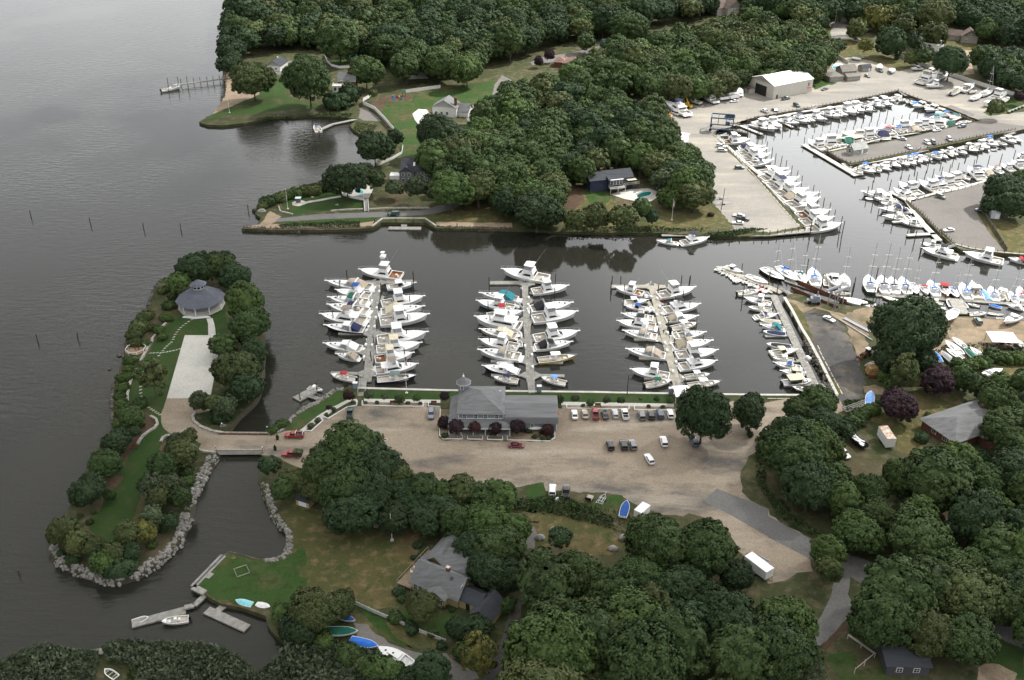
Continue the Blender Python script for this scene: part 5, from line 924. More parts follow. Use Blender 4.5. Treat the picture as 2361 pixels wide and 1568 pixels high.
# piles: single timber posts
pm={}
def pile_mesh(h):
 h=round(h)
 if h not in pm:
  mb=MB();mb.tu([(0,0,-1.5),(0,0,h)],.19,7,.16);me=mb.bd('mooring_pile',M['pile']);pm[h]=me.data;bpy.data.objects.remove(me)
 return pm[h]
def pile(p,h,label,group,lean=0.):
 o=bpy.data.objects.new('mooring_pile',pile_mesh(h));COL.objects.link(o);o.location=(p.x,p.y,0);o.rotation_euler=(rnd.uniform(-.03,.03)+lean,rnd.uniform(-.04,.04)+lean,0);tag(o,label,'piling',group)
def pls(fr,pts,h,phrase,n=None):
 if n:(a,b)=pts;pts=[(a[0]+(b[0]-a[0])*k/(n-1),a[1]+(b[1]-a[1])*k/(n-1))for k in range(n)]
 for u,v in pts:pile(W(fr,u,v,0),h,'dark timber mooring pile '+phrase,'mooring piles '+phrase)
pls(A1,[(540,500),(408,690),(362,920),(290,1290),(228,1660),(1165,740),(1760,650),(1738,720),(1693,980),(1662,1330),(1640,1615),(1608,1960),(1125,1130),(1080,1420),(1035,1720),(985,2020)],4,'among the boats of the left dock')
pls(B1,[(355,540),(335,980),(372,1265),(362,530+1100),(1572,480),(1562,720),(1085,720),(1110,1130),(940,720),(1125,1440)],4,'among the boats of the middle dock')
pls(C1,[(105,400),(122,290),(290,290),(355,440),(335,640),(1400,280),(1545,300),(1560,280),(1438,520),(1555,770),(1680,1080),(1798,1390),(975,450),(1160,1110),(1270,1450)],4,'among the boats of the right dock')
pls(E1,[(580,330),(1080,540),(590,860),(620,680),(1230,720)],4,'at the dinghy dock and bulkhead dock')
pls(N4,((310,880),(2255,530)),5,'off the bows of the north basin row',14);pls(N5,((130,1120),(700,1020)),5,'at the far end of the north basin row',5);pls(N4,[(140,920),(165,930)],5,'in a pair by the white float')
pls(N2,[(690,270),(730,360),(955,490),(1040,580),(1135,690),(1010,790),(1200,800),(1300,850),(1390,930),(1490,1030),(1590,1120),(1680,1220)],5,'off the bows of the west basin row');pls(N3,[(1240,660),(1340,760),(1435,900),(1545,990),(1635,1120),(1350,1260)],5,'off the lower bows of the west basin row');pls(N3,[(1740,1330),(1780,1420),(1200,1400)],7,'standing tall off the yard corner')
pls(N6,((165,730),(2250,260)),4,'off the bows of the middle pier north row',15);pls(N6,[(1130,1270),(1490,1250),(1740,1210),(1985,1180),(2225,1130)],5,'off the bows of the middle pier south row');pls(N8,[(1125,390),(1360,345),(1600,300),(1825,240),(2060,170),(2275,160)],5,'further along the middle pier south row');pls(N7,[(1320,1080),(1520,1060)],5,'off the grey sportfishing boat')
pls(N8,[(315,810),(640,790),(815,730),(970,700),(1130,650),(1280,620),(1430,590),(1590,550),(1735,510),(1890,480)],4,'off the bows of the lower pier north row');pls(N8,[(220,960),(330,1060),(440,1200),(570,1310),(700,1430)],5,'off the bows of the lower pier west row');pls(L1,[(210,440),(345,560),(480,690),(455,730)],5,'by the empty finger dock');pls(N9,[(1425,510),(1700,430),(1925,400),(2170,330)],4,'at the far end of the lower pier north row')
pls(S1,[(960,620),(1830,960),(1790,1060),(2240,790),(250,850),(1240,900)],4,'among the sailing docks');pls(S2,[(300,690),(250,1060),(320,1000),(850,1010)],4,'at the second sailing dock')
pls(t_(0,0),[(1550,780),(1645,770),(1560,860),(1650,850),(1740,840),(1728,765),(1672,790),(1790,780),(1852,775),(1913,770),(1970,765),(2030,755),(2085,748),(2145,735)],4,'along the long pier in the bay')
pls(t_(2,1),[(1382,610),(1465,590),(1550,600),(1740,595),(1890,630),(1900,610),(2105,620),(2010,640),(2235,620),(2310,620)],3,'at the jetties below the yard')
pls(t_(1,1),[(1097,510),(1295,505),(1452,510),(1855,555),(912,545),(840,990),(1453,1000)],3,'near the recessed sea wall');pls(t_(1,2),[(410,560),(563,465)],3,'at the float by the curved bank')
pls(t_(3,1),[(10,620),(85,610),(150,605),(215,600),(275,590),(335,585),(385,580),(455,560)],3,'under the braced timber pier')
for i,(u,v)in enumerate([(285,430),(835,500),(1326,545),(1668,550),(2290,380)]):pile(W(t_(0,1),u,v,0),3,f'lone leaning channel post in the open bay, {ORD[i]} from the left of the upper line','channel posts in the bay',.06)
for u,v,lb in[(345,1575,'leaning forked post in the bay left of the island'),(718,1560,'crooked post standing in the bay off the island')]:pile(W(t_(0,1),u,v,0),3,lb,'channel posts in the bay',.14)
pile(W(t_(0,3),180,605,0),2,'lone post in the bay at the left edge','channel posts in the bay',.08)
# quay walls and bulkheads
def wall(name,label,cat,fr_pts,th,z0,z1,m,posts=0,cap=None,group='quay walls',pm=None,ph=.9):
 pts=[Vector(p)for p in fr_pts];O=pts[0];r=emp(name,(O.x,O.y,0),0,label,cat,group);o2=Vector((O.x,O.y,0));q=[Vector((p.x,p.y,0))-o2 for p in pts]
 mb=MB();ribbon(mb,q,th,z0,z1);mb.bd('wall',m,r)
 if cap:mb=MB();ribbon(mb,q,th*1.5,z1+.003,z1+.16);mb.bd('coping',cap,r)
 if posts:
  L=sum((b-a).length for a,b in zip(q[:-1],q[1:]));n=min(95,max(2,int(L/posts)));
  for k in range(n+1):
   s=L*k/n
   for a,b in zip(q[:-1],q[1:]):
    l=(b-a).length
    if s<=l+1e-6:p=a.lerp(b,s/l);break
    s-=l
   MB().tu([(p.x,p.y,z0),(p.x,p.y,z1+ph)],.14,5,.12).bd('post',pm or M['pile'],r)
 return r
TB=M['timber']
wall('quay_wall','dark timber quay wall with posts along the north basin','quay wall',WP(N4,[(-60,640),(560,520),(1100,420),(1500,350),(1800,300),(2350,190)])+WP(N5,[(880,655)]),.5,-1.5,GZ+.25,TB,2.6)
wall('quay_wall','dark timber quay wall with posts along the east basin','quay wall',WP(N5,[(890,660),(1080,740),(1500,890),(1900,1060),(2300,1220)]),.5,-1.5,GZ+.25,TB,3.)
wall('quay_wall','timber quay wall along the north edge of the middle pier','quay wall',WP(N6,[(600,830),(1220,690),(1640,590),(2150,505)])+WP(N7,[(500,670),(1100,560),(1560,480)]),.5,-1.5,GZ+.2,TB,3.)
wall('quay_wall','dark timber quay wall with tall posts along the south edge of the middle pier','quay wall',WP(N6,[(1030,1080),(1400,1010),(1800,930),(2200,840)])+WP(N7,[(640,960),(1000,880),(1400,790),(1900,690),(2200,640)]),.5,-1.5,GZ+.25,TB,2.4)
wall('quay_wall','dark timber quay wall at the tip of the middle pier','quay wall',WP(N6,[(600,850),(830,1000),(1020,1075)]),.5,-1.5,GZ+.25,TB,2.4)
wall('quay_wall','dark timber quay wall with posts on the west face of the lower pier','quay wall',WP(N8,[(950,1020),(1230,1260),(1400,1440),(1600,1660)])+WP(L1,[(820,370),(1060,610)]),.6,-1.5,GZ+.25,TB,2.2)
wall('quay_wall','low timber quay wall along the north edge of the lower pier','quay wall',WP(N8,[(1160,1000),(1500,905),(1900,830),(2361,720),(2700,620)]),.4,-1.5,GZ+.2,M['woodlight'],4.)
wall('quay_wall','pale timber quay wall on the channel face of the lower pier','quay wall',WP(L1,[(1080,640),(1360,715),(1600,750),(2000,800),(2400,830)]),.6,-1.5,GZ+.25,TB,2.6,cap=M['woodlight'])
wall('quay_wall','pale quay edge along the west basin','quay wall',WP(N2,[(60,260),(340,520),(700,900),(960,1190),(1290,1560)])+WP(N3,[(1010,1240)]),.5,-1.5,GZ+.12,M['woodlight'],4.)
wall('seawall','pale concrete seawall along the front of the marina lawn','seawall',WP(A2,[(720,1300),(860,1305),(1600,1325),(2361,1345)])+WP(B2,[(1200,1365),(2361,1378)])+WP(C2,[(0,1385),(1150,1405)])+WP(E2,[(400,1520),(1240,1525),(1800,1532)]),.9,-1.5,GZ+.12,M['concrete'])
wall('seawall','pale concrete bulkhead wall beside the asphalt yard','seawall',WP(E1,[(1370,790),(1500,1000),(1700,1380)])+WP(E2,[(1250,480),(1500,950),(1790,1530)]),.95,-1.5,GZ+.35,M['concrete'])
wall('seawall','grey recessed concrete sea wall behind the small float','seawall',WP(t_(1,1),[(1072,522),(1165,452),(1560,450),(1660,520)]),.5,-1.5,GZ+.5,M['concrete'])
wall('bulkhead','dark timber bulkhead round the corner of the lawn','bulkhead',WP(t_(0,3),[(1775,715),(2060,420),(2120,385),(2361,450)])+WP(t_(1,3),[(20,455)]),.3,-1.5,GZ+.1,TB)
wall('kerb','white kerb boards round the planting west of the marina office','kerb',WP(t_(1,2),[(1700,640),(1692,880),(1722,916),(1905,914),(1905,882)]),.18,GZ-.1,GZ+.28,M['white'],group='white planting kerbs')
for a,b in(((1950,888),(2090,920)),((2135,888),(2275,924))):wall('kerb',f'white kerb boards before the porch, {"left" if a[0] < 2000 else "right"} of the two bays','kerb',WP(t_(1,2),[a,(a[0],b[1]-4),b,(b[0],888)]),.18,GZ-.1,GZ+.28,M['white'],group='white planting kerbs')
wall('kerb','white kerb boards round the shrub bed east of the marina office','kerb',WP(t_(1,2),[(2318,888),(2318,924)])+WP(t_(2,2),[(340,936),(395,905),(395,845)]),.18,GZ-.1,GZ+.28,M['white'],group='white planting kerbs')
wall('kerb','white kerb boards of the bench bed by the left gangway','kerb',WP(t_(1,2),[(980,562),(978,605),(1540,617),(1542,580)]),.18,GZ-.1,GZ+.28,M['white'],group='white planting kerbs')
wall('kerb','white kerb boards of the short bench bed beside the marina office','kerb',WP(t_(1,2),[(1590,580),(1588,612),(1700,618)]),.18,GZ-.1,GZ+.28,M['white'],group='white planting kerbs')
wall('kerb','white kerb boards along the row of parked cars','kerb',WP(t_(2,2),[(505,600),(505,632),(1078,642),(1080,612)]),.18,GZ-.1,GZ+.28,M['white'],group='white planting kerbs')
wall('kerb','white kerb boards in front of the cars nearest the oak','kerb',WP(t_(2,2),[(1128,615),(1130,646),(1510,652)]),.18,GZ-.1,GZ+.28,M['white'],group='white planting kerbs')
wall('kerb','white kerb boards along the curved path by the green pickup','kerb',WP(t_(1,2),[(440,838),(510,842),(620,742),(600,735)]),.18,GZ-.1,GZ+.28,M['white'],group='white planting kerbs')
wall('kerb','white kerb boards of the grass tuft bed by the green pickup','kerb',WP(t_(1,2),[(618,708),(665,727),(838,622),(930,606),(932,560)]),.18,GZ-.1,GZ+.28,M['white'],group='white planting kerbs')
ST=mat('pale_granite',(.42,.40,.36),.9,.22,1.2,bump=.4)
wall('stone_wall','low pale stone wall along the bay side of the island','stone wall',WP(t_(0,1),[(1530,1415),(1400,1568)])+WP(t_(0,2),[(1410,10),(1365,75),(1330,140),(1255,265),(1205,390),(1178,500),(1180,600)]),.7,GZ-.1,GZ+.55,ST,group='low stone walls')
wall('stone_wall','S shaped pale stone wall beside the mulch bed','stone wall',WP(t_(0,2),[(1390,708),(1440,735),(1455,775),(1430,815),(1370,850),(1320,890),(1290,930),(1270,965)]),.7,GZ-.1,GZ+.55,ST,group='low stone walls')
wall('stone_wall','curved stone wall hugging the bushes north of the bridge','stone wall',WP(t_(0,2),[(1805,675),(1778,710),(1790,755),(1850,805),(1950,845),(2062,866)]),.8,GZ-.1,GZ+.6,ST,group='low stone walls')
wall('stone_wall','short hooked stone wall south of the bridge','stone wall',WP(t_(0,2),[(1485,945),(1500,910),(1545,885),(1590,895)]),.7,GZ-.1,GZ+.55,ST,group='low stone walls')
wall('stone_wall','stone wing wall at the south end of the bridge','stone wall',WP(t_(0,2),[(1820,1018),(1880,1035),(1990,1045)]),.7,GZ-.1,GZ+.6,ST,group='low stone walls')
wall('stone_wall','stone wing wall at the east end of the bridge','stone wall',WP(t_(1,2),[(100,868),(160,862),(215,848),(255,825)]),.7,GZ-.1,GZ+.5,ST,group='low stone walls')
wall('stone_wall','grey retaining wall below the terrace stairs','stone wall',WP(t_(1,1),[(690,383),(800,374),(990,366)]),.6,GZ-.1,GZ+.6,ST,group='low stone walls')
wall('stone_wall','grey retaining wall right of the terrace stairs','stone wall',WP(t_(1,1),[(1045,366),(1300,356),(1600,352)]),.6,GZ-.1,GZ+.6,ST,group='low stone walls')
wall('stone_wall','curved stone edging at the end of the point','stone wall',WP(t_(1,1),[(210,340),(225,385),(340,412)]),.5,GZ-.1,GZ+.5,ST,group='low stone walls')
wall('stone_wall','high fieldstone retaining wall under the white picket fence','stone wall',WP(t_(1,0),[(985,975),(1040,985),(1120,1040),(1200,1130),(1260,1205)]),1.2,-.5,GZ+1.2,mat('fieldstone',(.25,.23,.20),.95,.35,1.2,bump=.5),group='low stone walls')
# ------------------------------------------------------------------ vehicles
def paint(c):return mat('paint_%.2f_%.2f_%.2f'%c,c,.25,.03,1.,spec=.55,coat=.5)
CP_=dict(white=(.78,.78,.77),black=(.012,.012,.014),grey=(.16,.165,.17),silver=(.45,.46,.47),red=(.28,.012,.015),burgundy=(.13,.01,.02),tan=(.34,.29,.22),dkgreen=(.012,.055,.045),green=(.10,.14,.11),blue=(.05,.07,.12),orange=(.55,.25,.03),bluegrey=(.17,.19,.26),yellow=(.60,.42,.04),lightgrey=(.36,.38,.42))
VM={}
def vmesh(k):
 """the parts of one kind of vehicle, x forward, wheels on z = 0"""
 P=dict(sedan=(4.75,1.8,.34,.92,1.42,(-1.75,1.0),(-1.05,.25)),coupe=(4.5,1.78,.32,.86,1.30,(-1.5,.75),(-.95,.1)),suv=(4.75,1.9,.4,1.08,1.74,(-2.3,1.05),(-2.05,.45)),wagon=(4.75,1.82,.36,.95,1.5,(-2.25,1.0),(-1.75,.3)),pickup=(5.6,1.95,.45,1.12,1.82,(-.75,1.3),(-.5,.75)),van=(5.4,1.95,.4,1.25,2.2,(-2.6,2.0),(-2.55,1.2)),tow=(6.0,2.05,.5,1.15,1.9,(-.2,1.5),(-.05,1.0)))[k]
 L,Wd,zb,zh,zr,gb,gt=P;h=L/2;w=Wd/2;out=[]
 st=[(-h,.72,.88,zh-.12),(-h+.12,.35,.97,zh),(-h+.9,0,1,zh),(0,0,1,zh),(gb[1],0,1,zh),(h-.55,0,.98,zh-.1),(h-.1,.3,.93,zh-.22),(h,.75,.82,zh-.34)]
 mb=MB();rings=[]
 for x,lift,kw,zt in st:
  z0=zb+lift*.12;ww=w*kw;rings.append([(x,-ww*.92,z0),(x,-ww,z0+.22),(x,-ww*.98,zt-.1),(x,-ww*.88,zt),(x,ww*.88,zt),(x,ww*.98,zt-.1),(x,ww,z0+.22),(x,ww*.92,z0)])
 mb.loft(rings,closed=True,caps=True);out.append(('body',mb,'P'))
 q=lambda a,b,ww,z:[(a,-ww,z),(b,-ww*.95,z),(b,ww*.95,z),(a,ww,z)]
 gl=MB();gl.loft([q(gb[0],gb[1],w*.90,zh-.03),q(gt[0],gt[1],w*.76,zr-.05)],closed=True);gl.add(q(gt[0],gt[1],w*.76,zr-.05),[(0,1,2,3)]);out.append(('window',gl,M['glass']))
 rf=MB();rf.loft([q(gt[0]-.06,gt[1]+.06,w*.79,zr-.06),q(gt[0]+.03,gt[1]-.08,w*.70,zr)],closed=True);rf.add(q(gt[0]+.03,gt[1]-.08,w*.70,zr),[(0,1,2,3)]);
 for fx in((gb[0]*.5+gb[1]*.5,gt[0]*.5+gt[1]*.5),(gb[0]+.02,gt[0])):
  for s in(1,-1):rf.tu([(fx[0],s*w*.91,zh-.03),(fx[1],s*w*.78,zr-.04)],.05,4)
 out.append(('roof',rf,'P'))
 if k=='pickup':
  bd=MB();bd.box((-1.85,0,zh+.012),(1.75,Wd*.78,.03));out.append(('bed',bd,M['black']))
  rl=MB()
  for s in(1,-1):rl.box((-1.8,s*w*.88,zh+.12),(1.9,.1,.26))
  rl.box((-2.72,0,zh+.1),(.09,Wd*.8,.24));out.append(('bed_side',rl,'P'))
 for x in(-h+.95,h-.95):
  for s in(1,-1):
   wm=MB();r=.34 if k in('sedan','coupe','wagon')else .39;wm.use(M['rubber']);y0,y1=s*(w-.2),s*(w+.015)
   c=[(x+r*math.cos(a),r+r*math.sin(a))for a in[j*math.pi/6 for j in range(12)]]
   wm.loft([[(a,y0,b)for a,b in c],[(a,y1,b)for a,b in c]],closed=True);wm.add([(a,y1,b)for a,b in c],[tuple(range(12))if s<0 else tuple(range(11,-1,-1))])
   wm.use(M['steel']);c2=[(x+r*.6*math.cos(a),r+r*.6*math.sin(a))for a in[j*math.pi/6 for j in range(12)]];wm.add([(a,y1+s*.01,b)for a,b in c2],[tuple(range(12))if s<0 else tuple(range(11,-1,-1))]);out.append(('wheel',wm,None))
 for s in(1,-1):
  out.append(('headlight',MB().box((h-.12,s*w*.68,zh-.34),(.2,.34,.16)),M['clear']));out.append(('taillight',MB().box((-h+.06,s*w*.76,zh-.2),(.12,.24,.22)),mat('tail_lamp',(.30,.01,.01),.3)))
 return[(n,b.bd(n,None if m is None else(paint((.5,.5,.5))if m=='P' else m)),m=='P')for n,b,m in out],L
def car(fr,k,front,rear,col,label,cat=None,group=None,lenm=None,z=GZ+.03,extra=None):
 if k not in VM:VM[k]=vmesh(k)
 parts,L=VM[k];a,b=W(fr,*front,z+.5),W(fr,*rear,z+.5);c=(a+b)/2;d=a-b
 r=emp('pickup_truck' if k=='pickup' else dict(van='van',suv='suv',tow='utility_truck').get(k,'car'),(c.x,c.y,z),math.atan2(d.y,d.x),label,cat or dict(pickup='pickup truck',van='van',suv='SUV',tow='truck').get(k,'car'),group)
 if k=='suv':r.name='parked_suv'
 s=(lenm or L)/L;r.scale=(s,s,s)
 for n,o,p in parts:
  q=o.copy();COL.objects.link(q);q.parent=r
  if p:recol(q,paint(CP_[col]))
 if extra:extra(r)
 return r
T10,T12,T22,T23,T31,T32,T21,T20,T11,T33=t_(1,0),t_(1,2),t_(2,2),t_(2,3),t_(3,1),t_(3,2),t_(2,1),t_(2,0),t_(1,1),t_(3,3)
g='cars parked in the gravel lot'
def rack(r):mb=MB();[mb.box((x,0,1.95),(.1,1.7,.1))for x in(-.55,-2.6)];[mb.box((x,s*.85,1.5),(.08,.08,.9))for x in(-.55,-2.6)for s in(1,-1)];mb.bd('ladder_rack',M['white'],r)
def dump(r):
 MB().box((-1.75,0,1.35),(2.5,2.0,.9)).bd('dump_box',mat('dump_box_steel',(.05,.05,.045),.7),r);mb=MB();rr=random.Random(3)
 for _ in range(160):mb.box((-1.75+rr.uniform(-1.15,1.15),rr.uniform(-.9,.9),1.85+rr.uniform(0,.18)),(.3,.25,.12),rr.uniform(0,3))
 mb.bd('garden_waste',mat('cut_branches',(.09,.12,.05),.9,.4,2.),r)
car(T12,'pickup',(268,880),(440,885),'red','red pickup with white ladder rack near the bridge',group=g,extra=rack)
car(T12,'pickup',(240,1055),(425,1060),'red','red pickup whose dark box is heaped with garden waste',group=g,extra=dump)
car(T12,'pickup',(872,625),(862,725),'dkgreen','dark green pickup nose in to the planting by the left gangway',group=g)
car(T12,'suv',(1612,725),(1620,648),'bluegrey','blue grey SUV alone west of the marina office',group=g)
car(y_(1720,1500),'coupe',(990,745),(828,740),'burgundy','burgundy coupe with dark roof in front of the marina office',group=g)
for k,a,b,c,lb in[('sedan',(572,645),(583,733),'white','white sedan, first of the row nearest the marina office'),('sedan',(666,645),(680,725),'tan','tan sedan between the white sedan and the red pickup'),('pickup',(762,640),(776,735),'red','red pickup in the parked row'),('sedan',(845,650),(868,728),'black','black sedan beside the red pickup in the row'),('wagon',(943,640),(960,722),'silver','silver wagon beside the white pickup'),('pickup',(1030,635),(1054,742),'white','white pickup with tools in its bed'),('suv',(1188,655),(1206,742),'grey','grey SUV, first after the gap in the parked row'),('suv',(1274,655),(1290,735),'black','black SUV in the middle of the group of four'),('suv',(1355,655),(1374,722),'blue','dark blue SUV beside the white wagon'),('wagon',(1450,640),(1468,722),'white','white wagon parked closest to the big oak')]:car(T22,k,a,b,c,lb,group=g)
for k,a,b,c,lb in[('suv',(893,930),(918,1018),'black','black SUV, leftmost of three in the middle of the lot'),('suv',(1018,930),(1040,1012),'black','black SUV, middle of three in the middle of the lot'),('suv',(1100,930),(1126,1010),'grey','dark grey SUV, rightmost of three in the middle of the lot'),('suv',(1388,895),(1412,985),'white','white SUV alone near the big oak'),('wagon',(1243,1060),(1290,1140),'white','white wagon driving alone across the gravel'),('suv',(376,1340),(370,1435),'white','white SUV on the grass edge at the bottom of the lot'),('pickup',(501,1345),(494,1465),'black','black pickup beside the white SUV on the grass edge'),('suv',(1668,905),(1695,975),'blue','dark covered vehicle in the shade under the big oak')]:car(T22,k,a,b,c,lb,group=g)
def bar(r):MB().box((.3,0,1.98),(.3,1.5,.14)).bd('light_bar',mat('amber_lens',(.45,.10,.03),.3),r);mb=MB();mb.box((-1.75,0,1.4),(2.6,1.9,.12));[mb.box((-1.75,s*.9,1.7),(2.6,.06,.5))for s in(1,-1)];mb.bd('flatbed',M['steel'],r)
car(T23,'tow',(2160,425),(2340,520),'black','black tow truck with amber light bar on the dirt beside the road',extra=bar)
car(T32,'pickup',(722,1075),(650,1010),'white','old white pickup with rusty bed behind the trees')
car(T31,'coupe',(615,1398),(515,1350),'white','old white sports car beside the asphalt yard')
car(y_(3584,1100),'suv',(835,450),(890,525),'green','dark green SUV on the sandy yard',lenm=4.6)
g='cars parked in the boatyard'
for fr,k,a,b,c,lb in[(T31,'sedan',(1615,560),(1720,550),'white','white car in the lower pier lot'),(T31,'suv',(1635,262),(1552,232),'green','olive SUV at the edge of the lower pier lot'),(T31,'sedan',(1985,385),(1940,372),'black','black car under the trees by the lower pier lot'),(T21,'sedan',(2035,415),(2145,425),'white','white sedan farthest of the three cars at the yard corner'),(T21,'pickup',(2185,460),(2075,440),'black','black pickup between two white cars at the yard corner'),(T21,'sedan',(2030,485),(2138,490),'white','white sedan nearest the water at the yard corner'),(z_(2600,260),'sedan',(1470,680),(1630,660),'white','white car in front of the stored boats'),(z_(2600,260),'van',(570,945),(375,860),'white','white van beside a stored flybridge boat'),(z_(2600,260),'van',(1380,945),(1565,985),'dkgreen','dark green van behind the travel lift'),(z_(2600,260),'suv',(1440,1520),(1185,1480),'white','large white SUV beside the west basin quay'),(N2,'suv',(320,570),(130,560),'silver','silver SUV beside the large white SUV'),(N2,'wagon',(640,885),(450,880),'dkgreen','dark green wagon on the west basin quay'),(N4,'pickup',(735,240),(590,265),'green','dark pickup along the wall of the big white shed'),(N4,'suv',(920,410),(795,350),'dkgreen','dark green SUV on the north basin quay'),(N4,'pickup',(205,455),(335,510),'white','small white truck on the north quay near the travel lift'),(N4,'sedan',(530,490),(395,440),'green','green and white car on the north quay'),(N4,'sedan',(1310,95),(1445,60),'grey','dark car at the corner of the big white shed'),(N5,'pickup',(615,325),(495,260),'green','grey green pickup towing a boat past the marina cottage'),(N5,'sedan',(375,415),(265,360),'green','grey car beside the marina cottage'),(N7,'sedan',(15,795),(195,825),'silver','silver car on the middle pier'),(N7,'sedan',(670,665),(840,640),'white','white car on the north edge of the middle pier'),(N7,'wagon',(1135,595),(1295,570),'blue','dark blue wagon near the root of the middle pier'),(N7,'suv',(1020,855),(950,785),'lightgrey','grey SUV standing crosswise on the middle pier'),(N7,'sedan',(290,1000),(185,930),'white','white car nose to the south quay of the middle pier, leftmost'),(N7,'suv',(630,920),(520,850),'white','white SUV nose to the south quay of the middle pier'),(N7,'suv',(725,920),(655,840),'black','black SUV nose to the south quay of the middle pier')]:car(fr,k,a,b,c,lb,group=g)
car(T11,'suv',(1210,412),(1325,408),'dkgreen','dark wagon on the lane along the point',lenm=5.2)
car(T21,'suv',(330,95),(425,90),'silver','silver jeep half hidden under the trees by the blue house')
car(T20,'pickup',(472,545),(535,552),'red','red pickup on the street behind the brown roof')
def crane_arm(r):mb=MB();mb.tu([(-1.2,0,1.5),(.2,0,5.5)],.12,5);mb.bd('crane_arm',paint(CP_['orange']),r);MB().box((-1.6,0,1.3),(2.6,2.0,.8)).bd('tool_body',paint(CP_['orange']),r)
car(z_(2600,260),'tow',(212,905),(425,960),'white','orange and white utility truck with raised arm',extra=crane_arm,lenm=5.6)
for k in list(VM):
 for n,o,p in VM[k][0]:bpy.data.objects.remove(o)
 # trailers and machines
def place(fr,a,b,name,label,cat,z=GZ+.03,group=None):
 p,q=W(fr,*a,z),W(fr,*b,z);d=q-p;c=(p+q)/2;return emp(name,(c.x,c.y,z),math.atan2(d.y,d.x),label,cat,group),d.length
def whs(r,xs,w,rad=.35):
 for x in xs:
  for s in(1,-1):mb=MB();mb.tu([(x,s*(w-.12),rad),(x,s*(w+.1),rad)],rad,10);mb.bd('wheel',M['rubber'],r)
def boxtrailer(fr,a,b,w,h,label,roofm=None,wallm=None):
 r,L=place(fr,a,b,'box_trailer',label,'trailer',group='trailers');MB().box((0,0,.75+h/2),(L,w,h)).bd('box',wallm or M['white'],r);MB().box((0,0,.78+h),(L+.04,w+.04,.05)).bd('roof',roofm or M['white'],r);whs(r,(-.4,.4),w/2)
 mb=MB();mb.tu([(L/2,w*.35,.7),(L/2+1.2,0,.6),(L/2,-w*.35,.7)],.06,4);mb.bd('tow_bar',M['black'],r);MB().box((-L/2-.01,0,.75+h/2),(.04,w*.9,h*.92)).bd('door',wallm or M['offwhite'],r);return r
rust=mat('rusty_white_roof',(.30,.14,.07),.85,.1,.9,col2=(.62,.58,.52))
boxtrailer(T23,(1155,95),(1235,20),2.3,2.1,'white box trailer with a dark end on the grass by the lot')
boxtrailer(T32,(1040,890),(1120,1010),2.6,2.9,'white semi trailer box with a rusty striped roof',rust)
boxtrailer(N7,(1640,230),(1720,195),2.3,2.2,'white box trailer beside the round tree in the boatyard')
boxtrailer(d_,(1722,1300),(1772,1338),2.6,2.4,'long white camper trailer under the trees beside the tow truck')
r,L=place(T32,(760,905),(890,1015),'scrap_trailer','black open trailer loaded with white scrap','trailer');mb=MB()
for s in(1,-1):mb.box((0,s*1.15,1.2),(L,.08,.9))
mb.box((0,0,.75),(L,2.3,.1));[mb.box((x*L/2,0,1.2),(.08,2.3,.9))for x in(1,-1)];mb.bd('bed',M['black'],r);whs(r,(-.6,.6),1.1);mb=MB();rr=random.Random(8)
for _ in range(26):mb.box((rr.uniform(-.45,.45)*L,rr.uniform(-.9,.9),1.3+rr.uniform(0,.3)),(rr.uniform(.5,1.4),.5,.12),rr.uniform(0,3))
mb.bd('scrap',M['white'],r)
r,L=place(T22,(700,1500),(730,1440),'utility_trailer','small mesh floored utility trailer on the grass edge','trailer');MB().box((0,0,.55),(L*.8,1.7,.12)).bd('bed',M['woodlight'],r);whs(r,(0,),.95,.3);mb=MB();mb.tu([(L*.4,.5,.5),(L*.4+1.2,0,.45),(L*.4,-.5,.5)],.05,4);mb.bd('tow_bar',M['black'],r);MB().box((-L*.42,0,1.0),(.06,1.6,.9)).bd('ramp',M['black'],r)
def btr(fr,a,b,label,tandem=False):
 r,L=place(fr,a,b,'boat_trailer',label,'trailer',group='empty boat trailers');mb=MB()
 for s in(1,-1):mb.tu([(-L/2,s*.85,.6),(L*.1,s*.75,.6),(L/2-.8,0,.6)],.07,4);mb.box((-L*.15,s*.35,.75),(L*.5,.12,.08))
 mb.tu([(L/2-.9,0,.6),(L/2+.3,0,.6)],.07,4);[mb.box((x*L,0,.58),(.1,1.6,.1))for x in(-.45,-.25,0)];mb.tu([(L/2-.4,0,.6),(L/2-.4,0,1.3)],.05,4);mb.bd('frame',M['steel'],r);whs(r,(-.35*L/2,-.35*L/2+.8)if tandem else(-.1*L,),1.0,.32);return r
btr(T22,(800,1525),(868,1420),'empty galvanised boat trailer pointing up the lot');btr(T21,(1870,270),(1990,260),'empty boat trailer at the yard edge, upper of the two',True);btr(T21,(1885,320),(2035,308),'empty boat trailer beside the utility pole',True);btr(z_(2600,260),(870,800),(740,740),'empty trailer in front of the yellow crane')
# travel lift
r,L=place(z_(2600,260),(1215,1185),(1420,1200),'travel_lift','blue steel travel lift straddling the haul-out slip','boat hoist');bl=mat('blue_hoist_paint',(.035,.09,.17),.5,.15,1.);w,l,h=3.6,5.5,7.0
for s in(1,-1):
 mb=MB();[mb.box((x,s*w,h/2),(.45,.45,h))for x in(-l,l)];mb.box((0,s*w,h),(2*l+.5,.5,.6));mb.box((0,s*w,1.3),(2*l,.4,.5));mb.bd('side_frame',bl,r)
 for x in(-l,l):mb=MB();mb.tu([(x,s*w-.3,.7),(x,s*w+.3,.7)],.7,12);mb.bd('wheel',M['rubber'],r)
MB().box((-l,0,h+.1),(.5,2*w,.5)).bd('cross_beam',bl,r);MB().box((l*.5,w-.2,2.4),(2.2,1.4,1.8)).bd('engine_box',bl,r)
for x in(-2,2):mb=MB();mb.tu([(x,-w,h),(x,-w*.6,2.8),(x,0,2.4),(x,w*.6,2.8),(x,w,h)],.09,4);mb.bd('sling',M['black'],r)
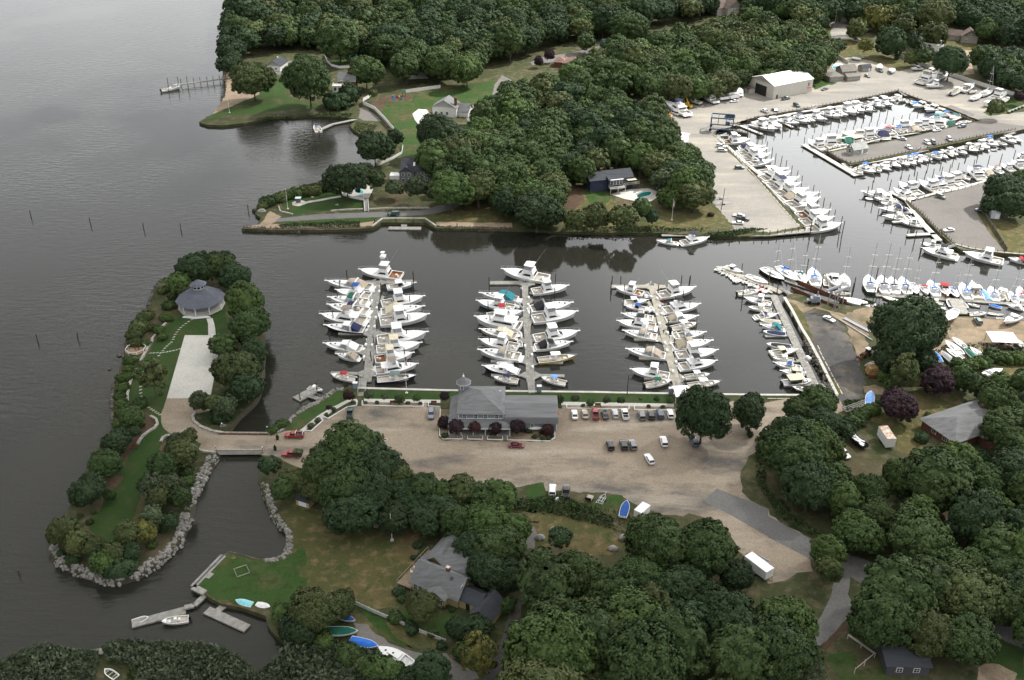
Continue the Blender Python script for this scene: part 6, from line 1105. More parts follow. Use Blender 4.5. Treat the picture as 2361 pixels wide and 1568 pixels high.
wall('lift_runway','dark timber runway pier beside the travel lift','pier',WP(N2,[(330,160),(700,250)]),1.6,-1.5,GZ+.15,TB,1.5)
wall('lift_runway','short timber runway pier behind the travel lift','pier',WP(N2,[(340,70),(560,70)]),1.6,-1.5,GZ+.15,TB,1.5)
# yellow crane
r,L=place(z_(2600,260),(640,770),(745,800),'mobile_crane','yellow mobile crane with its boom raised over the stored boats','crane');ye=mat('crane_yellow',(.55,.36,.03),.5,.15,1.);MB().box((0,0,1.2),(5.5,2.4,1.1),tap=.95).bd('chassis',ye,r);MB().box((-.6,.3,2.3),(1.8,1.4,1.3),tap=.85).bd('cab',ye,r);whs(r,(-1.7,1.7),1.2,.6);mb=MB();mb.tu([(.5,0,2.0),(-6.5,2.0,10.5)],.38,6,.26);mb.bd('boom',ye,r)
# rusty excavators beside the asphalt yard
ru=mat('rusty_orange_paint',(.15,.07,.035),.85,.3,1.2,col2=(.09,.04,.025));ry=mat('faded_yellow_paint',(.40,.28,.11),.85,.2,1.0,col2=(.20,.10,.05))
r,L=place(T32,(950,330),(990,330),'crawler_crane','rusty yellow crawler crane with long lattice boom','crane');
for s in(1,-1):MB().box((0,s*1.5,.5),(4.4,.75,1.0),tap=.85).bd('track',ru,r)
MB().box((-.2,0,2.3),(4.2,2.9,2.4),tap=.94).bd('house',ry,r);MB().box((1.3,1.15,2.5),(1.3,.9,1.5)).bd('window',M['glass'],r)
mb=MB();a,b=Vector((1.6,-.3,1.8)),Vector((13.5,13.,10.5));d=(b-a).normalized();n=d.cross(Vector((0,0,1))).normalized()*.5;u=n.cross(d).normalized()*.5;L=(b-a).length
cs=[n+u,n-u,-n-u,-n+u];[mb.tu([a+c*.5,a+d*L*.12+c,a+d*L*.88+c,b+c*.3],.07,4)for c in cs]
for k in range(22):
 p,q=a+d*L*k/22,a+d*L*(k+1)/22
 for i in range(4):mb.tu([p+cs[i],q+cs[(i+1)%4]],.045,3)
mb.bd('lattice_boom',mat('dark_steel',(.07,.075,.08),.6,.3,1.),r)
r,L=place(T32,(835,175),(960,130),'backhoe_loader','rusty backhoe loader with white cab roof','digger');MB().box((.0,0,1.1),(3.2,1.3,.9),tap=.92).bd('body',ru,r);MB().box((.9,0,2.1),(1.3,1.4,1.2),tap=.9).bd('cab',M['glass'],r);MB().box((.9,0,2.75),(1.5,1.6,.12)).bd('roof',M['white'],r);whs(r,(1.1,),.9,.7);whs(r,(-1.2,),.8,.45);mb=MB();mb.box((-2.9,0,.5),(.7,2.1,.7),tap=.7);[mb.tu([(-.6,s*.7,1.5),(-2.7,s*.7,.7)],.1,4)for s in(1,-1)];mb.bd('loader_bucket',ru,r);mb=MB();mb.tu([(1.8,0,1.2),(2.8,0,3.0),(3.8,0,1.4)],.16,5);mb.bd('digger_arm',ru,r)
r,L=place(T31,(370,1225),(475,1235),'yard_crane','grey wheeled yard crane beside the rails','yard machine');gy=mat('grey_machine_paint',(.24,.26,.30),.6,.12,1.);MB().box((.3,0,1.6),(3.6,2.2,1.5),tap=.95).bd('body',gy,r);MB().box((.7,0,2.7),(2.2,1.9,.9),tap=.85).bd('cab',gy,r);MB().box((-2.0,0,1.0),(1.2,2.0,.6),tap=.8).bd('nose',gy,r);whs(r,(-1.6,1.4),1.1,.65);mb=MB();mb.tu([(.8,0,3.0),(.9,.3,4.6)],.3,6,.22);mb.bd('jib',gy,r)
# lattice hoist with two grey booms
for(bx_,tx,lb)in((((560,1280)),(650,1060),'left'),((660,1300),(725,1095),'right')):
 p,q=W(T31,575,1270)if lb=='left' else W(T31,650,1285),None;r=emp('boat_hoist',(p.x,p.y,GZ),0,f'grey steel hoist leg frame with sloping beam, {lb} of the pair','boat hoist','grey boat hoists');mb=MB();mb.tu([(-1.2,0,0),(-.8,0,7.5)],.16,4);mb.tu([(1.2,0,0),(.9,0,7.5)],.16,4);mb.tu([(-1.1,0,3),(1.1,0,5)],.1,4);mb.tu([(0,3.4,0),(0,.6,7.3)],.14,4);mb.bd('leg',gy,r);mb=MB();mb.tu([(-2.6,-.8,7.0),(2.4,.4,8.6)],.5,6);mb.bd('beam',mat('pale_hoist_beam',(.36,.38,.42),.5,.08,1.),r)
wall('hoist_rail','rusty rail on trestles nearest the sandy ground','rail',WP(E1,[(1490,620),(1860,780),(2361,980)]),.3,GZ-1.4,GZ+.9,ru,4.,ph=-.6,pm=M['timber'],group='hoist rails');wall('hoist_rail','rusty rail on trestles behind the grey yard crane','rail',WP(S1,[(790,905),(1330,1130),(1680,1270)]),.3,GZ-.2,GZ+1.6,ru,4.,ph=-.6,pm=M['timber'],group='hoist rails')
wall('pipe_rail','long pale pipe lying beside the asphalt yard','pipe',WP(T31,[(655,1385),(800,1475),(960,1575)]),.3,GZ,GZ+.4,M['alu']);
r,L=place(T31,(705,1370),(950,1500),'aluminium_gangway','long lattice gangway stored beside the asphalt yard','gangway');mb=MB();[mb.tu([(-L/2,s*.8,z),(L/2,s*.8,z)],.07,4)for s in(1,-1)for z in(.3,1.3)];[mb.tu([(-L/2+k*L/14,s*.8,.3),(-L/2+(k+1)*L/14,s*.8,1.3)],.04,4)for k in range(14)for s in(1,-1)];mb.box((0,0,.3),(L,1.5,.08));mb.bd('lattice',M['alu'],r)
r,L=place(T32,(700,668),(915,590),'aluminium_gangway','stack of old grey gangways on the bushes','gangway');mb=MB();[mb.box((0,y,.7+.1*k),(L,.16,.25))for k,y in enumerate((-.9,-.3,.3,.9))];[mb.box((-L/2+i*L/12,0,.75),(.15,1.9,.12))for i in range(13)];mb.bd('lattice',M['wood'],r)
# ------------------------------------------------------------------ buildings
WIN=dict()
def wn(r,x,y,z,w,h,face='y',m=None):
 """face: the outward axis: '-y' front, '+y' back, '-x', '+x'"""
 s=-1 if face[0]=='-' else 1;ax=face[-1];f=MB();p=MB()
 if ax=='y':f.box((x,y+s*.03,z),(w+.24,.1,h+.24));p.box((0,0,0),(w,.1,h));loc=(x,y+s*.06,z);mu=((0,s*.052,0),(.05,.012,h)),((0,s*.052,0),(w,.012,.05))
 else:f.box((x+s*.03,y,z),(.1,w+.24,h+.24));p.box((0,0,0),(.1,w,h));loc=(x+s*.06,y,z);mu=((s*.052,0,0),(.012,.05,h)),((s*.052,0,0),(.012,w,.05))
 fo=f.bd('window',M['white'],r);po=p.bd('pane',m or M['glass'],fo,loc);b=MB();[b.box(c,d)for c,d in mu];b.bd('glazing_bar',M['white'],fo,loc)
def slp(mb,q,th=.18):
 q=[Vector(v)for v in q];n=(q[1]-q[0]).cross(q[2]-q[0]).normalized()
 if n.z<0:n=-n;q=q[::-1]
 lo=[v-n*th for v in q];k=len(q);mb.add([*q,*lo],[tuple(range(k)),tuple(range(2*k-1,k-1,-1))]+[(i,k+i,k+(i+1)%k,(i+1)%k)for i in range(k)])
def rfm(name,c):return mat(name,c,.9,.12,.5,bump=.25,bscale=3.,stretch=(.25,2.5,2.5))
RG,RD,RB=rfm('grey_shingles',(.165,.168,.172)),rfm('dark_shingles',(.05,.055,.065)),rfm('brown_shingles',(.15,.115,.10))
def blk(r,x0,x1,y0,y1,z0,ze,zr,wm,rm,kind='gx',ov=.45,rname='roof',wname='wall'):
 mb=MB();mb.box(((x0+x1)/2,(y0+y1)/2,(z0+ze)/2),(x1-x0,y1-y0,ze-z0));X0,X1,Y0,Y1=x0-ov,x1+ov,y0-ov,y1+ov;rb=MB();cx,cy=(x0+x1)/2,(y0+y1)/2
 if kind in('gx','gy'):
  if kind=='gx':
   sl=(zr-ze)/(cy-y0);zo=ze-sl*ov
   for ya in(Y0,Y1):slp(rb,[(X0,ya,zo),(X1,ya,zo),(X1,cy,zr),(X0,cy,zr)])
   for x in(x0,x1):mb.add([(x,y0,ze),(x,y1,ze),(x,cy,zr-.12)],[(0,1,2),(2,1,0)])
  else:
   sl=(zr-ze)/(cx-x0);zo=ze-sl*ov
   for xa in(X0,X1):slp(rb,[(xa,Y0,zo),(xa,Y1,zo),(cx,Y1,zr),(cx,Y0,zr)])
   for y in(y0,y1):mb.add([(x0,y,ze),(x1,y,ze),(cx,y,zr-.12)],[(0,1,2),(2,1,0)])
 elif kind=='hip':
  w,d=X1-X0,Y1-Y0;k=min(w,d)/2
  a,b=((X0+k,cy),(X1-k,cy))if w>=d else((cx,Y0+k),(cx,Y1-k));e=ze
  A,B=(*a,zr),(*b,zr);c=[(X0,Y0,e),(X1,Y0,e),(X1,Y1,e),(X0,Y1,e)]
  if w>=d:qs=[[c[0],c[1],B,A],[c[2],c[3],A,B],[c[1],c[2],B],[c[3],c[0],A]]
  else:qs=[[c[1],c[2],B,A],[c[3],c[0],A,B],[c[0],c[1],A],[c[2],c[3],B]]
  for q in qs:
   q=[v for i,v in enumerate(q)if i==0 or Vector(v)!=Vector(q[i-1])];slp(rb,q)
 elif kind=='flat':rb.box((cx,cy,ze+.1),(X1-X0,Y1-Y0,.22))
 elif kind=='shed':
  slp(rb,[(X0,Y0,ze),(X1,Y0,ze),(X1,Y1,zr),(X0,Y1,zr)]);mb.add([(x0,y0,ze),(x0,y1,ze),(x0,y1,zr-.15),(x1,y0,ze),(x1,y1,ze),(x1,y1,zr-.15)],[(0,1,2),(2,1,0),(3,4,5),(5,4,3),(1,4,5,2),(2,5,4,1)])
 mb.bd(wname,wm,r);return rb.bd(rname,rm,r)
def site(fr,a,b,name,label,cat='house',z=GZ):
 """front-left and front-right ground corners read off the photo; x runs along the front, y away from the camera"""
 p,q=W(fr,*a,z),W(fr,*b,z);d=q-p;return emp(name,p,math.atan2(d.y,d.x),label,cat),d.length
def sdg(name,c):return mat(name,c,.75,.05,1.,bump=.25,bscale=1.,stretch=(.05,.05,6.))
GB=sdg('blue_grey_siding',(.21,.235,.275))
# marina office
r,L=site(y_(1720,1500),(300,642),(770,644),'marina_office','blue grey marina office with hipped roof, wrap-round porch and corner turret','building');w=L
blk(r,0,w,3.2,17.,0,5.5,8.6,GB,RG,'hip',.5)
for x in(.135,.385,.605,.855):wn(r,x*w,3.2,4.55,.85,1.1,'-y')
tb=MB();tb.box((w/2,3.14,5.42),(w+.3,.16,.3));tb.box((w/2,3.14,3.9),(w+.1,.14,.16));[tb.box((x,3.14,4.65),(.2,.16,1.4))for x in(0,w)];tb.bd('white_trim',M['white'],r)
pr=MB();slp(pr,[(-3.0,-.2,2.7),(w+2.2,-.2,2.7),(w,3.15,3.85),(0,3.15,3.85)]);slp(pr,[(-3.0,-.2,2.7),(0,3.15,3.85),(0,16,3.85),(-3.0,16,2.7)]);slp(pr,[(w+2.2,-.2,2.7),(w+2.2,3.15,2.75),(w,3.15,3.85)]);pr.bd('porch_roof',RG,r)
MB().box((w/2-.4,-.22,2.58),(w+5.2,.1,.22)).bd('porch_fascia',M['white'],r)
for k in range(6):MB().box((-2.7+k*(w+4.6)/5,0,1.25),(.18,.18,2.5)).bd('porch_post',M['white'],r)
MB().box((w/2-.4,1.4,.08),(w+5.2,3.6,.12)).bd('porch_floor',M['wood'],r)
def ngon(n,rad,cx=0,cy=0,a0=.5):return[(cx+rad*math.cos(6.28318*(k+a0)/n),cy+rad*math.sin(6.28318*(k+a0)/n))for k in range(n)]
tx,ty=.9,15.6;MB().prism(ngon(8,1.75,tx,ty),3.5,8.3).bd('turret',GB,r);tr=MB();e=ngon(8,2.25,tx,ty);tr.add([(x,y,8.2)for x,y in e]+[(tx,ty,10.2)],[(k,(k+1)%8,8)for k in range(8)]+[tuple(range(7,-1,-1))]);tr.bd('turret_roof',RG,r);mb=MB();mb.tu([(tx,ty,10.1),(tx,ty,11.1)],.07,5);mb.box((tx,ty,10.2),(.5,.5,.3));mb.bd('finial',M['white'],r);MB().prism(ngon(8,2.28,tx,ty),8.06,8.2).bd('turret_fascia',M['white'],r);wn(r,tx-.4,ty-1.72,7.2,.7,1.1,'-y')
mb=MB();mb.tu([(w-.9,10.3,6.2),(w-.9,10.3,8.4)],.16,7);mb.box((w-.9,10.3,8.5),(.5,.5,.2));mb.bd('flue',M['steel'],r)
x0,x1=w+.05,w+15.2;mb=MB();mb.box(((x0+x1)/2,8.2,1.75),(x1-x0,11.2,3.5));mb.bd('wing_wall',GB,r);wr=MB();gb=[(2.0,2.9),(2.55,4.7),(8.2,5.9),(13.9,4.7),(14.3,3.2)]
for(ya,za),(yb,zb)in zip(gb[:-1],gb[1:]):slp(wr,[(x0-.0,ya,za),(x1+.5,ya,za),(x1+.5,yb,zb),(x0,yb,zb)])
wr.bd('wing_roof',RG,r);eg=MB();[eg.add([(x,y,z-.18)for y,z in gb],[(0,1,2,3,4),(4,3,2,1,0)])for x in(x1,)];eg.bd('gable_end',GB,r);wn(r,w+8.3,2.6,1.75,.8,1.35,'-y');wn(r,w+2.9,2.6,2.0,.8,1.1,'-y');MB().box((x1+.02,2.58,1.75),(.2,.16,3.4)).bd('corner_trim',M['white'],r)
# pavilion on the island
c=G(465.5,706,GZ);r=emp('pavilion',c,0,'large octagonal pavilion with slate grey roof and windowed cupola on the island','pavilion');NS=10
MB().prism(ngon(NS,8.0),0,.35).bd('floor',M['concrete'],r);MB().prism([(-4.6,-8.3),(0,-9.2),(5.2,-8.2),(4.2,-7.3),(-4.2,-7.3)],-.05,.18).bd('step',M['white'],r)
PR=rfm('slate_blue_shingles',(.115,.122,.15));mb=MB();e,t=ngon(NS,8.5),ngon(NS,2.2);mb.add([(x,y,3.3)for x,y in e]+[(x,y,7.4)for x,y in t],[(k,(k+1)%NS,NS+(k+1)%NS,NS+k)for k in range(NS)]);mb.add([(x,y,3.3)for x,y in e],[tuple(range(NS-1,-1,-1))]);mb.bd('roof',PR,r)
for x,y in ngon(NS,7.5):MB().box((x,y,1.8),(.26,.26,3.0)).bd('post',M['white'],r)
mb=MB();pts=[(*p,1.2)for p in ngon(NS,7.5)];mb.tu(pts[-4:]+pts[:6],.05,4);mb.tu([(x,y,.6)for x,y,_ in pts[-4:]+pts[:6]],.04,4);mb.bd('railing',M['white'],r)
MB().prism(ngon(NS,2.15),7.3,8.75).bd('cupola',M['white'],r)
for k in range(NS):
 a=6.28318*(k+1)/NS;MB().box((2.08*math.cos(a),2.08*math.sin(a),8.05),(.16,.95,.8),a).bd('cupola_window',M['glass'],r)
mb=MB();e=ngon(NS,2.95);mb.add([(x,y,8.7)for x,y in e]+[(0,0,10.5)],[(k,(k+1)%NS,NS)for k in range(NS)]+[tuple(range(NS-1,-1,-1))]);mb.bd('cupola_roof',PR,r)
# boat storage shed
SW=mat('cream_steel_cladding',(.50,.48,.43),.6,.05,1.,bump=.2,stretch=(3.,3.,.05));r,L=site(t_(3,0),(42,918),(402,846),'boat_storage_shed','huge cream steel boat shed with bright white roof and open end door','shed');blk(r,0,L,0,20,0,7.6,11.,SW,mat('white_steel_roof',(.78,.78,.77),.45,.03,1.,spec=.4),'gx',.3)
MB().box((-.03,10,2.9),(.1,9,5.6)).bd('doorway_dark',M['black'],r);wn(r,L-3.2,0,4.8,1.2,2.0,'-y');MB().box((3,-.04,1.1),(1.1,.1,2.2)).bd('side_door',M['black'],r);MB().box((L-3.,-.5,2.9),(2.2,1.0,.12)).bd('awning',cv('red'),r)  # open shed end drawn as a black panel, its inner shade put into the colour
r,L=site(z_(2600,260),(1725,480),(1810,520),'store_hut','small cream hut with brown roof beside the shed door','shed');blk(r,0,5.5,0,3.6,0,2.4,3.5,SW,RB,'gx',.2);wn(r,4.0,0,1.3,.9,.9,'-y');MB().box((2.0,-.04,1.0),(1.0,.1,2.0)).bd('door',M['white'],r)
# marina cottage and its outbuilding
CS=sdg('weathered_shingle_siding',(.27,.25,.22));RT=rfm('taupe_shingles',(.20,.185,.165));r,L=site(t_(3,0),(650,758),(880,738),'marina_cottage','grey shingled cottage with several gabled roofs beside the boat shed','house');blk(r,4,13.5,3.5,11,0,5.2,7.8,CS,RT,'gx');blk(r,5.5,14,-.2,3.4,0,2.8,4.2,CS,RT,'shed',wname='front_wall',rname='front_roof');blk(r,-5,4,1.5,9,0,2.9,5.0,CS,RT,'hip',wname='side_wall',rname='side_roof')
for x in(7,9,11,13):wn(r,x,-.2,1.7,1.0,1.1,'-y')
for x in(8,11):wn(r,x,3.5,4.6,1.1,.9,'-y')
for x in(-3,0):wn(r,x,1.5,1.7,.9,1.0,'-y')
r,L=site(t_(3,0),(865,665),(965,655),'bath_house','small grey bath house with dark roof by the pool','house');blk(r,0,6.5,0,4.5,0,2.5,3.9,CS,RD,'gx',.3);[wn(r,x,0,1.5,.8,.8,'-y')for x in(1.5,3.2)];MB().box((5,-.04,1.),(.9,.1,2.0)).bd('door',M['white'],r)
# hut on the middle pier
r,L=site(N6,(1070,935),(1330,890),'harbour_hut','little grey shingled hut with steep gable on the middle pier','hut');blk(r,0,L,0,5.2,.25,2.9,5.2,sdg('grey_green_shingle',(.30,.30,.27)),rfm('pale_grey_shingles',(.36,.37,.35)),'gx',.3);MB().box((L/2,2.6,.12),(L+.6,5.9,.24)).bd('base',M['concrete'],r);wn(r,L*.42,0,1.7,.8,1.2,'-y');MB().box((L*.62,-.04,1.35),(.95,.1,2.1)).bd('door',M['white'],r);wn(r,0,2.6,1.7,1.4,1.6,'-x');mb=MB();mb.tu([(-.08,2.6,3.9),(-.18,2.6,3.9)],.55,12);mb.bd('round_vent',M['white'],r);tag(thg('life_ring_board',MB().box((0,0,.6),(1.6,.5,1.0)),M['white'],'white ice box against the front of the harbour hut','box',loc=W(N6,1040,895)))
# white shed by the lower pier
r,L=site(N9,(1745,1450),(1905,1460),'garden_shed','pale grey shed with tilted roof beside the lower pier lot','shed');blk(r,0,L,0,6,0,3.2,4.4,mat('pale_blue_cladding',(.55,.60,.63),.6,.06,1.),mat('pale_grey_roofing',(.40,.41,.42),.7,.15,.8),'gx',.2);MB().box((L*.7,-.04,1.1),(1.6,.1,2.1)).bd('door',M['white'],r)
# brick ranch house to the right
BR=mat('brown_brick',(.16,.07,.045),.9,.2,2.5,bump=.3);r,L=site(t_(3,2),(1570,905),(1840,975),'ranch_house','low brick ranch house with broad grey hipped roof and brick chimney','house');r.location=W(t_(3,2),1470,850);a=W(t_(3,2),1470,850);b=W(t_(3,2),2080,640);r.rotation_euler[2]=math.atan2((b-a).y,(b-a).x);LL=(b-a).length
blk(r,0,LL+2,-9.5,2.5,0,2.9,5.9,BR,RG,'hip',.8);blk(r,LL*.35,LL*.35+9,-13.5,-9,0,2.8,5.0,BR,RG,'gy',.6,'porch_roof','porch_wall');mb=MB();mb.box((LL*.62,-3.3,6.0),(1.5,.9,1.7));mb.bd('chimney',BR,r);[wn(r,LL*k,-9.5,1.6,1.6,1.1,'-y')for k in(.15,.75,.9)];[wn(r,0,y,1.6,1.4,1.1,'-x')for y in(-2,-6)]
# yellow house
YS=sdg('pale_yellow_clapboard',(.40,.34,.17));r,L=site(t_(1,3),(1440,735),(1860,905),'yellow_house','pale yellow house with grey roofs, wooden deck and garage wing','house');w=L
blk(r,0,w,0,7.5,0,3.0,6.2,YS,RG,'gx',.5);mb=MB();mb.box((w*.62,3.9,6.4),(.8,.7,1.6));ch=mb.bd('chimney',BR,r);MB().box((w*.62,3.9,7.25),(.9,.8,.12)).bd('cap',M['concrete'],ch)
for x in(1.0,2.4,4.2):wn(r,x,0,1.5,.9,1.6 if x<3 else 1.1,'-y')
for x in(w-4.4,w-3.0):wn(r,x,0,1.6,1.1,1.2,'-y')
wn(r,w,2.2,4.4,.9,1.2,'+x');wn(r,w,4.6,1.6,.9,1.2,'+x');blk(r,5.2,9.8,-1.6,0,0,2.9,4.3,YS,RG,'gy',.4,'porch_roof','porch_wall');[wn(r,x,-1.6,1.6,.8,1.2,'-y')for x in(6.0,7.4,8.9)]
mb=MB();slp(mb,[(w*.72,2.3,5.35),(w*.78,2.3,5.35),(w*.78,3.0,5.7),(w*.72,3.0,5.7)],.1);mb.bd('skylight',M['glass'],r)
blk(r,3.5,10.5,7.3,11.5,0,3.6,5.2,YS,RG,'shed',.35,'rear_roof','rear_wall');blk(r,-1.2,5.0,7.3,17.5,0,2.9,5.3,YS,RG,'gy',.45,'wing_roof','wing_wall');blk(r,w+.1,w+5.4,.5,5.4,0,2.6,4.2,YS,RD,'gx',.3,'link_roof','link_wall');blk(r,w+4.6,w+9.6,-2.2,4.6,0,2.6,4.8,YS,RD,'gy',.4,'garage_roof','garage_wall');MB().box((w+7.1,-2.25,1.1),(2.6,.08,2.2)).bd('garage_door',M['glass'],r);MB().box((w+2.4,.44,1.05),(.95,.08,2.1)).bd('door',M['black'],r)
DK=mat('brown_deck_boards',(.27,.20,.14),.85,.15,1.);mb=MB();mb.prism([(0.2,-.8),(0,7.4),(-1.4,12.6),(-3.2,12.2),(-3.6,-.8)],1.0,1.2);mb.bd('deck',DK,r);mb=MB();pl=[(.2,-.8,2.2),(-3.6,-.8,2.2),(-3.4,6,2.2),(-3.2,12.2,2.2)];mb.tu(pl,.06,4);[mb.tu([(x,y,.0),(x,y,2.2)],.06,4)for x,y in((.2,-.8),(-1.7,-.8),(-3.6,-.8),(-3.5,2.5),(-3.4,6),(-3.3,9),(-3.2,12.2))];mb.bd('deck_railing',M['woodlight'],r)
def rel(r,x,y,z):return r.matrix_basis@Vector((x,y,z))
def chair(p,rz,label,m,group):
 c=emp('garden_chair',p,rz,label,'chair',group);MB().box((0,0,.42),(.5,.5,.06)).bd('seat',m,c);MB().box((-.24,0,.75),(.06,.5,.62)).bd('backrest',m,c);[MB().box((a*.2,b*.2,.2),(.05,.05,.4)).bd('leg',m,c)for a in(1,-1)for b in(1,-1)];[MB().box((0,s*.26,.62),(.45,.05,.05)).bd('armrest',m,c)for s in(1,-1)]
for k,lb in enumerate(('nearest the corner','in the middle','nearest the blue table')):chair(rel(r,-2.4,3.6+1.5*k,1.2),.8*k,f'white garden chair on the yellow house deck, {lb}',M['white'],'white chairs on the deck')
t=emp('deck_table',rel(r,-1.7,8.6,1.2),.4,'blue table on the wooden deck of the yellow house','table');MB().box((0,0,.72),(1.4,.9,.06)).bd('table_top',cv('royal'),t);[MB().box((a*.6,b*.35,.35),(.06,.06,.7)).bd('leg',cv('royal'),t)for a in(1,-1)for b in(1,-1)]
r,L=site(T12,(372,1518),(492,1555),'garden_shed','little pale yellow shed with dark roof at the edge of the lawn','shed');blk(r,0,L,0,2.6,0,2.0,3.0,YS,RD,'gx',.25);MB().box((L*.5,-.04,.95),(L*.6,.08,1.7)).bd('door',M['white'],r)
# houses among the trees on the north shore
GS=sdg('grey_shingle_siding',(.17,.18,.19));r,L=site(T11,(1345,105),(1620,112),'waterside_house','grey gabled house with skylights standing behind birches on the point','house');blk(r,0,L,0,10,0,5.6,9.2,GS,RD,'gx',.5);blk(r,-.5,5.8,-2.5,0,0,5.4,8.0,GS,RD,'gy',.4,'gable_roof','gable_wall')
for x in(1.2,3.8):wn(r,x,-2.5,1.6,1.1,1.5,'-y');wn(r,x,-2.5,4.3,1.1,1.3,'-y')
[wn(r,x,0,z,1.1,1.2,'-y')for x in(8,11)for z in(1.6,4.3)];[(lambda m:m.bd('skylight',M['white'],r))((lambda m:(slp(m,[(x,1.6,6.95),(x+.9,1.6,6.95),(x+.9,3.2,8.1),(x,3.2,8.1)],.05),m)[1])(MB()))for x in(5.2,8.2,9.8)];mb=MB();mb.tu([(-1.1,-2,5.5),(-5.5,-2,1.2)],.05,4);MB().box((-3,1,1.6),(4.5,4,3.0)).bd('side_porch',M['white'],r)
BS=sdg('navy_siding',(.045,.055,.10));r,L=site(T21,(905,215),(1090,195),'blue_house','dark blue house with white framed windows and balcony above a pool','house');blk(r,-8,11.5,3.5,13,0,5.6,7.6,BS,RD,'gx',.7);blk(r,-.2,6.2,.8,4,2.6,5.6,6.6,BS,RD,'shed',.3,'bay_roof','bay_wall');[wn(r,x,.8,4.3,1.2,1.7,'-y')for x in(.8,2.3,3.7,5.2)];[wn(r,x,3.5,4.2,1.0,1.6,'-y')for x in(7.6,9.1)];MB().box((3,.2,6.0),(6.0,.7,.14)).bd('awning',M['white'],r)
mb=MB();mb.box((3,-.4,2.6),(7.2,3.0,.18));mb.box((10,2.2,2.6),(8,2.2,.18));mb.bd('balcony',M['wood'],r);mb=MB();mb.tu([(-.6,1,3.6),(-.6,-1.8,3.6),(6.6,-1.8,3.6),(6.6,1.2,3.6),(14,1.2,3.6)],.05,4);[mb.tu([(x,y,2.6),(x,y,3.6)],.04,4)for x,y in((-.6,-1.8),(1.2,-1.8),(3,-1.8),(4.8,-1.8),(6.6,-1.8),(8.5,1.2),(10.4,1.2),(12.2,1.2),(14,1.2))];mb.bd('balcony_railing',M['white'],r);[MB().box((x,-1.6,1.25),(.15,.15,2.6)).bd('balcony_post',M['white'],r)for x in(-.4,3,6.4)];MB().box((3,.78,1.2),(5.8,.1,2.2)).bd('ground_floor_glazing',M['glass'],r);MB().box((10.6,2.2,4.6),(4.2,2.4,.12)).bd('straw_awning',cv('cream'),r)
mb=MB();mb.box((-1.5,8.5,8.0),(1.0,.8,1.4));mb.bd('chimney',BR,r)
WS=sdg('white_clapboard',(.66,.66,.63));r,L=site(T10,(1630,1070),(1890,1090),'grey_roofed_house','white house with steep grey roofs and tall chimney beside the patio','house');blk(r,0,13,0,9,0,5.2,9.,WS,RG,'gy',.5);blk(r,8,19,2,10,0,3.2,6.4,WS,RG,'gx',.4,'wing_roof','wing_wall');mb=MB();mb.box((12,3,8.0),(1.4,1.0,4.0));mb.bd('chimney',BR,r);[wn(r,x,0,2.0,1.2,1.5,'-y')for x in(2,5,8)];[wn(r,0,y,2.0,1.2,1.5,'-x')for y in(3,6)]
r,L=site(T10,(715,900),(850,900),'brick_house','brick house with white enclosed porch and roof terrace','house');blk(r,.0,7.6,0,4.5,3.0,6.4,6.4,M['white'],M['concrete'],'flat',.3,'terrace','porch_wall');MB().box((3.8,2.3,1.5),(7.6,4.4,3.0)).bd('basement_wall',BR,r);blk(r,2.5,12,4.6,13,0,8.0,12.,BR,RG,'gx',.4);[wn(r,x,0,4.8,1.4,1.8,'-y')for x in(1.3,3.8,6.2)];[wn(r,x,0,1.2,1.2,1.2,'-y')for x in(2,5)];mb=MB();mb.tu([(0,4.4,7.4),(0,0,7.4),(7.6,0,7.4),(7.6,4.4,7.4)],.06,4);[mb.tu([(x,0,6.5),(x,0,7.4)],.05,4)for x in(0,1.9,3.8,5.7,7.6)];mb.bd('terrace_railing',M['white'],r);wn(r,4.5,4.6,7.5,.9,1.6,'-y');mb=MB();mb.box((9.5,8,11.8),(1.1,.9,3.0));mb.bd('chimney',BR,r)
r,L=site(T10,(100,655),(225,662),'white_cottage','small white cottage with dark grey roof on the shore lawn','house');blk(r,0,L,0,12,0,3.4,6.2,WS,RD,'gy',.4);MB().box((L*.33,-.04,1.1),(1.0,.08,2.2)).bd('door',cv('red'),r);wn(r,L*.7,0,1.7,1.1,1.2,'-y');mb=MB();mb.box((L*.5,8,6.4),(.7,.6,1.0));mb.bd('chimney',M['white'],r)
r,L=site(T20,(1960,165),(2145,150),'gabled_house','tan house with steep brown roof and white trimmed gable at the top of the view','house');TS=sdg('tan_siding',(.40,.38,.34));blk(r,-3,9,6,20,0,6.0,11.5,TS,RB,'gx',.6);blk(r,2,14.5,0,12,0,6.4,12.,TS,RB,'gy',.6,'front_roof','front_wall');[wn(r,x,0,z,1.1,1.3,'-y')for x in(6.5,8.6,11)for z in(5.0,)];[wn(r,x,0,1.8,1.2,1.4,'-y')for x in(8,12)]
r,L=site(T20,(395,625),(640,640),'brown_roofed_house','low house with reddish brown hipped roof among the trees','house');RR=rfm('red_brown_shingles',(.21,.13,.105));blk(r,5,16,0,10,0,3.2,6.2,BR,RR,'hip',.6);blk(r,-1,6,2,10,0,3.0,5.4,BR,RR,'hip',.6,'wing_roof','wing_wall');[wn(r,x,0,1.6,1.4,1.2,'-y')for x in(7,11,14)]
r,L=site(t_(3,0),(1790,395),(1930,405),'shingled_house','grey shingled house with brown gabled roof on the far right lawn','house');blk(r,-1,9,0,10,0,4.4,8.4,CS,RB,'gy',.5);blk(r,-9,-.6,5,12,0,3.6,6.4,CS,RB,'gx',.4,'wing_roof','wing_wall');wn(r,4,0,5.2,1.6,1.2,'-y');wn(r,2,0,1.8,1.2,1.2,'-y');wn(r,-4,5,1.8,1.2,1.2,'-y')
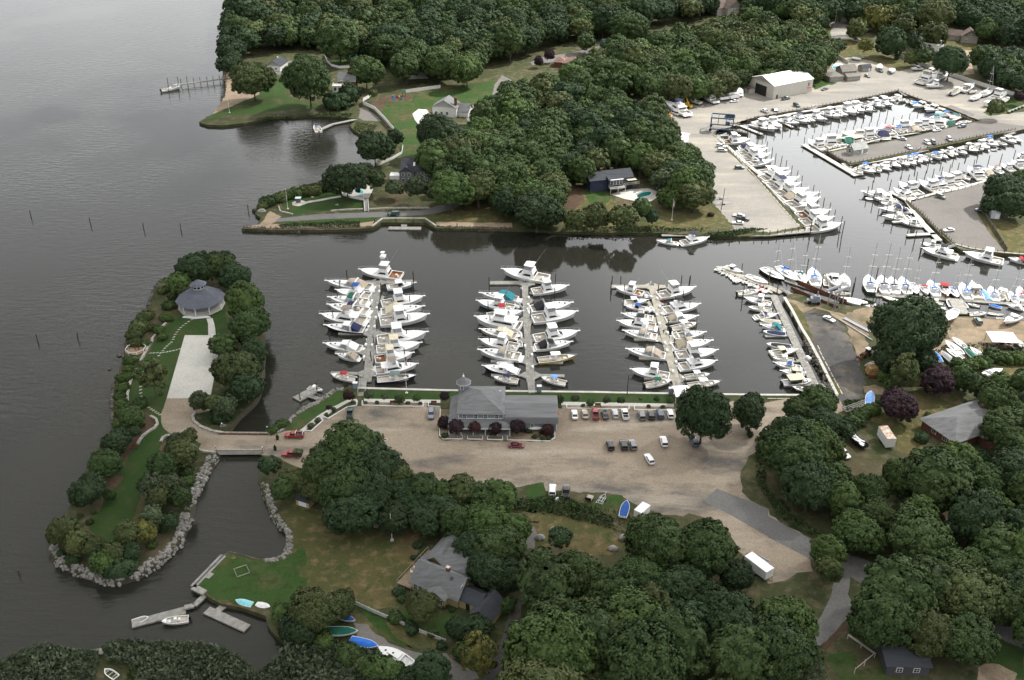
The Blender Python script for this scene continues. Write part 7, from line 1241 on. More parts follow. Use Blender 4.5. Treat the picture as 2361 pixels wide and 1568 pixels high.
for fr,a,b,d,ze,zr,kind,wm,rm,lb in[(t_(3,0),(1425,460),(1560,480),14,4.2,4.9,'gx',WS,M['white'],'white flat roofed building glimpsed behind trees by the road'),(T20,(1070,500),(1215,520),8,3,5.4,'hip',WS,RG,'grey roofed house half hidden by the wood'),(T20,(1320,130),(1470,135),9,3.2,6.0,'gx',CS,RB,'brown roofed house with chimney glimpsed at the top of the wood'),(T10,(215,200),(310,185),8,3,6.2,'hip',CS,RB,'purple brown roof glimpsed deep in the left wood'),(T20,(1455,1320),(1580,1340),8,2.8,3.4,'shed',M['white'],M['white'],'white roofed shed at the yard edge under the trees'),(T20,(370,950),(500,955),8,3.0,5.0,'gx',WS,RG,'white gabled house glimpsed between crowns of the peninsula wood'),(T33,(1080,1520),(1475,1530),9,3,4.0,'gx',sdg('dark_siding',(.06,.06,.065)),RD,'dark roofed house beneath the trees at the bottom right')]:
 r,L=site(fr,a,b,'wooded_house',lb,'house');blk(r,0,L,0,d,0,ze,zr,wm,rm,kind,.4);wn(r,L*.3,0,1.6,1.1,1.1,'-y');wn(r,L*.7,0,1.6,1.1,1.1,'-y')
 if 'chimney' in lb:MB().box((L*.8,d*.5,zr+.6),(.9,.8,1.6)).bd('chimney',BR,r)
 # bridge to the island
a,b=G(515,1000,GZ),G(600,1002,GZ);r=emp('footbridge',(a.x,a.y,GZ),0,'low timber railed bridge between the island and the gravel lot','bridge');q=[G(505,1002,GZ)-a,G(618,1003,GZ)-a,G(608,1042,GZ)-a,G(495,1043,GZ)-a]
mb=MB();mb.prism([(p.x,p.y)for p in q],-.7,.12);mb.bd('deck',M['gravel'],r);rw=mat('red_brown_timber',(.17,.075,.04),.8,.2,1.)
for i,j in((0,1),(3,2)):mb=MB();ribbon(mb,[q[i],q[j]],.35,-.75,.55);mb.bd('side_beam',rw if i==0 else M['concrete'],r);mb=MB();ribbon(mb,[q[i],q[j]],.3,.7,.92);ribbon(mb,[q[i],q[j]],.3,.553,.6);mb.bd('railing',M['woodlight'],r)
# tent, pools, little things
r,L=site(y_(3584,1100),(1000,790),(1230,800),'canopy_tent','white peaked canopy tent on poles over stored gear','tent');w=8;mb=MB();slp(mb,[(-.3,-.3,3.2),(w+.3,-.3,3.2),(w*.7,3.2,4.7),(w*.3,3.2,4.7)],.06);slp(mb,[(-.3,6.7,3.2),(w+.3,6.7,3.2),(w*.7,3.2,4.7),(w*.3,3.2,4.7)],.06);slp(mb,[(-.3,-.3,3.2),(-.3,6.7,3.2),(w*.3,3.2,4.7)],.06);slp(mb,[(w+.3,-.3,3.2),(w+.3,6.7,3.2),(w*.7,3.2,4.7)],.06);mb.bd('canopy',M['white'],r);[MB().box((x,y,1.6),(.12,.12,3.2)).bd('pole',M['timber'],r)for x in(0,w)for y in(0,6.4)];mb=MB();rr=random.Random(5);[mb.box((rr.uniform(.5,w-.5),rr.uniform(.5,6),.5),(rr.uniform(.5,2),.6,rr.uniform(.5,1.2)),rr.uniform(0,3))for _ in range(14)];g_=mb.bd('stored_gear',mat('mixed_gear',(.16,.13,.10),.9,.5,1.));tag(g_,'jumble of gear beneath the white canopy tent','gear');g_.matrix_world=r.matrix_basis
PW,PB=mat('pool_water',(.02,.20,.19),.06,.05,1.,spec=.5),mat('pool_water_light',(.10,.42,.45),.06,.05,1.,spec=.5)
def pool(fr,pts,label,m=None):
 w=smp(WP(fr,pts),2);mb=MB();mb.use(M['white']).prism([(p.x,p.y)for p in w],GZ,GZ+.09);c=sum((p for p in w),Vector())/len(w);mb.use(m or PW).prism([(c.x+(p.x-c.x)*.93,c.y+(p.y-c.y)*.9)for p in w],GZ+.02,GZ+.1);thg('swimming_pool',mb,None,label,'pool','swimming pools')
pool(T21,[(1150,235),(1200,205),(1290,195),(1290,225),(1240,245),(1170,258),(1140,250)],'dark green kidney pool on the terrace of the blue house');pool(T21,[(1110,205),(1130,197),(1152,205),(1130,215)],'round spa beside the dark green pool');pool(T11,[(900,170),(950,165),(1000,200),(995,220),(940,222),(905,200)],'light turquoise pool under the tree on the point',PB);pool(T10,[(850,525),(890,498),(960,505),(980,525),(960,548),(890,545)],'dark oval pool on the lawn behind the brick house');pool(t_(3,0),[(580,640),(620,575),(700,595),(680,640)],'pale green pool behind the marina cottage',PB)
def fpo(fr,u,v,h,label,flag=None):
 r=emp('flagpole',W(fr,u,v),0,label,'flagpole','flagpoles');mb=MB();mb.tu([(0,0,0),(0,0,h)],.09,6,.05);mb.bd('pole',M['white'],r);MB().box((0,0,.15),(.8,.8,.3)).bd('base',M['concrete'],r)
 if flag:
  mb=MB();wd=.55;nn=13
  for k in range(nn):
   mb.use(mat('flag_red',(.35,.02,.03),.8)if k%2==0 else M['white']);y0,y1=-.02,-.02;z=h-.6-3.0*k/nn;mb.add([(.08,.02*k,z),(.08+wd,.1+.02*k,z-.25),(.08+wd,.12+.02*k,z-.25-3.0/nn),(.08,.02+.02*k,z-3.0/nn)],[(0,1,2,3)])
  mb.use(mat('flag_blue',(.02,.04,.16),.8));mb.add([(.07,-.02,h-.6),(.07+wd*.55,.03,h-.73),(.07+wd*.55,.12,h-2.1),(.07,.06,h-2.0)],[(0,1,2,3)]);mb.bd('flag',None,r)
fpo(T12,1390,492,13.5,'tall white flagpole with a striped flag hanging beside the seawall',True);fpo(T11,294,360,9.5,'white flagpole without a flag on the point');fpo(t_(0,0),2117,1040,9.,'white flagpole on the shore lawn near the long pier');fpo(T21,1474,462,9.5,'flagpole with a flag on the dry lawn by the channel',True);fpo(t_(1,3),1256,280,8.5,'white flagpole on the brown lawn of the yellow house')
def pole(fr,u,v,h,label,arms=True,lean=0):
 r=emp('utility_pole',W(fr,u,v),0,label,'utility pole','utility poles');mb=MB();mb.tu([(0,0,0),(lean,0,h)],.16,6,.11);mb.bd('pole',M['pile']if not arms else mat('grey_pole',(.26,.24,.21),.9,.15,1.),r)
 if arms:MB().box((lean,0,h-.8),(2.4,.14,.14)).bd('crossarm',M['timber'],r)
pole(t_(3,0),1255,325,15,'tall grey utility pole, left of the close pair',True);pole(t_(3,0),1312,305,14,'tall grey utility pole, right of the close pair',True);pole(t_(3,0),608,270,14,'utility pole at the street bend above the boatyard',True);pole(T21,1928,372,10,'dark slim pole beside the empty trailers',False,.6);pole(t_(3,1),1955,325,9,'lamp pole at the end of the lower pier lot',False,.5);pole(T22,1062,505,7,'slim brown pole by the seawall lawn',False);pole(t_(3,0),1968,755,6,'short lamp pole beside the roadside fence',False);pole(T20,1410,935,9,'slim grey pole behind the stored flybridge boat',False)
def bench(fr,u,v,label):
 r=emp('park_bench',W(fr,u,v),0,label,'bench','garden benches');MB().box((0,0,.45),(1.7,.5,.08)).bd('seat',rw,r);MB().box((0,.26,.75),(1.7,.07,.5)).bd('backrest',rw,r);[MB().box((s*.75,0,.22),(.1,.5,.44)).bd('leg',M['black'],r)for s in(1,-1)]
bench(T12,1262,588,'red brown bench in the bed beside the left gangway');bench(T12,1640,590,'red brown bench beside the marina office tree');bench(T22,793,612,'red brown bench behind the parked black sedan');bench(t_(0,2),1242,1000,'small white bench at the end of the S shaped wall')
def lamp(fr,u,v,label):
 r=emp('globe_lamp',W(fr,u,v),0,label,'lamp post','globe lamps at the bridge');mb=MB();mb.tu([(0,0,0),(0,0,2.2)],.06,5);mb.bd('post',M['black'],r);mb=MB();rg=[[(.2*math.sin(a)*math.cos(b),.2*math.sin(a)*math.sin(b),2.35+.2*math.cos(a))for b in[j*.785 for j in range(8)]]for a in(.15,.8,1.6,2.4,3.0)];mb.loft(rg,closed=True,caps=True);mb.bd('globe',M['white'],r)
lamp(t_(0,2),1998,1040,'globe lamp at the south west end of the bridge');lamp(T12,66,1050,'globe lamp at the south east end of the bridge');lamp(T12,110,862,'globe lamp at the north east end of the bridge');lamp(t_(0,2),2055,830,'globe lamp at the north west end of the bridge')
for i,(fr,u,v)in enumerate([(T12,200,918),(T12,178,1015)]):
 r=emp('potted_topiary',W(fr,u,v),0,f'clipped evergreen in a tub at the gravel entrance, {"farther" if i == 0 else "nearer"} of two','potted plant','potted evergreens');MB().box((0,0,.3),(.6,.6,.6),tap=1.2).bd('tub',M['black'],r);mb=MB();rg=[[(rr_*math.cos(b),rr_*math.sin(b),z)for b in[j*.785 for j in range(8)]]for rr_,z in((.15,.6),(.5,.8),(.42,1.2),(.2,1.6),(.03,1.9))];mb.loft(rg,closed=True,caps=True);mb.bd('foliage',mat('topiary_green',(.02,.05,.015),.9,.4,3.),r)
ov=emp('lookout_deck',W(t_(0,2),1255,100),0,'octagonal white railed lookout deck with red seats over the island shore','deck');MB().prism(ngon(8,3.2),-.1,.25).bd('floor',DK,ov);mb=MB();p8=[(*p,1.2)for p in ngon(8,3.2)];mb.tu(p8+p8[:1],.1,4);[mb.tu([(x,y,.2),(x,y,1.2)],.07,4)for x,y,_ in p8];mb.bd('railing',M['white'],ov);[chair(W(t_(0,2),u,v,GZ+.25),a,f'red chair on the octagonal lookout deck, {n}',mat('red_paint',(.30,.05,.03),.6),'red lookout chairs')for u,v,a,n in((1250,90,2.6,'left one'),(1282,92,1.9,'right one'))]
chair(W(t_(0,2),1345,110),1.,'red chair on the lawn behind the lookout deck',mat('red_paint',(.30,.05,.03),.6),'red lookout chairs')
r=emp('manhole_frame',W(T12,1192,918),0,'square drain with pale frame in the gravel lot','drain');MB().box((0,0,.03),(1.2,1.0,.06)).bd('frame',M['concrete'],r);MB().box((0,0,.065),(.8,.6,.02)).bd('grate',M['black'],r)
thg('traffic_cone',MB().box((0,0,.04),(.5,.5,.07)).add(*(lambda n:([(.2*math.cos(k),.2*math.sin(k),.07)for k in n]+[(0,0,.8)],[(i,(i+1)%8,8)for i in range(8)]))([j*.785 for j in range(8)])),mat('cone_orange',(.6,.12,.03),.6),'small orange traffic cone beside the office wing','cone',loc=W(T22,430,682))
r,L=site(C2,(1200,1600),(1420,1590),'tent','white marquee tucked under the big oak by the right gangway','tent');w,dp=5.,6.;mb=MB();slp(mb,[(0,0,2.6),(w,0,2.6),(w,dp/2,3.3),(0,dp/2,3.3)],.08);slp(mb,[(0,dp,2.6),(w,dp,2.6),(w,dp/2,3.3),(0,dp/2,3.3)],.08);mb.bd('canopy',M['white'],r);[MB().box((x,y,1.3),(.1,.1,2.6)).bd('pole',M['white'],r)for x in(.1,w-.1)for y in(.1,dp-.1)]
r=emp('upturned_dinghy_rack',W(y_(1720,1500),1120,590),.1,'white dinghy propped in the flower bed beside the office wing','dinghy');mb=MB();rg=[]
for i in range(9):t=i/8;ww=1.0*math.sin(math.pi*(t*.92+.06))**.6;rg.append([(-2.3+4.6*t,ww*math.cos(a)*.6,1.0+ww*.5*math.sin(a))for a in[j*.6283 for j in range(10)]])
mb.loft(rg,closed=True,caps=True);mb.bd('hull',M['white'],r,smooth=True);MB().box((0,0,.3),(2.4,.5,.6)).bd('rack',M['timber'],r)
# picket fences
def fnc(fr,pts,label,h=1.3,m=None,z=GZ,th=.12,group='white fences'):return wall('picket_fence',label,'fence',WP(fr,pts,z),th,z+.1,z+h,m or M['white'],2.6,group=group,pm=m or M['white'],ph=.15)
fnc(T10,[(1070,890),(990,935),(990,965),(1090,1010),(1180,1100),(1270,1205)],'white picket fence curving above the fieldstone wall',1.8,z=GZ+1.0);fnc(T10,[(1355,1360),(1345,1420),(1260,1470),(1125,1530)],'white picket fence running down to the grey gabled house');fnc(T10,[(632,520),(660,580),(700,615),(770,632),(900,628)],'curved white fence behind the brick house',1.6);fnc(T10,[(150,685),(255,692)],'short white fence before the white cottage');fnc(T10,[(215,588),(345,580)],'white fence beside the white cottage')
fnc(t_(1,3),[(705,782),(860,850),(1200,1000),(1400,1080)],'long weathered white picket fence below the yellow house',1.1,mat('weathered_white',(.50,.50,.48),.9,.12,1.));fnc(t_(1,3),[(1510,1130),(1750,1225)],'short weathered white picket fence at the yellow house drive',1.1,mat('weathered_white',(.5,.5,.48),.9));fnc(t_(3,0),[(980,430),(1290,560),(1640,690),(2000,805),(2300,895)],'long pale board fence along the boatyard road',2.2,M['offwhite']);fnc(t_(3,0),[(630,535),(740,590)],'pale board fence beside the pale green pool',2.,M['offwhite']);fnc(t_(3,0),[(2210,1045),(2361,985)],'white rail fence with shrubs at the boatyard gate',1.2);fnc(T10,[(1380,860),(1700,815)],'pale board fence at the back of the big lawn',2.,M['offwhite']);fnc(T31,[(1990,400),(2060,520),(2200,745)],'dark board fence beside the lower pier lot',1.5,TB,group='dark fences');fnc(T11,[(780,180),(800,235),(880,262),(990,282)],'white railing round the terrace pool',1.1);fnc(t_(3,0),[(560,350),(720,330),(860,385)],'pale guard rail along the street bend',.9,M['offwhite']);fnc(z_(2600,260),[(1490,400),(1640,340)],'pale screen wall behind the stored trawler',2.4,M['offwhite']);fnc(T11,[(995,270),(1003,385)],'white handrail on the left of the terrace stairs',1.1);fnc(T11,[(1033,270),(1040,382)],'white handrail on the right of the terrace stairs',1.1)
r,L=place(T11,(1020,380),(1015,275),'terrace_stairs','dark timber stairs up to the terrace pool','stairs');[MB().box((-L/2+(k+.5)*L/12,0,.1+.06*k),(L/13,2.2,.2)).bd('step',M['wood'],r)for k in range(12)]
r=emp('glass_shelter',W(T11,393,300),0,'small shelter with bluish glass roof on a round pad','shelter');MB().box((0,0,1.2),(2.0,1.4,1.6)).bd('frame',M['timber'],r);MB().box((0,0,2.2),(2.4,2.2,.12)).bd('glass_roof',mat('pale_blue_glass',(.45,.58,.70),.1,.1,1.,spec=.6),r);w=smp(WP(T11,[(330,305),(393,278),(460,298),(400,332)]),2);mb=MB();mb.prism([(p.x,p.y)for p in w],GZ,GZ+.08);thg('stone_pad',mb,M['slab'],'round stone pad under the small glass shelter','paving')
# stepping stones, painted dashes (marks on the ground)
ss=MB().box((0,0,.02),(.85,.5,.06)).bd('stepping_stone',ST);sl=[(t_(0,1),[(1770,1380),(1740,1398),(1715,1416),(1690,1434),(1668,1452),(1650,1472),(1632,1494),(1618,1516),(1605,1540),(1597,1562)]),(t_(0,2),[(1580,20),(1560,38),(1540,56),(1520,76),(1502,98),(1480,120),(1465,145),(1320,290),(1312,325),(1300,380),(1298,400),(1297,430),(1297,460),(1298,490),(1303,520),(1375,622),(1395,637),(1415,650),(1435,664),(1455,676),(1475,688),(1660,82),(1630,90),(1600,98),(1570,104),(1540,110),(1510,114),(1450,117),(1420,119),(1390,121)])]
k=0
for fr,l in sl:
 for i,(u,v)in enumerate(l):c=ss.copy();COL.objects.link(c);c.location=W(fr,u,v);c.rotation_euler=(0,0,rnd.uniform(-.5,.5)+.5);tag(c,'pale square stepping stone set in the island lawn','stepping stone','stepping stones on the island')
bpy.data.objects.remove(ss)
ds=MB().box((0,0,.02),(2.6,.3,.08)).bd('timber_stop',mat('pale_timber',(.50,.47,.38),.9,.1,1.));l=[(1450,645),(1488,745),(1535,840),(1592,945),(1645,1045),(1698,1148),(1752,1250),(1810,1355),(1865,1460)]
for i,(u,v)in enumerate(l):
 c=ds.copy();COL.objects.link(c);c.location=W(E2,u,v,GZ+.05);p,q=W(E2,1450,645),W(E2,1865,1460);d=p-q;c.rotation_euler=(0,0,math.atan2(d.y,d.x));tag(c,f'pale timber wheel stop beside the bulkhead, {ORD[i]} from the far end','wheel stop','wheel stops along the bulkhead')
for i,u in enumerate((35,120,190)):c=ds.copy();COL.objects.link(c);c.location=W(t_(3,2),u,540,GZ+.05);tag(c,f'pale timber wheel stop by the seawall near the oak, {ORD[i]} of three','wheel stop','wheel stops by the seawall')
bpy.data.objects.remove(ds)
# people on the docks
def person(p,rz,label,top,legs,arm=.5):
 r=emp('person',p,rz,label,'person');me=bpy.data.meshes.new('body');J=[(0,0,.95),(0,0,1.2),(0,0,1.42),(0,0,1.52),(0,0,1.66),(0,0,1.76),(0,.19,1.42),(0.03,.27,1.15),(.12,.28,.92),(0,-.19,1.42),(.03,-.27,1.15),(.12,-.28,.92),(0,.1,.9),(.03,.11,.5),(0,.12,.08),(.14,.12,.04),(0,-.1,.9),(-.02,-.11,.5),(-.06,-.12,.08),(.08,-.12,.04)]
 E=[(0,1),(1,2),(2,3),(3,4),(4,5),(2,6),(6,7),(7,8),(2,9),(9,10),(10,11),(0,12),(12,13),(13,14),(14,15),(0,16),(16,17),(17,18),(18,19)];RD_=[.14,.14,.13,.055,.1,.08,.065,.045,.04,.065,.045,.04,.09,.06,.045,.04,.09,.06,.045,.04]
 me.from_pydata(J,E,[]);o=bpy.data.objects.new('body',me);COL.objects.link(o);o.parent=r;sk_=o.modifiers.new('skin','SKIN');sv=me.skin_vertices[0].data if me.skin_vertices else None
 if sv is None:
  bpy.context.view_layer.objects.active=o;me.skin_vertices
 if me.skin_vertices:
  for i,x in enumerate(RD_):me.skin_vertices[0].data[i].radius=(x,x*(1.25 if i<3 else 1))
  me.skin_vertices[0].data[0].use_root=True
 o.modifiers.new('sub','SUBSURF').levels=1;me.materials.append(mat('skin_tone',(.42,.27,.2),.6,.05,3.))
 mb=MB();mb.box((0,0,1.2),(.3,.46,.52),tap=1.05);[mb.tu([(0,s*.2,1.4),(.03,s*.27,1.18)],.085,6)for s in(1,-1)];mb.bd('shirt',cv(top),r);mb=MB();mb.box((0,0,.9),(.28,.36,.2));[mb.tu([(0,s*.1,.9),(.02,s*.11,.5)],.11,6,.09)for s in(1,-1)];mb.bd('shorts',cv(legs),r);mb=MB();mb.loft([[(a*math.cos(j*.785)-.02,a*math.sin(j*.785),z)for j in range(8)]for a,z in((.115,1.68),(.118,1.74),(.09,1.8),(.03,1.83))],closed=True,caps=True);mb.bd('hair',M['black'],r);return r
person(W(B2,1065,770,.5),1.2,'person in a white shirt walking on the middle dock','white','tan');person(W(C1,1078,1180,.5),1.8,'person in a dark blue shirt standing on the right dock','navy','grey')
# ------------------------------------------------------------------ trees and other vegetation
NR=np.random.RandomState(5)
def nrm(v):return v/np.maximum(1e-6,np.linalg.norm(v,axis=-1,keepdims=True))
def npmesh(name,V,Fq,mats):
 me=bpy.data.meshes.new(name);me.vertices.add(len(V));me.vertices.foreach_set('co',V.astype(np.float32).ravel());n=len(Fq);me.loops.add(n*4);me.polygons.add(n)
 me.loops.foreach_set('vertex_index',Fq.astype(np.int32).ravel());me.polygons.foreach_set('loop_start',np.arange(0,n*4,4,dtype=np.int32));me.polygons.foreach_set('loop_total',np.full(n,4,np.int32));me.update(calc_edges=True)
 for m in mats:me.materials.append(m)
 return me
def quads(P,Nn,size,rs,asp=1.25):
 """leaf-clump faces: centres P, normals Nn"""
 a=nrm(np.cross(Nn,nrm(rs.normal(size=Nn.shape))));b=np.cross(Nn,a);s=size[:,None]
 V=np.stack([P-a*s*asp-b*s*.3,P-b*s,P+a*s*asp+b*s*.2,P+b*s],1).reshape(-1,3);return V,np.arange(len(V)).reshape(-1,4)
def cgo(seed,nl=80,q=70,az=.8,cone=False,loose=0.,leaf=(.045,.085),core=.8,flat=0.):
 rs=np.random.RandomState(seed);Vs,Fs=[],[];o=0
 i=np.arange(nl)+.5;ph=np.arccos(1-1.68*i/nl);th=np.pi*(1+5**.5)*i+rs.rand()*6;D=np.stack([np.cos(th)*np.sin(ph),np.sin(th)*np.sin(ph),np.cos(ph)],1);D=nrm(D+rs.normal(size=D.shape)*.16)
 rl=rs.uniform(.10,.235,nl)*(1 if nl>90 else 1.35);ax=np.array([1,1,az]);sh=1+.2*np.sin(D[:,0]*3+seed)*np.cos(D[:,1]*2.3+seed*2)+rs.normal(size=nl)*.06+loose*rs.normal(size=nl)*.12
 if cone:
  t=rs.rand(nl)**1.2;th=rs.rand(nl)*6.283;rr_=(1-t)*.95+.06;C=np.stack([np.cos(th)*rr_*.78,np.sin(th)*rr_*.78,-1.0*az+2.1*az*t],1);rl=.10+.2*(1-t);D=nrm(np.stack([np.cos(th),np.sin(th),np.full(nl,.35)],1))
 else:C=D*ax*sh[:,None]*(1-rl*.75)[:,None]
 for k in range(nl):
  d=nrm(rs.normal(size=(q,3))+D[k]*.9+np.array([0,0,.25]));P=C[k]+d*rl[k]*rs.uniform(.72,1.08,(q,1))*np.array([1,1,.82 if not cone else .45]);n=nrm(d*.9+D[k]*.35+rs.normal(size=(q,3))*.42)
  V,F=quads(P,n,rs.uniform(leaf[0],leaf[1],q),rs);Vs.append(V);Fs.append(F+o);o+=len(V)
 if core:
  nu,nv=14,9;u=np.linspace(0,2*np.pi,nu,endpoint=False);v=np.linspace(.12,np.pi-.12,nv);U,Vv=np.meshgrid(u,v);X=np.stack([np.cos(U)*np.sin(Vv),np.sin(U)*np.sin(Vv),np.cos(Vv)],-1)
  rad=core*(1+.14*np.sin(3*X[...,0]+seed)*np.cos(4*X[...,1]));X=X*rad[...,None]*ax
  if cone:X=np.stack([np.cos(U)*(Vv/np.pi)*.62,np.sin(U)*(Vv/np.pi)*.62,az*(1-1.9*Vv/np.pi)],-1)
  V=X.reshape(-1,3);idx=np.arange(nu*nv).reshape(nv,nu);F=np.stack([idx[:-1],np.roll(idx[:-1],-1,1),np.roll(idx[1:],-1,1),idx[1:]],-1).reshape(-1,4);Vs.append(V);Fs.append(F[:,::-1]+o)
 return np.concatenate(Vs),np.concatenate(Fs)
def lfm(name,c,c2,obj=.17,tr=.0):
 m=mat(name,c,.75,.1,.22,spec=.25,col2=c2,obj=obj,detail=4);return m
LM=dict(oak=lfm('oak_leaves',(.052,.084,.025),(.036,.062,.019)),bright=lfm('fresh_leaves',(.068,.108,.028),(.048,.082,.022)),dark=lfm('dark_leaves',(.036,.063,.025),(.026,.048,.019)),olive=lfm('olive_leaves',(.078,.096,.032),(.056,.076,.026)),purple=lfm('purple_leaves',(.042,.021,.026),(.024,.014,.019),.15),red=lfm('wine_red_leaves',(.065,.022,.022),(.036,.015,.017),.15),spruce=lfm('blue_spruce_needles',(.075,.105,.105),(.04,.065,.065),.1),pine=lfm('pine_needles',(.036,.062,.026),(.022,.042,.02)),yellow=lfm('yellowing_leaves',(.16,.15,.035),(.075,.09,.025)),sage=lfm('greyish_leaves',(.075,.098,.048),(.045,.066,.03)))
BARK=mat('bark',(.11,.09,.07),.95,.3,1.5,bump=.4);BARKP=mat('pale_bark',(.28,.26,.23),.9,.25,1.5)
def trunk_mesh(name,seed,top=1.05,rad=.075,limbs=5,crown_z=1.1):
 rs=random.Random(seed);mb=MB();mb.tu([(0,0,-.05),(rs.uniform(-.03,.03),rs.uniform(-.03,.03),top*.5),(rs.uniform(-.06,.06),rs.uniform(-.06,.06),top)],rad,7,rad*.5)
 for k in range(limbs):
  a=6.283*k/limbs+rs.uniform(-.4,.4);z=top*rs.uniform(.45,.8);l=rs.uniform(.45,.7);mb.tu([(0,0,z),(math.cos(a)*l*.5,math.sin(a)*l*.5,z+.22),(math.cos(a)*l,math.sin(a)*l,z+.5)],rad*.45,5,rad*.15)
 o=mb.bd(name,BARK);me=o.data;bpy.data.objects.remove(o);return me
 #         crown centre, geometry, trunk
KT={}
def kind(k,zc,n,trunk,**kw):KT[k]=(zc,[npmesh(k+'_crown',*cgo(100+hash_(k)+7*i,**kw),[LM['oak']])for i in range(n)],trunk,kw.get('az',.8))
def hash_(s):return sum(ord(c)*(i+3)for i,c in enumerate(s))%997
kind('oak',1.12,5,trunk_mesh('trunk',1),nl=230,q=52,az=.8,leaf=(.024,.05));kind('oakb',1.2,3,trunk_mesh('trunk',2),nl=330,q=48,az=.74,leaf=(.019,.04));kind('mid',1.2,4,trunk_mesh('trunk',3),nl=130,q=56,az=.92,leaf=(.03,.06))
kind('birch',1.5,3,trunk_mesh('trunk',4,1.7,.05,7),nl=60,q=60,az=1.25,loose=1.,leaf=(.03,.062),core=.5);kind('pine',1.7,2,trunk_mesh('trunk',5,2.2,.05,9),nl=46,q=50,az=1.2,loose=1.4,core=.45,leaf=(.05,.09));kind('conifer',1.75,2,trunk_mesh('trunk',6,1.6,.08,0),nl=90,q=40,az=1.7,cone=True,leaf=(.05,.1))
kind('bush',.42,4,None,nl=34,q=90,az=.62,leaf=(.045,.085));kind('sapling',1.7,2,trunk_mesh('trunk',7,1.8,.06,4),nl=22,q=40,az=1.15,loose=.8,leaf=(.10,.17),core=0);kind('far',1.15,3,None,nl=40,q=26,az=.82,leaf=(.07,.14),core=.76)
TREES=[]
def tree(fr,u,v,wpx,k='oak',m='oak',label=None,group=None,name=None,ws=1.0,zs=1.):
 x,y=fr(u,v);sc={t_:1}.get(None,1);zc=KT[k][0]*zs;r=5.;u2=fr(u+wpx,v)[0]-x;
 for _ in range(3):
  p=G(x,y,GZ+zc*r);r=(u2/pxm(p))/2*ws
 bush=k=='bush'
 TREES.append((u2,k,p,r,m,name or('shrub' if bush else dict(conifer='conifer_tree',pine='pine_tree',birch='slender_tree',sapling='young_tree').get(k,'broadleaf_tree')),label,'shrub' if bush else 'tree',group,zs))
def inpoly(x,y,P):
 c=False;j=len(P)-1
 for i in range(len(P)):
  if(P[i][1]>y)!=(P[j][1]>y)and x<(P[j][0]-P[i][0])*(y-P[i][1])/(P[j][1]-P[i][1])+P[i][0]:c=not c
  j=i
 return c
FILL=[]
def fill(poly,sp,rng,mix,label,group,kinds=('oak','oak','mid'),seed=1,excl=()):
 """a wood: trees standing a few metres apart inside an outline (given in photo pixels, at crown height)"""
 rr=random.Random(seed);w=[G(x,y,GZ+7)for x,y in poly];P=[(p.x,p.y)for p in w];x0,x1,y0,y1=min(p[0]for p in P),max(p[0]for p in P),min(p[1]for p in P),max(p[1]for p in P);pts=[]
 ex=[[(q.x,q.y)for q in[G(a,b,GZ+3)for a,b in e]]for e in excl]
 for _ in range(int((x1-x0)*(y1-y0)/sp**2*14)):
  x,y=rr.uniform(x0,x1),rr.uniform(y0,y1)
  if inpoly(x,y,P)and not any(inpoly(x,y,e)for e in ex)and all((x-a)**2+(y-b)**2>sp*sp for a,b in pts)and all((x-q[2].x)**2+(y-q[2].y)**2>(.62*(q[3]+sp*.5))**2 for q in TREES if q[1]not in('bush','sapling')):pts.append((x,y))
 for x,y in pts:
  k=rr.choice(kinds);r=rr.uniform(*rng);m=rr.choice(mix);p=Vector((x,y,GZ+KT[k][0]*r));TREES.append((2*r*pxm(p),k,p,r,m,'broadleaf_tree' if k not in('conifer','pine')else 'pine_tree',label,'tree',group,rr.uniform(.9,1.15)))
ORDN=ORD+[f'{a}-{b}' if b else a2_ for a,a2_ in(('twenty','twentieth'),('thirty','thirtieth'),('forty','fortieth'))for b in['',*ORD[:9]]][1:]
def gv(fr,lst,desc,phrase,group):
 for i,t in enumerate(lst):tree(fr,*t[:3],*(t[3:5]if len(t)>3 else()),label=f'{t[5] if len(t) > 5 else desc}, {ORDN[i]} {phrase}',group=group)
T01,T02,T03,T13,T30=t_(0,1),t_(0,2),t_(0,3),t_(1,3),t_(3,0)
gv(T01,[(1815,905,330,'oak','dark'),(2010,880,330,'oak','oak'),(2170,975,280,'oak','dark'),(1640,1030,210,'birch','bright')],'dark leafy tree','from the left behind the pavilion','trees on the island')
gv(T01,[(2260,1210,380,'mid','bright'),(2300,1430,340,'oak','oak'),(2060,1600,230,'mid','oak')],'bright green tree','down from the pavilion on the marina side','trees on the island')
gv(T02,[(2330,110,260,'oak','dark'),(2190,270,400,'oak','olive'),(2270,430,300,'mid','dark'),(1840,540,210,'birch','sage'),(1975,610,170,'birch','olive'),(2070,590,220,'birch','sage'),(2030,700,200,'bush','dark'),(2150,520,170,'mid','oak')],'leafy tree','along the concrete pad going down','trees on the island')
gv(T02,[(1215,745,220,'mid','oak'),(1245,885,120,'mid','dark'),(1070,930,260,'oak','dark'),(960,1135,290,'oak','oak'),(810,1385,320,'oak','dark'),(1010,1430,130,'mid','oak')],'round green tree','down the bay shore of the island','trees on the island')
gv(T02,[(1620,930,170,'birch','sage'),(1740,900,150,'birch','olive'),(1700,1040,280,'mid','olive'),(1590,990,150,'mid','olive'),(1500,1165,260,'mid','oak'),(1395,1340,240,'birch','sage'),(1570,1360,270,'mid','sage'),(1660,1470,220,'mid','oak'),(1720,1215,150,'bush','oak'),(1470,1480,230,'mid','olive'),(1730,1300,130,'bush','bright')],'grey green tree','down from the bridge on the cove side of the island','trees on the island')
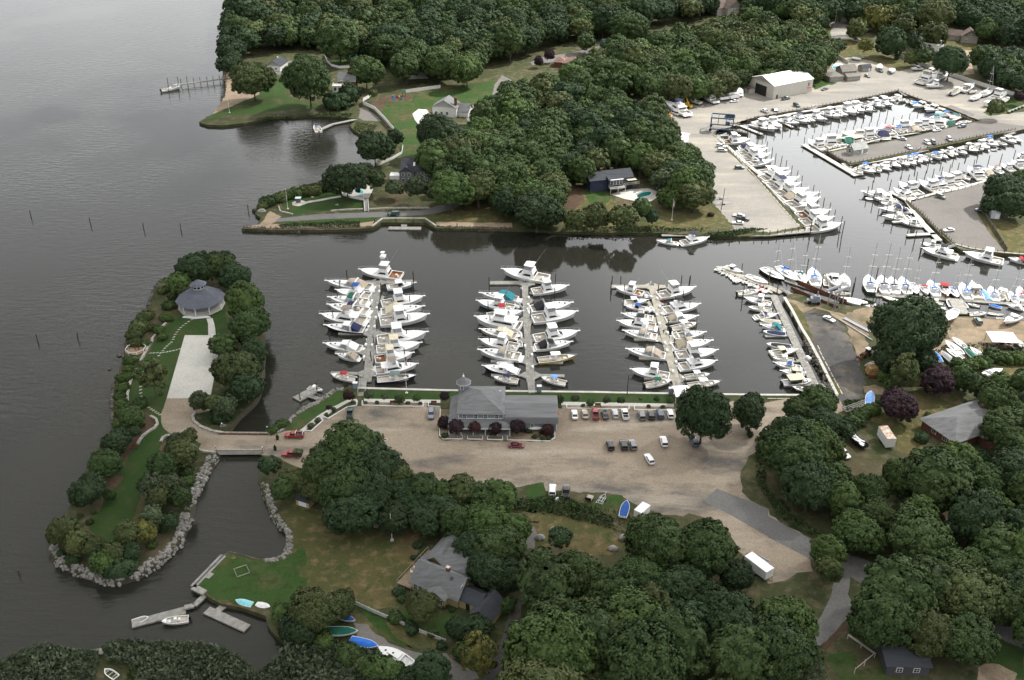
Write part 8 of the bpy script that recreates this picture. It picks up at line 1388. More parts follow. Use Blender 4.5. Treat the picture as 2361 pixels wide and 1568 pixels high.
gv(T03,[(600,190,290,'mid','olive'),(720,300,260,'mid','olive'),(1180,240,230,'birch','olive'),(1330,200,210,'birch','yellow','yellowish slender tree'),(1410,90,210,'birch','sage'),(1560,110,160,'mid','dark'),(950,460,240,'mid','bright'),(1110,530,270,'bush','dark'),(870,370,210,'mid','olive'),(1220,390,190,'mid','dark'),(1400,320,110,'bush','bright'),(680,450,140,'bush','dark'),(1050,410,180,'birch','olive')],'olive green tree','around the southern tip of the island','trees on the island')
tree(T02,1400,330,270,'pine','olive','sparse pine with bare trunk on the island lawn');tree(T02,1295,580,145,'bush','oak','round shrub at the lower end of the island lawn')
HB=[(T01,[(1500,1110,110,'olive'),(1590,1160,110,'oak'),(1555,1250,130,'oak'),(1340,1350,160,'olive'),(1530,1360,130,'bright'),(1280,1450,180,'olive'),(1470,1480,130,'bright'),(1240,1520,150,'olive'),(1390,1450,110,'olive'),(1500,1540,100,'bright')]),(T02,[(1250,30,130,'olive'),(1345,30,100,'bright'),(1210,185,130,'bright'),(1185,270,110,'bright'),(1160,345,140,'bright'),(1130,440,130,'bright'),(1105,520,110,'bright'),(1120,590,130,'bright'),(1130,670,130,'bright'),(1090,770,110,'bright'),(1150,790,100,'oak'),(1090,345,70,'bright'),(1300,780,80,'oak'),(1215,668,30,'oak'),(1270,695,34,'oak'),(1305,725,36,'oak')])]
i=0
for fr,l in HB:
 for u,v,w_,m in l:tree(fr,u,v,w_,'bush',m,f'shrub in the bay side hedge of the island, {ORDN[i]} from the pavilion end','shrubs on the island');i+=1
for i,(u,v,w_)in enumerate([(730,60,70),(825,110,75),(650,480,90),(560,400,80),(860,20,60),(990,560,130),(1230,490,120),(1500,180,80)]):tree(T03,u,v,w_,'bush','dark' if i%2 else 'oak',f'low shrub on the southern tip of the island, {ORD[i]} clockwise','shrubs on the island')
for i,(u,v,w_)in enumerate([(30,120,150),(10,250,130),(20,390,120),(0,480,120),(240,775,120),(160,825,110),(450,600,30),(390,640,36)]):tree(T12,u,v,w_,'bush','bright' if i>3 else 'oak',f'waterside shrub between the island pad and the curved stone bank, {ORD[i]} going down','shrubs by the water')
# the big clump beside the lot and along the lawn
gv(T12,[(890,1020,560,'oakb','oak'),(660,1180,460,'oakb','oak'),(1110,1170,480,'oakb','dark'),(1290,1240,320,'oak','olive'),(830,1340,520,'oakb','oak'),(360,1300,280,'oak','olive'),(250,1390,240,'mid','oak'),(560,1340,320,'oak','olive'),(1060,1420,420,'oakb','dark'),(130,1190,190,'mid','dark'),(1350,1430,320,'oak','dark')],'big dark oak','of the clump between the red trucks and the lawn','trees of the clump by the lot')
gv(T12,[(1560,1400,360,'oak','oak'),(1740,1440,300,'mid','bright'),(1910,1420,330,'mid','olive'),(2080,1460,320,'mid','oak'),(2250,1440,320,'mid','bright'),(1480,1520,320,'oak','dark'),(1700,1560,340,'oak','dark')],'green tree','to the right along the lower edge of the lot','trees below the lot')
gv(T13,[(880,30,420,'oak','dark'),(1280,60,320,'oak','dark'),(1570,90,320,'oak','dark'),(1860,110,360,'oak','oak'),(2130,110,420,'oak','bright'),(2020,330,340,'oak','dark'),(2240,340,420,'oak','oak'),(2140,560,380,'oak','dark'),(2330,600,320,'oak','dark'),(2380,180,300,'mid','bright')],'tall tree','round the top of the yellow house lawn','trees behind the yellow house')
gv(T13,[(1530,895,300,'oakb','olive','round tree'),(1890,1090,260,'oak','dark'),(2060,1090,230,'mid','dark'),(2060,1340,340,'birch','yellow','yellowing tree'),(1620,1460,330,'mid','dark'),(2330,880,160,'mid','oak'),(1900,1280,180,'mid','oak')],'leafy tree','in the front garden of the yellow house','garden trees of the yellow house')
gv(T13,[(530,930,430,'oakb','olive'),(760,870,300,'oak','olive'),(330,1080,230,'mid','dark'),(230,960,170,'mid','bright'),(430,1110,260,'mid','dark'),(620,1200,230,'bush','bright'),(860,1330,260,'bush','oak'),(1180,1480,330,'bush','bright'),(1000,1420,240,'bush','oak'),(1420,1540,260,'bush','dark')],'thick waterside tree','along the covered boats by the reeds','trees by the reeds')
for i,(u,v,w_)in enumerate([(1290,990,150),(1430,1090,160),(1710,1250,110),(1630,1135,110),(1490,320,90),(1310,750,110),(1340,820,90),(1410,810,70),(1740,890,60),(1810,920,60),(1460,440,70),(2130,960,110)]):tree(T13,u,v,w_,'bush','dark' if i%3 else 'oak',f'garden shrub around the yellow house, {ORD[i]} of twelve','shrubs of the yellow house')
tree(T12,210,1125,60,'bush','dark','low shrub beside the white kerb by the red trucks')
# marina planting
gv(T12,[(1040,530,90,'sapling','sage'),(1187,545,70,'sapling','sage'),(1323,535,80,'sapling','oak'),(1480,545,70,'sapling','oak')],'thin young tree','from the left gangway in the seawall lawn','young trees along the seawall')
gv(T22,[(425,555,90,'mid','oak'),(582,568,75,'sapling','sage'),(725,563,80,'sapling','oak'),(872,563,70,'sapling','sage'),(1003,580,66,'sapling','oak'),(1182,572,46,'sapling','sage'),(1333,570,54,'sapling','oak'),(1458,560,64,'sapling','oak')],'thin young tree','from the office wing behind the parked cars','young trees along the seawall')
gv(y_(1720,1500),[(155,265,115,'mid','purple'),(148,485,135,'mid','purple'),(272,565,145,'mid','purple'),(472,590,112,'mid','red'),(692,568,145,'mid','purple'),(925,565,165,'mid','purple'),(1242,565,135,'mid','red')],'dark purple leaved tree','around the marina office from its far corner','purple trees round the office')
tree(T12,857,540,95,'mid','red','small wine red tree at the foot of the left gangway');tree(T12,675,640,55,'sapling','red','thin red leaved sapling in the curved planting strip')
for i,(u,v,w_,m)in enumerate([(157,637,85,'dark'),(1100,650,58,'dark'),(1185,672,54,'dark'),(1250,675,50,'dark'),(1288,652,46,'dark'),(1035,590,66,'oak'),(1180,605,56,'dark'),(1140,640,50,'yellow')]):tree(y_(1720,1500),u,v,w_,'bush',m,f'clipped shrub in the office flower beds, {ORD[i]} of eight','shrubs round the office')
for i,(fr,u,v,w_)in enumerate([(T12,1117,577,42),(T12,1402,578,42),(T12,1515,582,36),(T12,718,640,54),(T12,648,688,46),(T12,568,740,62),(T12,505,790,68),(T12,893,572,42),(T12,1012,577,32),(T22,655,602,38),(T22,1260,610,40),(T22,1390,615,42)]):tree(fr,u,v,w_,'bush','sage',f'rounded tuft of ornamental grass in the marina planting, {ORD[i]} of twelve','grass tufts in the planting','grass_tuft')
tree(T22,1768,660,500,'oak','dark','huge dark oak standing at the edge of the gravel lot',zs=1.3);tree(T22,2190,645,330,'oak','dark','smaller oak to the right of the huge oak in the lot',zs=1.2);tree(T22,2195,870,80,'bush','oak','shrub under the smaller oak in the lot')
# right hand side
tree(t_(3,1),1300,1450,650,'oakb','dark','great round topped tree between the sailing docks and the lawn');tree(T32,1205,590,320,'oak','purple','dark purple tree alone on the lawn of the ranch house');tree(T32,1570,360,300,'oak','purple','dark purple tree beside the laid-up hulls')
gv(T32,[(470,570,340,'oak','oak'),(300,640,280,'oak','oak'),(520,760,320,'oak','dark'),(290,860,340,'oak','dark'),(130,800,220,'mid','oak'),(50,900,240,'mid','oak'),(700,800,230,'mid','dark'),(800,740,180,'bush','oak')],'tall green tree','of the group right of the lot','trees right of the lot')
gv(T32,[(1130,150,320,'mid','dark'),(1260,280,290,'birch','olive'),(1430,190,260,'mid','dark'),(1090,330,180,'bush','bright'),(960,640,170,'bush','bright'),(860,690,180,'bush','oak'),(1150,400,160,'bush','bright'),(1420,900,150,'bush','dark'),(1850,590,90,'bush','dark'),(1480,690,70,'bush','olive'),(2010,1080,140,'bush','dark')],'garden tree','around the ranch house lawn','trees of the ranch house')
gv(T32,[(1790,350,230,'mid','oak'),(1900,430,230,'mid','oak'),(2040,480,240,'mid','oak'),(1870,230,170,'bush','bright'),(1980,210,180,'bush','bright'),(2070,140,180,'bush','oak'),(2190,165,180,'bush','bright'),(2310,170,180,'bush','bright'),(2150,450,230,'mid','bright'),(2260,420,210,'mid','sage'),(2340,380,150,'bush','sage'),(1760,210,150,'bush','oak')],'hedgerow tree','along the dry field below the sandy yard','hedgerow of the dry field')
tree(T30,1187,540,44,'bush','bright','little bright shrub on the dry lawn of the boatyard')
SW1=[(1790,1020),(1850,1010),(1910,1060),(1960,1095),(2050,1105),(2120,1070),(2190,1040),(2270,1050),(2300,1110),(2390,1190),(2390,1330),(2270,1250),(2180,1190),(2120,1250),(2040,1250),(1965,1215),(1880,1165),(1800,1100)]
fill(SW1,8.,(4.6,8.),['oak','oak','dark','dark','bright'],'dark broadleaf tree in the wood below the scrap trailer and ranch house','wood below the ranch house',seed=3)
fill([(1240,1320),(1300,1310),(1400,1350),(1480,1300),(1500,1245),(1560,1225),(1630,1235),(1645,1290),(1650,1370),(1740,1395),(1810,1415),(1815,1480),(1770,1560),(1720,1640),(1240,1640),(1235,1500),(1245,1400)],8.,(4.8,8.4),['oak','oak','dark','olive','bright'],'dark broadleaf tree in the thick wood at the bottom centre','wood at the bottom centre',seed=4,excl=[[(1690,1275),(1760,1270),(1830,1350),(1790,1360),(1730,1330)]])
fill([(2005,1350),(2060,1310),(2120,1320),(2240,1380),(2270,1450),(2260,1500),(2190,1470),(2080,1450),(2010,1430)],8.0,(5.5,7.5),['oak','oak','olive','dark'],'olive green tree of the clump over the dark roofed house','clump over the dark roofed house',seed=5)
fill([(2200,1300),(2290,1260),(2400,1260),(2400,1520),(2330,1440),(2260,1350)],8.0,(5,6.8),['dark','oak'],'dark tree at the right edge beyond the lower road','wood at the right edge',seed=6)
fill([(2300,890),(2400,880),(2400,1150),(2320,1090),(2300,1010)],7.6,(5,6.5),['dark','oak'],'dark tree right of the ranch house','wood right of the ranch house',seed=7)
tree(T23,1960,360,250,'mid','oak','leafy tree overhanging the camper trailer');tree(T23,2080,610,300,'oak','dark','dark tree at the near end of the camper trailer');tree(T33,560,390,300,'mid','bright','bright green tree where the two roads meet');tree(T33,560,580,240,'birch','olive','thin half bare tree where the two roads meet');tree(T23,440,270,210,'conifer','dark','dark cedar beside the white boulders in the clearing',ws=.9);tree(T33,380,1480,260,'birch','sage','nearly bare grey tree at the bottom road edge')
# north shore trees that stand by themselves
gv(T10,[(480,720,490,'oakb','oak','broad dark oak'),(1010,660,300,'oak','oak'),(860,850,200,'mid','dark'),(1210,440,300,'oak','oak'),(1380,590,330,'oak','oak'),(1700,600,300,'oak','oak'),(1940,640,310,'oak','bright'),(760,370,400,'oak','oak'),(740,940,260,'bush','dark'),(420,560,160,'mid','oak')],'green oak','around the brick house and big lawn','trees round the big lawn')
tree(d_,582,183,92,'oak','olive','lone spreading oak by the sandy beach');tree(T10,1085,880,90,'birch','olive','slender birch at the corner of the white picket fence');tree(T10,1090,1360,320,'oak','dark','leaning dark tree over the cove');tree(T10,1280,1280,170,'oak','dark','small dark tree beside the leaning one over the cove');tree(T10,1700,1225,400,'oakb','dark','big dark tree below the patio of the grey roofed house');tree(T11,830,85,340,'oak','dark','dark round tree beside the turquoise pool on the point')
gv(T11,[(1110,95,190,'birch','oak'),(1280,150,170,'birch','sage'),(1480,180,210,'birch','sage'),(1620,260,90,'conifer','dark','small dark cedar'),(1000,20,150,'mid','oak')],'feathery birch','right of the turquoise pool','birches on the point')
for i,(u,v,w_)in enumerate([(110,290,170),(240,245,150),(380,205,170),(530,190,160),(650,145,170),(60,330,110),(310,225,140),(460,195,150)]):tree(T11,u,v,w_,'bush','olive' if i%2 else 'oak',f'shrub in the hedge along the point, {ORD[i]} of eight','hedge on the point')
gv(T21,[(230,370,380,'oak','dark'),(410,430,170,'mid','olive'),(590,470,190,'birch','olive'),(770,420,240,'birch','olive'),(1030,440,250,'birch','olive'),(1200,370,190,'birch','oak'),(1295,410,140,'conifer','dark','dark cone shaped cedar'),(1400,75,230,'mid','sage'),(1460,240,210,'mid','bright','bright lime green tree'),(1690,220,310,'oak','olive')],'loose olive tree','to the right along the channel bank below the blue house','trees along the channel bank')
tree(T21,770,105,120,'bush','olive','shrub at the corner of the blue house');tree(T21,1835,412,60,'bush','red','small red leaved shrub on the dry lawn by the channel');tree(T20,855,400,110,'conifer','spruce','blue grey spruce standing by the street',ws=.9);tree(T20,905,190,190,'oak','purple','large dark purple tree near the street');tree(T20,345,525,95,'mid','purple','small purple tree beside the brown roofed house');tree(T20,245,575,85,'mid','purple','smallest purple tree at the left end of the street');tree(T20,1090,260,330,'oak','oak','umbrella shaped tree with visible trunk by the street');tree(T20,680,380,190,'mid','oak','tree on the grass verge of the street')
gv(T30,[(650,430,125,'conifer','dark','dark cone shaped tree'),(900,430,150,'birch','yellow','yellow green tree'),(500,200,130,'conifer','dark'),(820,270,190,'oak','olive'),(930,60,220,'oak','yellow','tree with yellow blossom'),(1010,160,240,'oak','yellow','second tree with yellow blossom'),(1130,400,240,'oak','dark'),(1350,390,180,'mid','dark'),(1330,545,130,'mid','olive'),(1430,510,190,'mid','oak'),(1560,590,85,'bush','oak','round shrub'),(1690,560,320,'oakb','dark'),(1520,300,240,'mid','olive'),(1550,130,330,'oakb','olive'),(2020,280,210,'oak','oak'),(2020,520,260,'oak','oak'),(2080,640,240,'oak','dark'),(2250,560,280,'oak','dark'),(2110,990,150,'birch','olive','round olive tree by the trailer'),(2310,910,105,'mid','purple','small dark purple tree'),(2210,720,200,'mid','dark'),(2330,790,180,'mid','dark'),(1250,250,230,'oak','olive'),(1180,130,230,'oak','olive')],'dark green tree','along the boatyard road','trees along the boatyard road')
for i,(u,v)in enumerate([(2220,1040),(2250,1028),(2280,1015),(2310,1002),(2340,990)]):tree(T30,u,v,30,'bush','oak',f'clipped shrub behind the gate fence, {ORD[i]} of five','gate shrubs')
gv(t_(3,1),[(2200,170,330,'oakb','dark'),(2340,130,300,'oakb','oak'),(2080,300,190,'mid','dark'),(2270,320,260,'oak','dark')],'dark tree','behind the garden shed by the lower pier','trees by the lower pier')
fill([(1000,335),(1090,305),(1150,245),(1185,212),(1250,205),(1330,230),(1430,255),(1505,275),(1540,330),(1585,390),(1605,440),(1570,440),(1500,375),(1380,375),(1350,405),(1290,400),(1285,478),(1235,502),(1190,474),(1080,455),(1020,450),(995,380)],8.6,(5.4,8.8),['oak','oak','olive','bright','dark'],'broadleaf tree in the wood in the middle of the peninsula','wood on the peninsula',seed=8,excl=[[(1280,212),(1335,212),(1335,245),(1280,245)]])
fill([(1310,170),(1400,125),(1500,115),(1640,70),(1720,50),(1890,85),(1905,130),(1870,175),(1740,180),(1690,200),(1540,215),(1440,195),(1340,200)],9.,(5.6,9.),['oak','oak','olive','bright'],'broadleaf tree in the wood between the street and the boat shed','wood behind the boat shed',seed=9)
fill([(1960,30),(2000,-30),(2420,-40),(2420,100),(2330,90),(2270,70),(2200,40),(2110,60),(2040,40)],10.4,(6.,9.6),['dark','oak','dark'],'dark tree in the wood at the top right','wood at the top right',seed=10)
fill([(2260,140),(2420,120),(2420,200),(2330,185),(2290,160)],8.5,(5.5,7),['dark','oak'],'dark tree by the road at the right edge','wood at the right edge of the road',seed=12)
fill([(548,-60),(545,60),(552,112),(610,100),(690,84),(740,98),(790,92),(880,128),(960,150),(1090,148),(1150,132),(1200,108),(1260,88),(1330,74),(1420,66),(1480,45),(1600,30),(1650,10),(1760,20),(1900,60),(1940,20),(1960,-60)],10.4,(6.,10.),['oak','oak','dark','dark','olive'],'broadleaf tree in the great wood across the top','great wood across the top',kinds=('oak','oak','mid','oakb'),seed=11,excl=[[(1640,10),(1720,-10),(1720,45),(1640,45)]])
fill([(528,40),(548,40),(548,140),(520,160)],6,(4.2,5.5),['pine','dark'],'dark pine on the bay shore','pines on the bay shore',kinds=('pine',),seed=14)
# ---- the 300 that show largest become trees of their own, the others one wood
def wgt(t):return t[0]
broad=sorted([t for t in TREES if t[7]=='tree'],key=wgt,reverse=True);solo=broad[:296]+[t for t in TREES if t[7]=='shrub'];rest=broad[296:]
print('trees',len(TREES),'solo',len(solo),'rest',len(rest))
for i,(wp,k,p,r,m,name,label,cat,group,zs)in enumerate(solo):
 zc,ms,trk,az=KT[k];e=emp(name,(p.x,p.y,GZ),rnd.uniform(0,6.28),label,cat,group);v=r*zs*rnd.uniform(.96,1.05);e.scale=(r,r*rnd.uniform(.84,1.14),v)
 o=bpy.data.objects.new('foliage' if cat=='shrub' else 'crown',ms[i%len(ms)]);COL.objects.link(o);o.parent=e;o.location=(0,0,zc);o.rotation_euler=(0,0,rnd.uniform(0,6.28));recol(o,LM[m])
 if trk:tk=bpy.data.objects.new('trunk',trk);COL.objects.link(tk);tk.parent=e
 if trk and m in('sage',):recol(tk,BARKP)
FARM={}
def woodland():
 lod=[cgo(900+i,nl=110,q=24,az=.86,leaf=(.045,.085),core=.8)for i in range(4)];rs=np.random.RandomState(2);by={}
 for i,(wp,k,p,r,m,*_x)in enumerate(rest):by.setdefault(m,[]).append((p,r,i))
 V_,F_,M_,o=[],[],[],0;mats=[]
 for mi,(m,l)in enumerate(by.items()):
  for var in range(3):
   mats.append(lfm('wood_'+m+str(var),tuple(c*(1+.2*(var-1))for c in MC[m][0]),tuple(c*(1+.2*(var-1))for c in MC[m][1]),0.))
  for p,r,i in l:
   V,F=lod[i%4];a=rs.rand()*6.28;c,s=math.cos(a),math.sin(a);sc=r*rs.uniform(.92,1.1);X=np.stack([V[:,0]*c-V[:,1]*s,V[:,0]*s+V[:,1]*c,V[:,2]*rs.uniform(.9,1.2)],1)*sc+np.array([p.x,p.y,p.z+rs.uniform(-1,1.5)])
   V_.append(X);F_.append(F+o);M_.append(np.full(len(F),mi*3+i%3));o+=len(X)
 if not V_:return
 me=npmesh('woodland',np.concatenate(V_),np.concatenate(F_),mats);me.polygons.foreach_set('material_index',np.concatenate(M_).astype(np.int32));ob=bpy.data.objects.new('woodland',me);COL.objects.link(ob);tag(ob,'dense far-off wood filling the top of the view behind the nearer trees','woodland',kind='stuff')
MC=dict(oak=((.052,.084,.025),(.036,.062,.019)),bright=((.068,.108,.028),(.048,.082,.022)),dark=((.036,.063,.025),(.026,.048,.019)),olive=((.078,.096,.032),(.056,.076,.026)),pine=((.036,.062,.026),(.022,.042,.02)),purple=((.042,.021,.026),(.024,.014,.019)),yellow=((.16,.15,.035),(.075,.09,.025)),sage=((.075,.098,.048),(.045,.066,.03)),spruce=((.075,.105,.105),(.04,.065,.065)),red=((.065,.022,.022),(.036,.015,.017)))
woodland()
# ---- reeds, undergrowth, shore stones
def scatter(polyw,n,seed):
 rs=random.Random(seed);x0,x1,y0,y1=min(p[0]for p in polyw),max(p[0]for p in polyw),min(p[1]for p in polyw),max(p[1]for p in polyw);out=[]
 while len(out)<n:
  x,y=rs.uniform(x0,x1),rs.uniform(y0,y1)
  if inpoly(x,y,polyw):out.append((x,y))
 return np.array(out)
def growth(name,polys,n,h,size,m,label,cat,seed,spread=.35,z0=GZ):
 rs=np.random.RandomState(seed);Vs,Fs,o=[],[],0
 for poly in polys:
  w=[G(x,y,GZ)for x,y in poly];P=scatter([(p.x,p.y)for p in w],n,seed);hh=h*(.65+.35*np.sin(P[:,0]*.35+P[:,1]*.2))*rs.uniform(.6,1.1,len(P));C=np.column_stack([P,z0+hh*rs.uniform(.45,1,len(P))]);nn=nrm(rs.normal(size=C.shape)*[1,1,.5]+[0,0,spread]);V,F=quads(C,nn,rs.uniform(size*.6,size*1.4,len(P)),rs,1.5);Vs.append(V);Fs.append(F+o);o+=len(V)
 me=npmesh(name,np.concatenate(Vs),np.concatenate(Fs),[m]);ob=bpy.data.objects.new(name,me);COL.objects.link(ob);tag(ob,label,cat,kind='stuff')
REED=mat('reed_leaves',(.10,.125,.072),.8,.2,.5,spec=.2,col2=(.062,.086,.05))
growth('reeds',[[(-60,1560),(0,1528),(40,1514),(100,1500),(230,1505),(225,1540),(200,1620),(-60,1620)],[(235,1500),(310,1488),(390,1482),(480,1498),(540,1512),(575,1535),(600,1560),(620,1620),(300,1620),(330,1545),(250,1530)],[(668,1480),(720,1470),(780,1490),(850,1510),(950,1560),(960,1620),(600,1620),(590,1556),(645,1522)]],9000,2.8,.3,REED,'dense bed of tall reeds along the bottom shore','reeds',3)
UG=lfm('undergrowth_leaves',(.05,.08,.025),(.028,.05,.016),0.);UG2=lfm('rough_weeds',(.075,.10,.03),(.045,.06,.02),0.)
growth('undergrowth',[[(295,1545),(330,1525),(420,1560),(420,1620),(290,1620)],[(690,1450),(800,1480),(900,1530),(1000,1570),(900,1620),(700,1500)],[(1180,1150),(1290,1145),(1420,1195),(1410,1215),(1250,1180),(1180,1175)],[(1740,1010),(1770,1000),(1765,1120),(1830,1190),(1900,1240),(1960,1260),(1950,1275),(1880,1245),(1800,1200),(1745,1120)],[(1945,925),(2010,920),(2040,935),(2000,960),(1950,950)],[(2080,800),(2361,790),(2361,830),(2200,830),(2080,850)],[(1610,545),(1690,532),(1770,528),(1690,545)],[(590,275),(760,262),(815,262),(800,274),(700,268),(600,280)],[(615,470),(700,430),(790,410),(760,430),(650,455)],[(640,520),(720,515),(830,512),(830,524),(650,526)],[(1300,525),(1500,525),(1640,530),(1500,538),(1290,535)]],1100,1.3,.24,UG,'low tangled undergrowth along banks and wood edges','undergrowth',9,.6)
growth('weeds',[[(1190,1160),(1300,1150),(1430,1180),(1480,1200),(1440,1230),(1300,1190),(1200,1180)],[(1150,990),(1200,985),(1230,1000)],[(820,280),(870,290),(850,315),(815,300)],[(2060,680),(2361,770),(2361,790),(2100,690)]if False else[(1990,690),(2020,700),(1985,705)]],900,.5,.2,UG2,'rough knee high weeds on waste ground','weeds',10,.7)
def rocks(name,bands,n,label,m,seed,sz=(.28,.7)):
 rs=random.Random(seed);mb=MB();base=[(-1,-1,-1),(1,-1,-1),(1,1,-1),(-1,1,-1),(-.8,-.7,.8),(.7,-.8,.9),(.8,.7,.75),(-.7,.8,.85)]
 for a,b in bands:
  A,B=WP(*a),WP(*b);L=[sum((q-p).length for p,q in zip(A[:i],A[1:i+1]))for i in range(len(A))]
  k=max(8,int(n*L[-1]))
  for _ in range(k):
   s=rs.uniform(0,L[-1]);i=max(j for j in range(len(L))if L[j]<=s);i=min(i,len(A)-2);t=(s-L[i])/max(1e-6,L[i+1]-L[i]);f=rs.random();fx=f*1.12;p=A[i].lerp(A[i+1],t).lerp(B[i].lerp(B[i+1],t),fx);z=GZ+.12 if f<.72 else GZ*(1-(f-.72)/.28)+.05;r=rs.uniform(*sz);e=Matrix.Rotation(rs.uniform(0,6.28),3,'Z')@Matrix.Rotation(rs.uniform(-.5,.5),3,'X')
   mb.add([Vector((p.x,p.y,z))+e@Vector((v[0]*r*rs.uniform(.5,1),v[1]*r*rs.uniform(.4,.8),v[2]*r*rs.uniform(.4,.7)))for v in base],[(3,2,1,0),(4,5,6,7),(0,1,5,4),(1,2,6,5),(2,3,7,6),(3,0,4,7)])
 tag(mb.bd(name,m),label,'riprap',kind='stuff')
RK=mat('riprap_granite',(.33,.32,.295),.9,.2,.9,bump=.3,col2=(.17,.16,.145))
rocks('riprap',[((T03,[(500,300),(590,440),(720,500),(880,560),(1000,590),(1130,590),(1250,550),(1360,470),(1480,380),(1590,280),(1640,180),(1680,20)]),(T03,[(460,350),(530,490),(690,565),(860,620),(970,655),(1110,655),(1260,612),(1390,545),(1530,435),(1660,305),(1705,205),(1765,50)])),((T02,[(1690,1560),(1760,1400),(1820,1250),(1880,1120),(1930,1060)]),(T02,[(1760,1565),(1815,1405),(1890,1262),(1970,1135),(2010,1062)]))],9.,'pale boulders heaped round the southern shore of the island',RK,4)
rocks('riprap',[((T12,[(110,1330),(140,1430),(190,1568)]),(T12,[(40,1320),(80,1440),(140,1568)])),((T13,[(170,0),(240,100),(320,200),(350,290),(320,400),(240,470)]),(T13,[(125,10),(185,100),(270,215),(285,300),(250,395),(170,450)])),((T13,[(220,480),(90,480)]),(T13,[(170,440),(60,450)]))],8.,'pale boulders lining the curved cove below the lawn',RK,5,(.25,.55))
rocks('riprap',[((T12,[(800,462),(720,485),(640,540),(560,590),(440,650),(350,720),(300,780),(270,830)]),(T12,[(800,432),(710,455),(620,515),(555,560),(425,620),(335,690),(285,760),(245,830)]))],8.,'small pale stones edging the curved bank left of the seawall',RK,6,(.3,.6))
RK2=mat('dark_shore_rock',(.13,.12,.10),.9,.4,.9,bump=.3)
rocks('riprap',[((T02,[(1060,380),(1050,480),(1040,600),(1045,720),(1060,810)]),(T02,[(1040,390),(1030,480),(1015,600),(1025,720),(1040,815)])),((T01,[(1540,990),(1460,1050),(1410,1150),(1390,1250)]),(T01,[(1510,985),(1430,1050),(1390,1150),(1360,1240)]))],5.,'dark stones along the bay shore of the island',RK2,7,(.3,.7))
rocks('riprap',[((T11,[(-100,515),(100,525),(400,535),(1060,520)]),(T11,[(-120,540),(100,545),(400,552),(1060,530)])),((T11,[(1670,520),(2361,530)]),(T11,[(1670,532),(2361,545)])),((T10,[(150,1050),(270,1045)]),(T10,[(150,1075),(270,1068)])),((T32,[(360,0),(620,480)]),(T32,[(320,0),(590,490)]))],5.,'dark rubble stones along the channel edge and bulkhead',RK2,8,(.25,.6))
def bldr(fr,u,v,r,label,m=None,z=None,seed=1):
 rs=np.random.RandomState(seed);mb=MB();rg=[[((r*math.sin(a)*math.cos(b))*rs.uniform(.8,1.1),r*.8*math.sin(a)*math.sin(b)*rs.uniform(.8,1.1),r*.6*math.cos(a)+r*.25)for b in[j*.785 for j in range(8)]]for a in(.2,.7,1.3,1.9,2.6)];mb.loft(rg,closed=True,caps=True);mb.f=[f[::-1]for f in mb.f];thg('boulder',mb,m or RK,label,'boulder','single boulders',loc=W(fr,u,v,GZ if z is None else z))
for i,(fr,u,v,r,lb,m,z)in enumerate([(T23,1040,270,1.6,'big grey boulder on the grass of the clearing',None,None),(T23,930,365,1.3,'pale tan boulder below the big grey one',None,None),(T23,258,262,1.4,'white boulder beside the dark cedar',None,None),(T23,385,190,1.2,'white stone heap behind the dark cedar',None,None),(T11,55,395,2.2,'pale round boulder at the end of the point',None,.3),(T11,0,375,1.8,'dark boulder at the very end of the point',RK2,.2),(t_(0,0),2028,255,2.2,'square dark rock in the water off the wood',RK2,.1),(t_(0,0),2080,260,2.0,'dark rock beside the square one off the wood',RK2,.1),(t_(0,0),2040,560,1.6,'dark rock on the shore below the wood',RK2,.2),(t_(0,0),2110,115,1.6,'dark rock on the upper wooded shore',RK2,.2),(T02,1098,148,.9,'dark stone in the water beside the lookout deck',RK2,.0),(T02,1008,270,.7,'lone dark stone in the water off the hedge',RK2,.0),(T11,520,258,.9,'flat grey stone on the lawn of the point',None,None),(T11,747,325,.8,'pale stone on the lawn below the turquoise pool',None,None),(T13,1110,150,.9,'grey stone on the brown lawn under the trees',None,None),(T02,2055,800,1.1,'white boulder at the corner of the bridge',None,.8),(T22,425,1478,1.0,'white wrapped bundle behind the white SUV',M['white'],None)]):bldr(fr,u,v,r,lb,m,z,i)
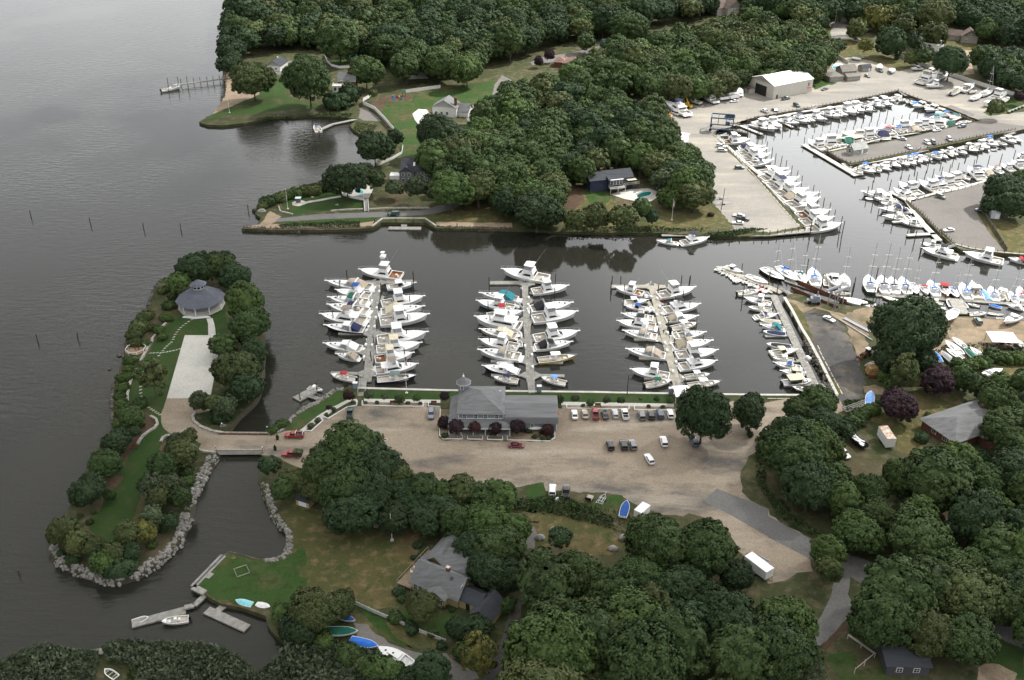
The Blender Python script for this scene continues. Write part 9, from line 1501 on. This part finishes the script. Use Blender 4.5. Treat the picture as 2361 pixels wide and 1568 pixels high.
# cold frame, planks and furniture
r=emp('raised_bed_frame',W(T03,2230,565),.5,'square timber bed frame on the lawn','garden frame');[MB().box((a*1.5,b*1.5,.12),(3.1 if b else .1,3.1 if a else .1,.25)).bd('board',M['woodlight'],r)for a,b in((1,0),(-1,0),(0,1),(0,-1))]
thg('log',MB().tu([(-2.3,0,.2),(2.3,0,.2)],.2,7),BARK,'dark log lying at the edge of the clearing','log',loc=W(T23,165,112))
pp=MB();pp.prism([(p.x,p.y)for p in WP(T03,[(838,1300),(965,1280),(975,1310),(950,1340),(845,1345)])],1.4,1.55);thg('wooden_platform',pp,M['woodlight'],'pale square platform at the edge of the reeds','platform')
for i,(u,v,m)in enumerate([(1265,900,'royal'),(1300,900,'red'),(1320,895,'yellow'),(1350,915,'sage'),(1275,920,'teal'),(1330,918,'teal')]):
 r=emp('play_toy',W(T10,u,v),i,f'{CN.get(m, m)} plastic play thing on the mulch playground, {ORD[i]} of six','toy','playground toys');MB().box((0,0,.5),(1.2,.8,1.0),tap=.6).bd('body',cv(m),r);MB().box((.7,0,.3),(.6,.5,.6),tap=.7).bd('slide',cv(m),r)
r=emp('play_tower',W(T10,1365,890),.3,'wooden play tower with green roof at the edge of the big lawn','play tower');[MB().box((a*.8,b*.8,1.5),(.15,.15,3.0)).bd('post',rw,r)for a in(1,-1)for b in(1,-1)];MB().box((0,0,1.5),(1.8,1.8,.12)).bd('platform',rw,r);mb=MB();slp(mb,[(-1.1,-1.1,3.),(1.1,-1.1,3.),(1.1,0,4.),(-1.1,0,4.)],.08);slp(mb,[(-1.1,1.1,3.),(1.1,1.1,3.),(1.1,0,4.),(-1.1,0,4.)],.08);mb.bd('roof',cv('green'),r)
r=emp('swing_frame',W(T33,760,1350),-.9,'fenced corner with pale rails holding a kayak and tarpaulin','pen');mb=MB();[mb.box((0,y,1.2),(7,.12,.12))for y in(3.6,3.9)];[mb.box((x,3.7,.6),(.12,.12,1.2))for x in(-3.4,0,3.4)];[mb.box((3.4,y,1.0),(.12,.12,2.0))for y in(-3.5,0)];mb.box((3.4,0,1.6),(.1,7.2,.1));mb.bd('rails',M['concrete'],r)
tag(r,cat='pen')
kz=GZ+.05
print('objects',len(bpy.data.objects))
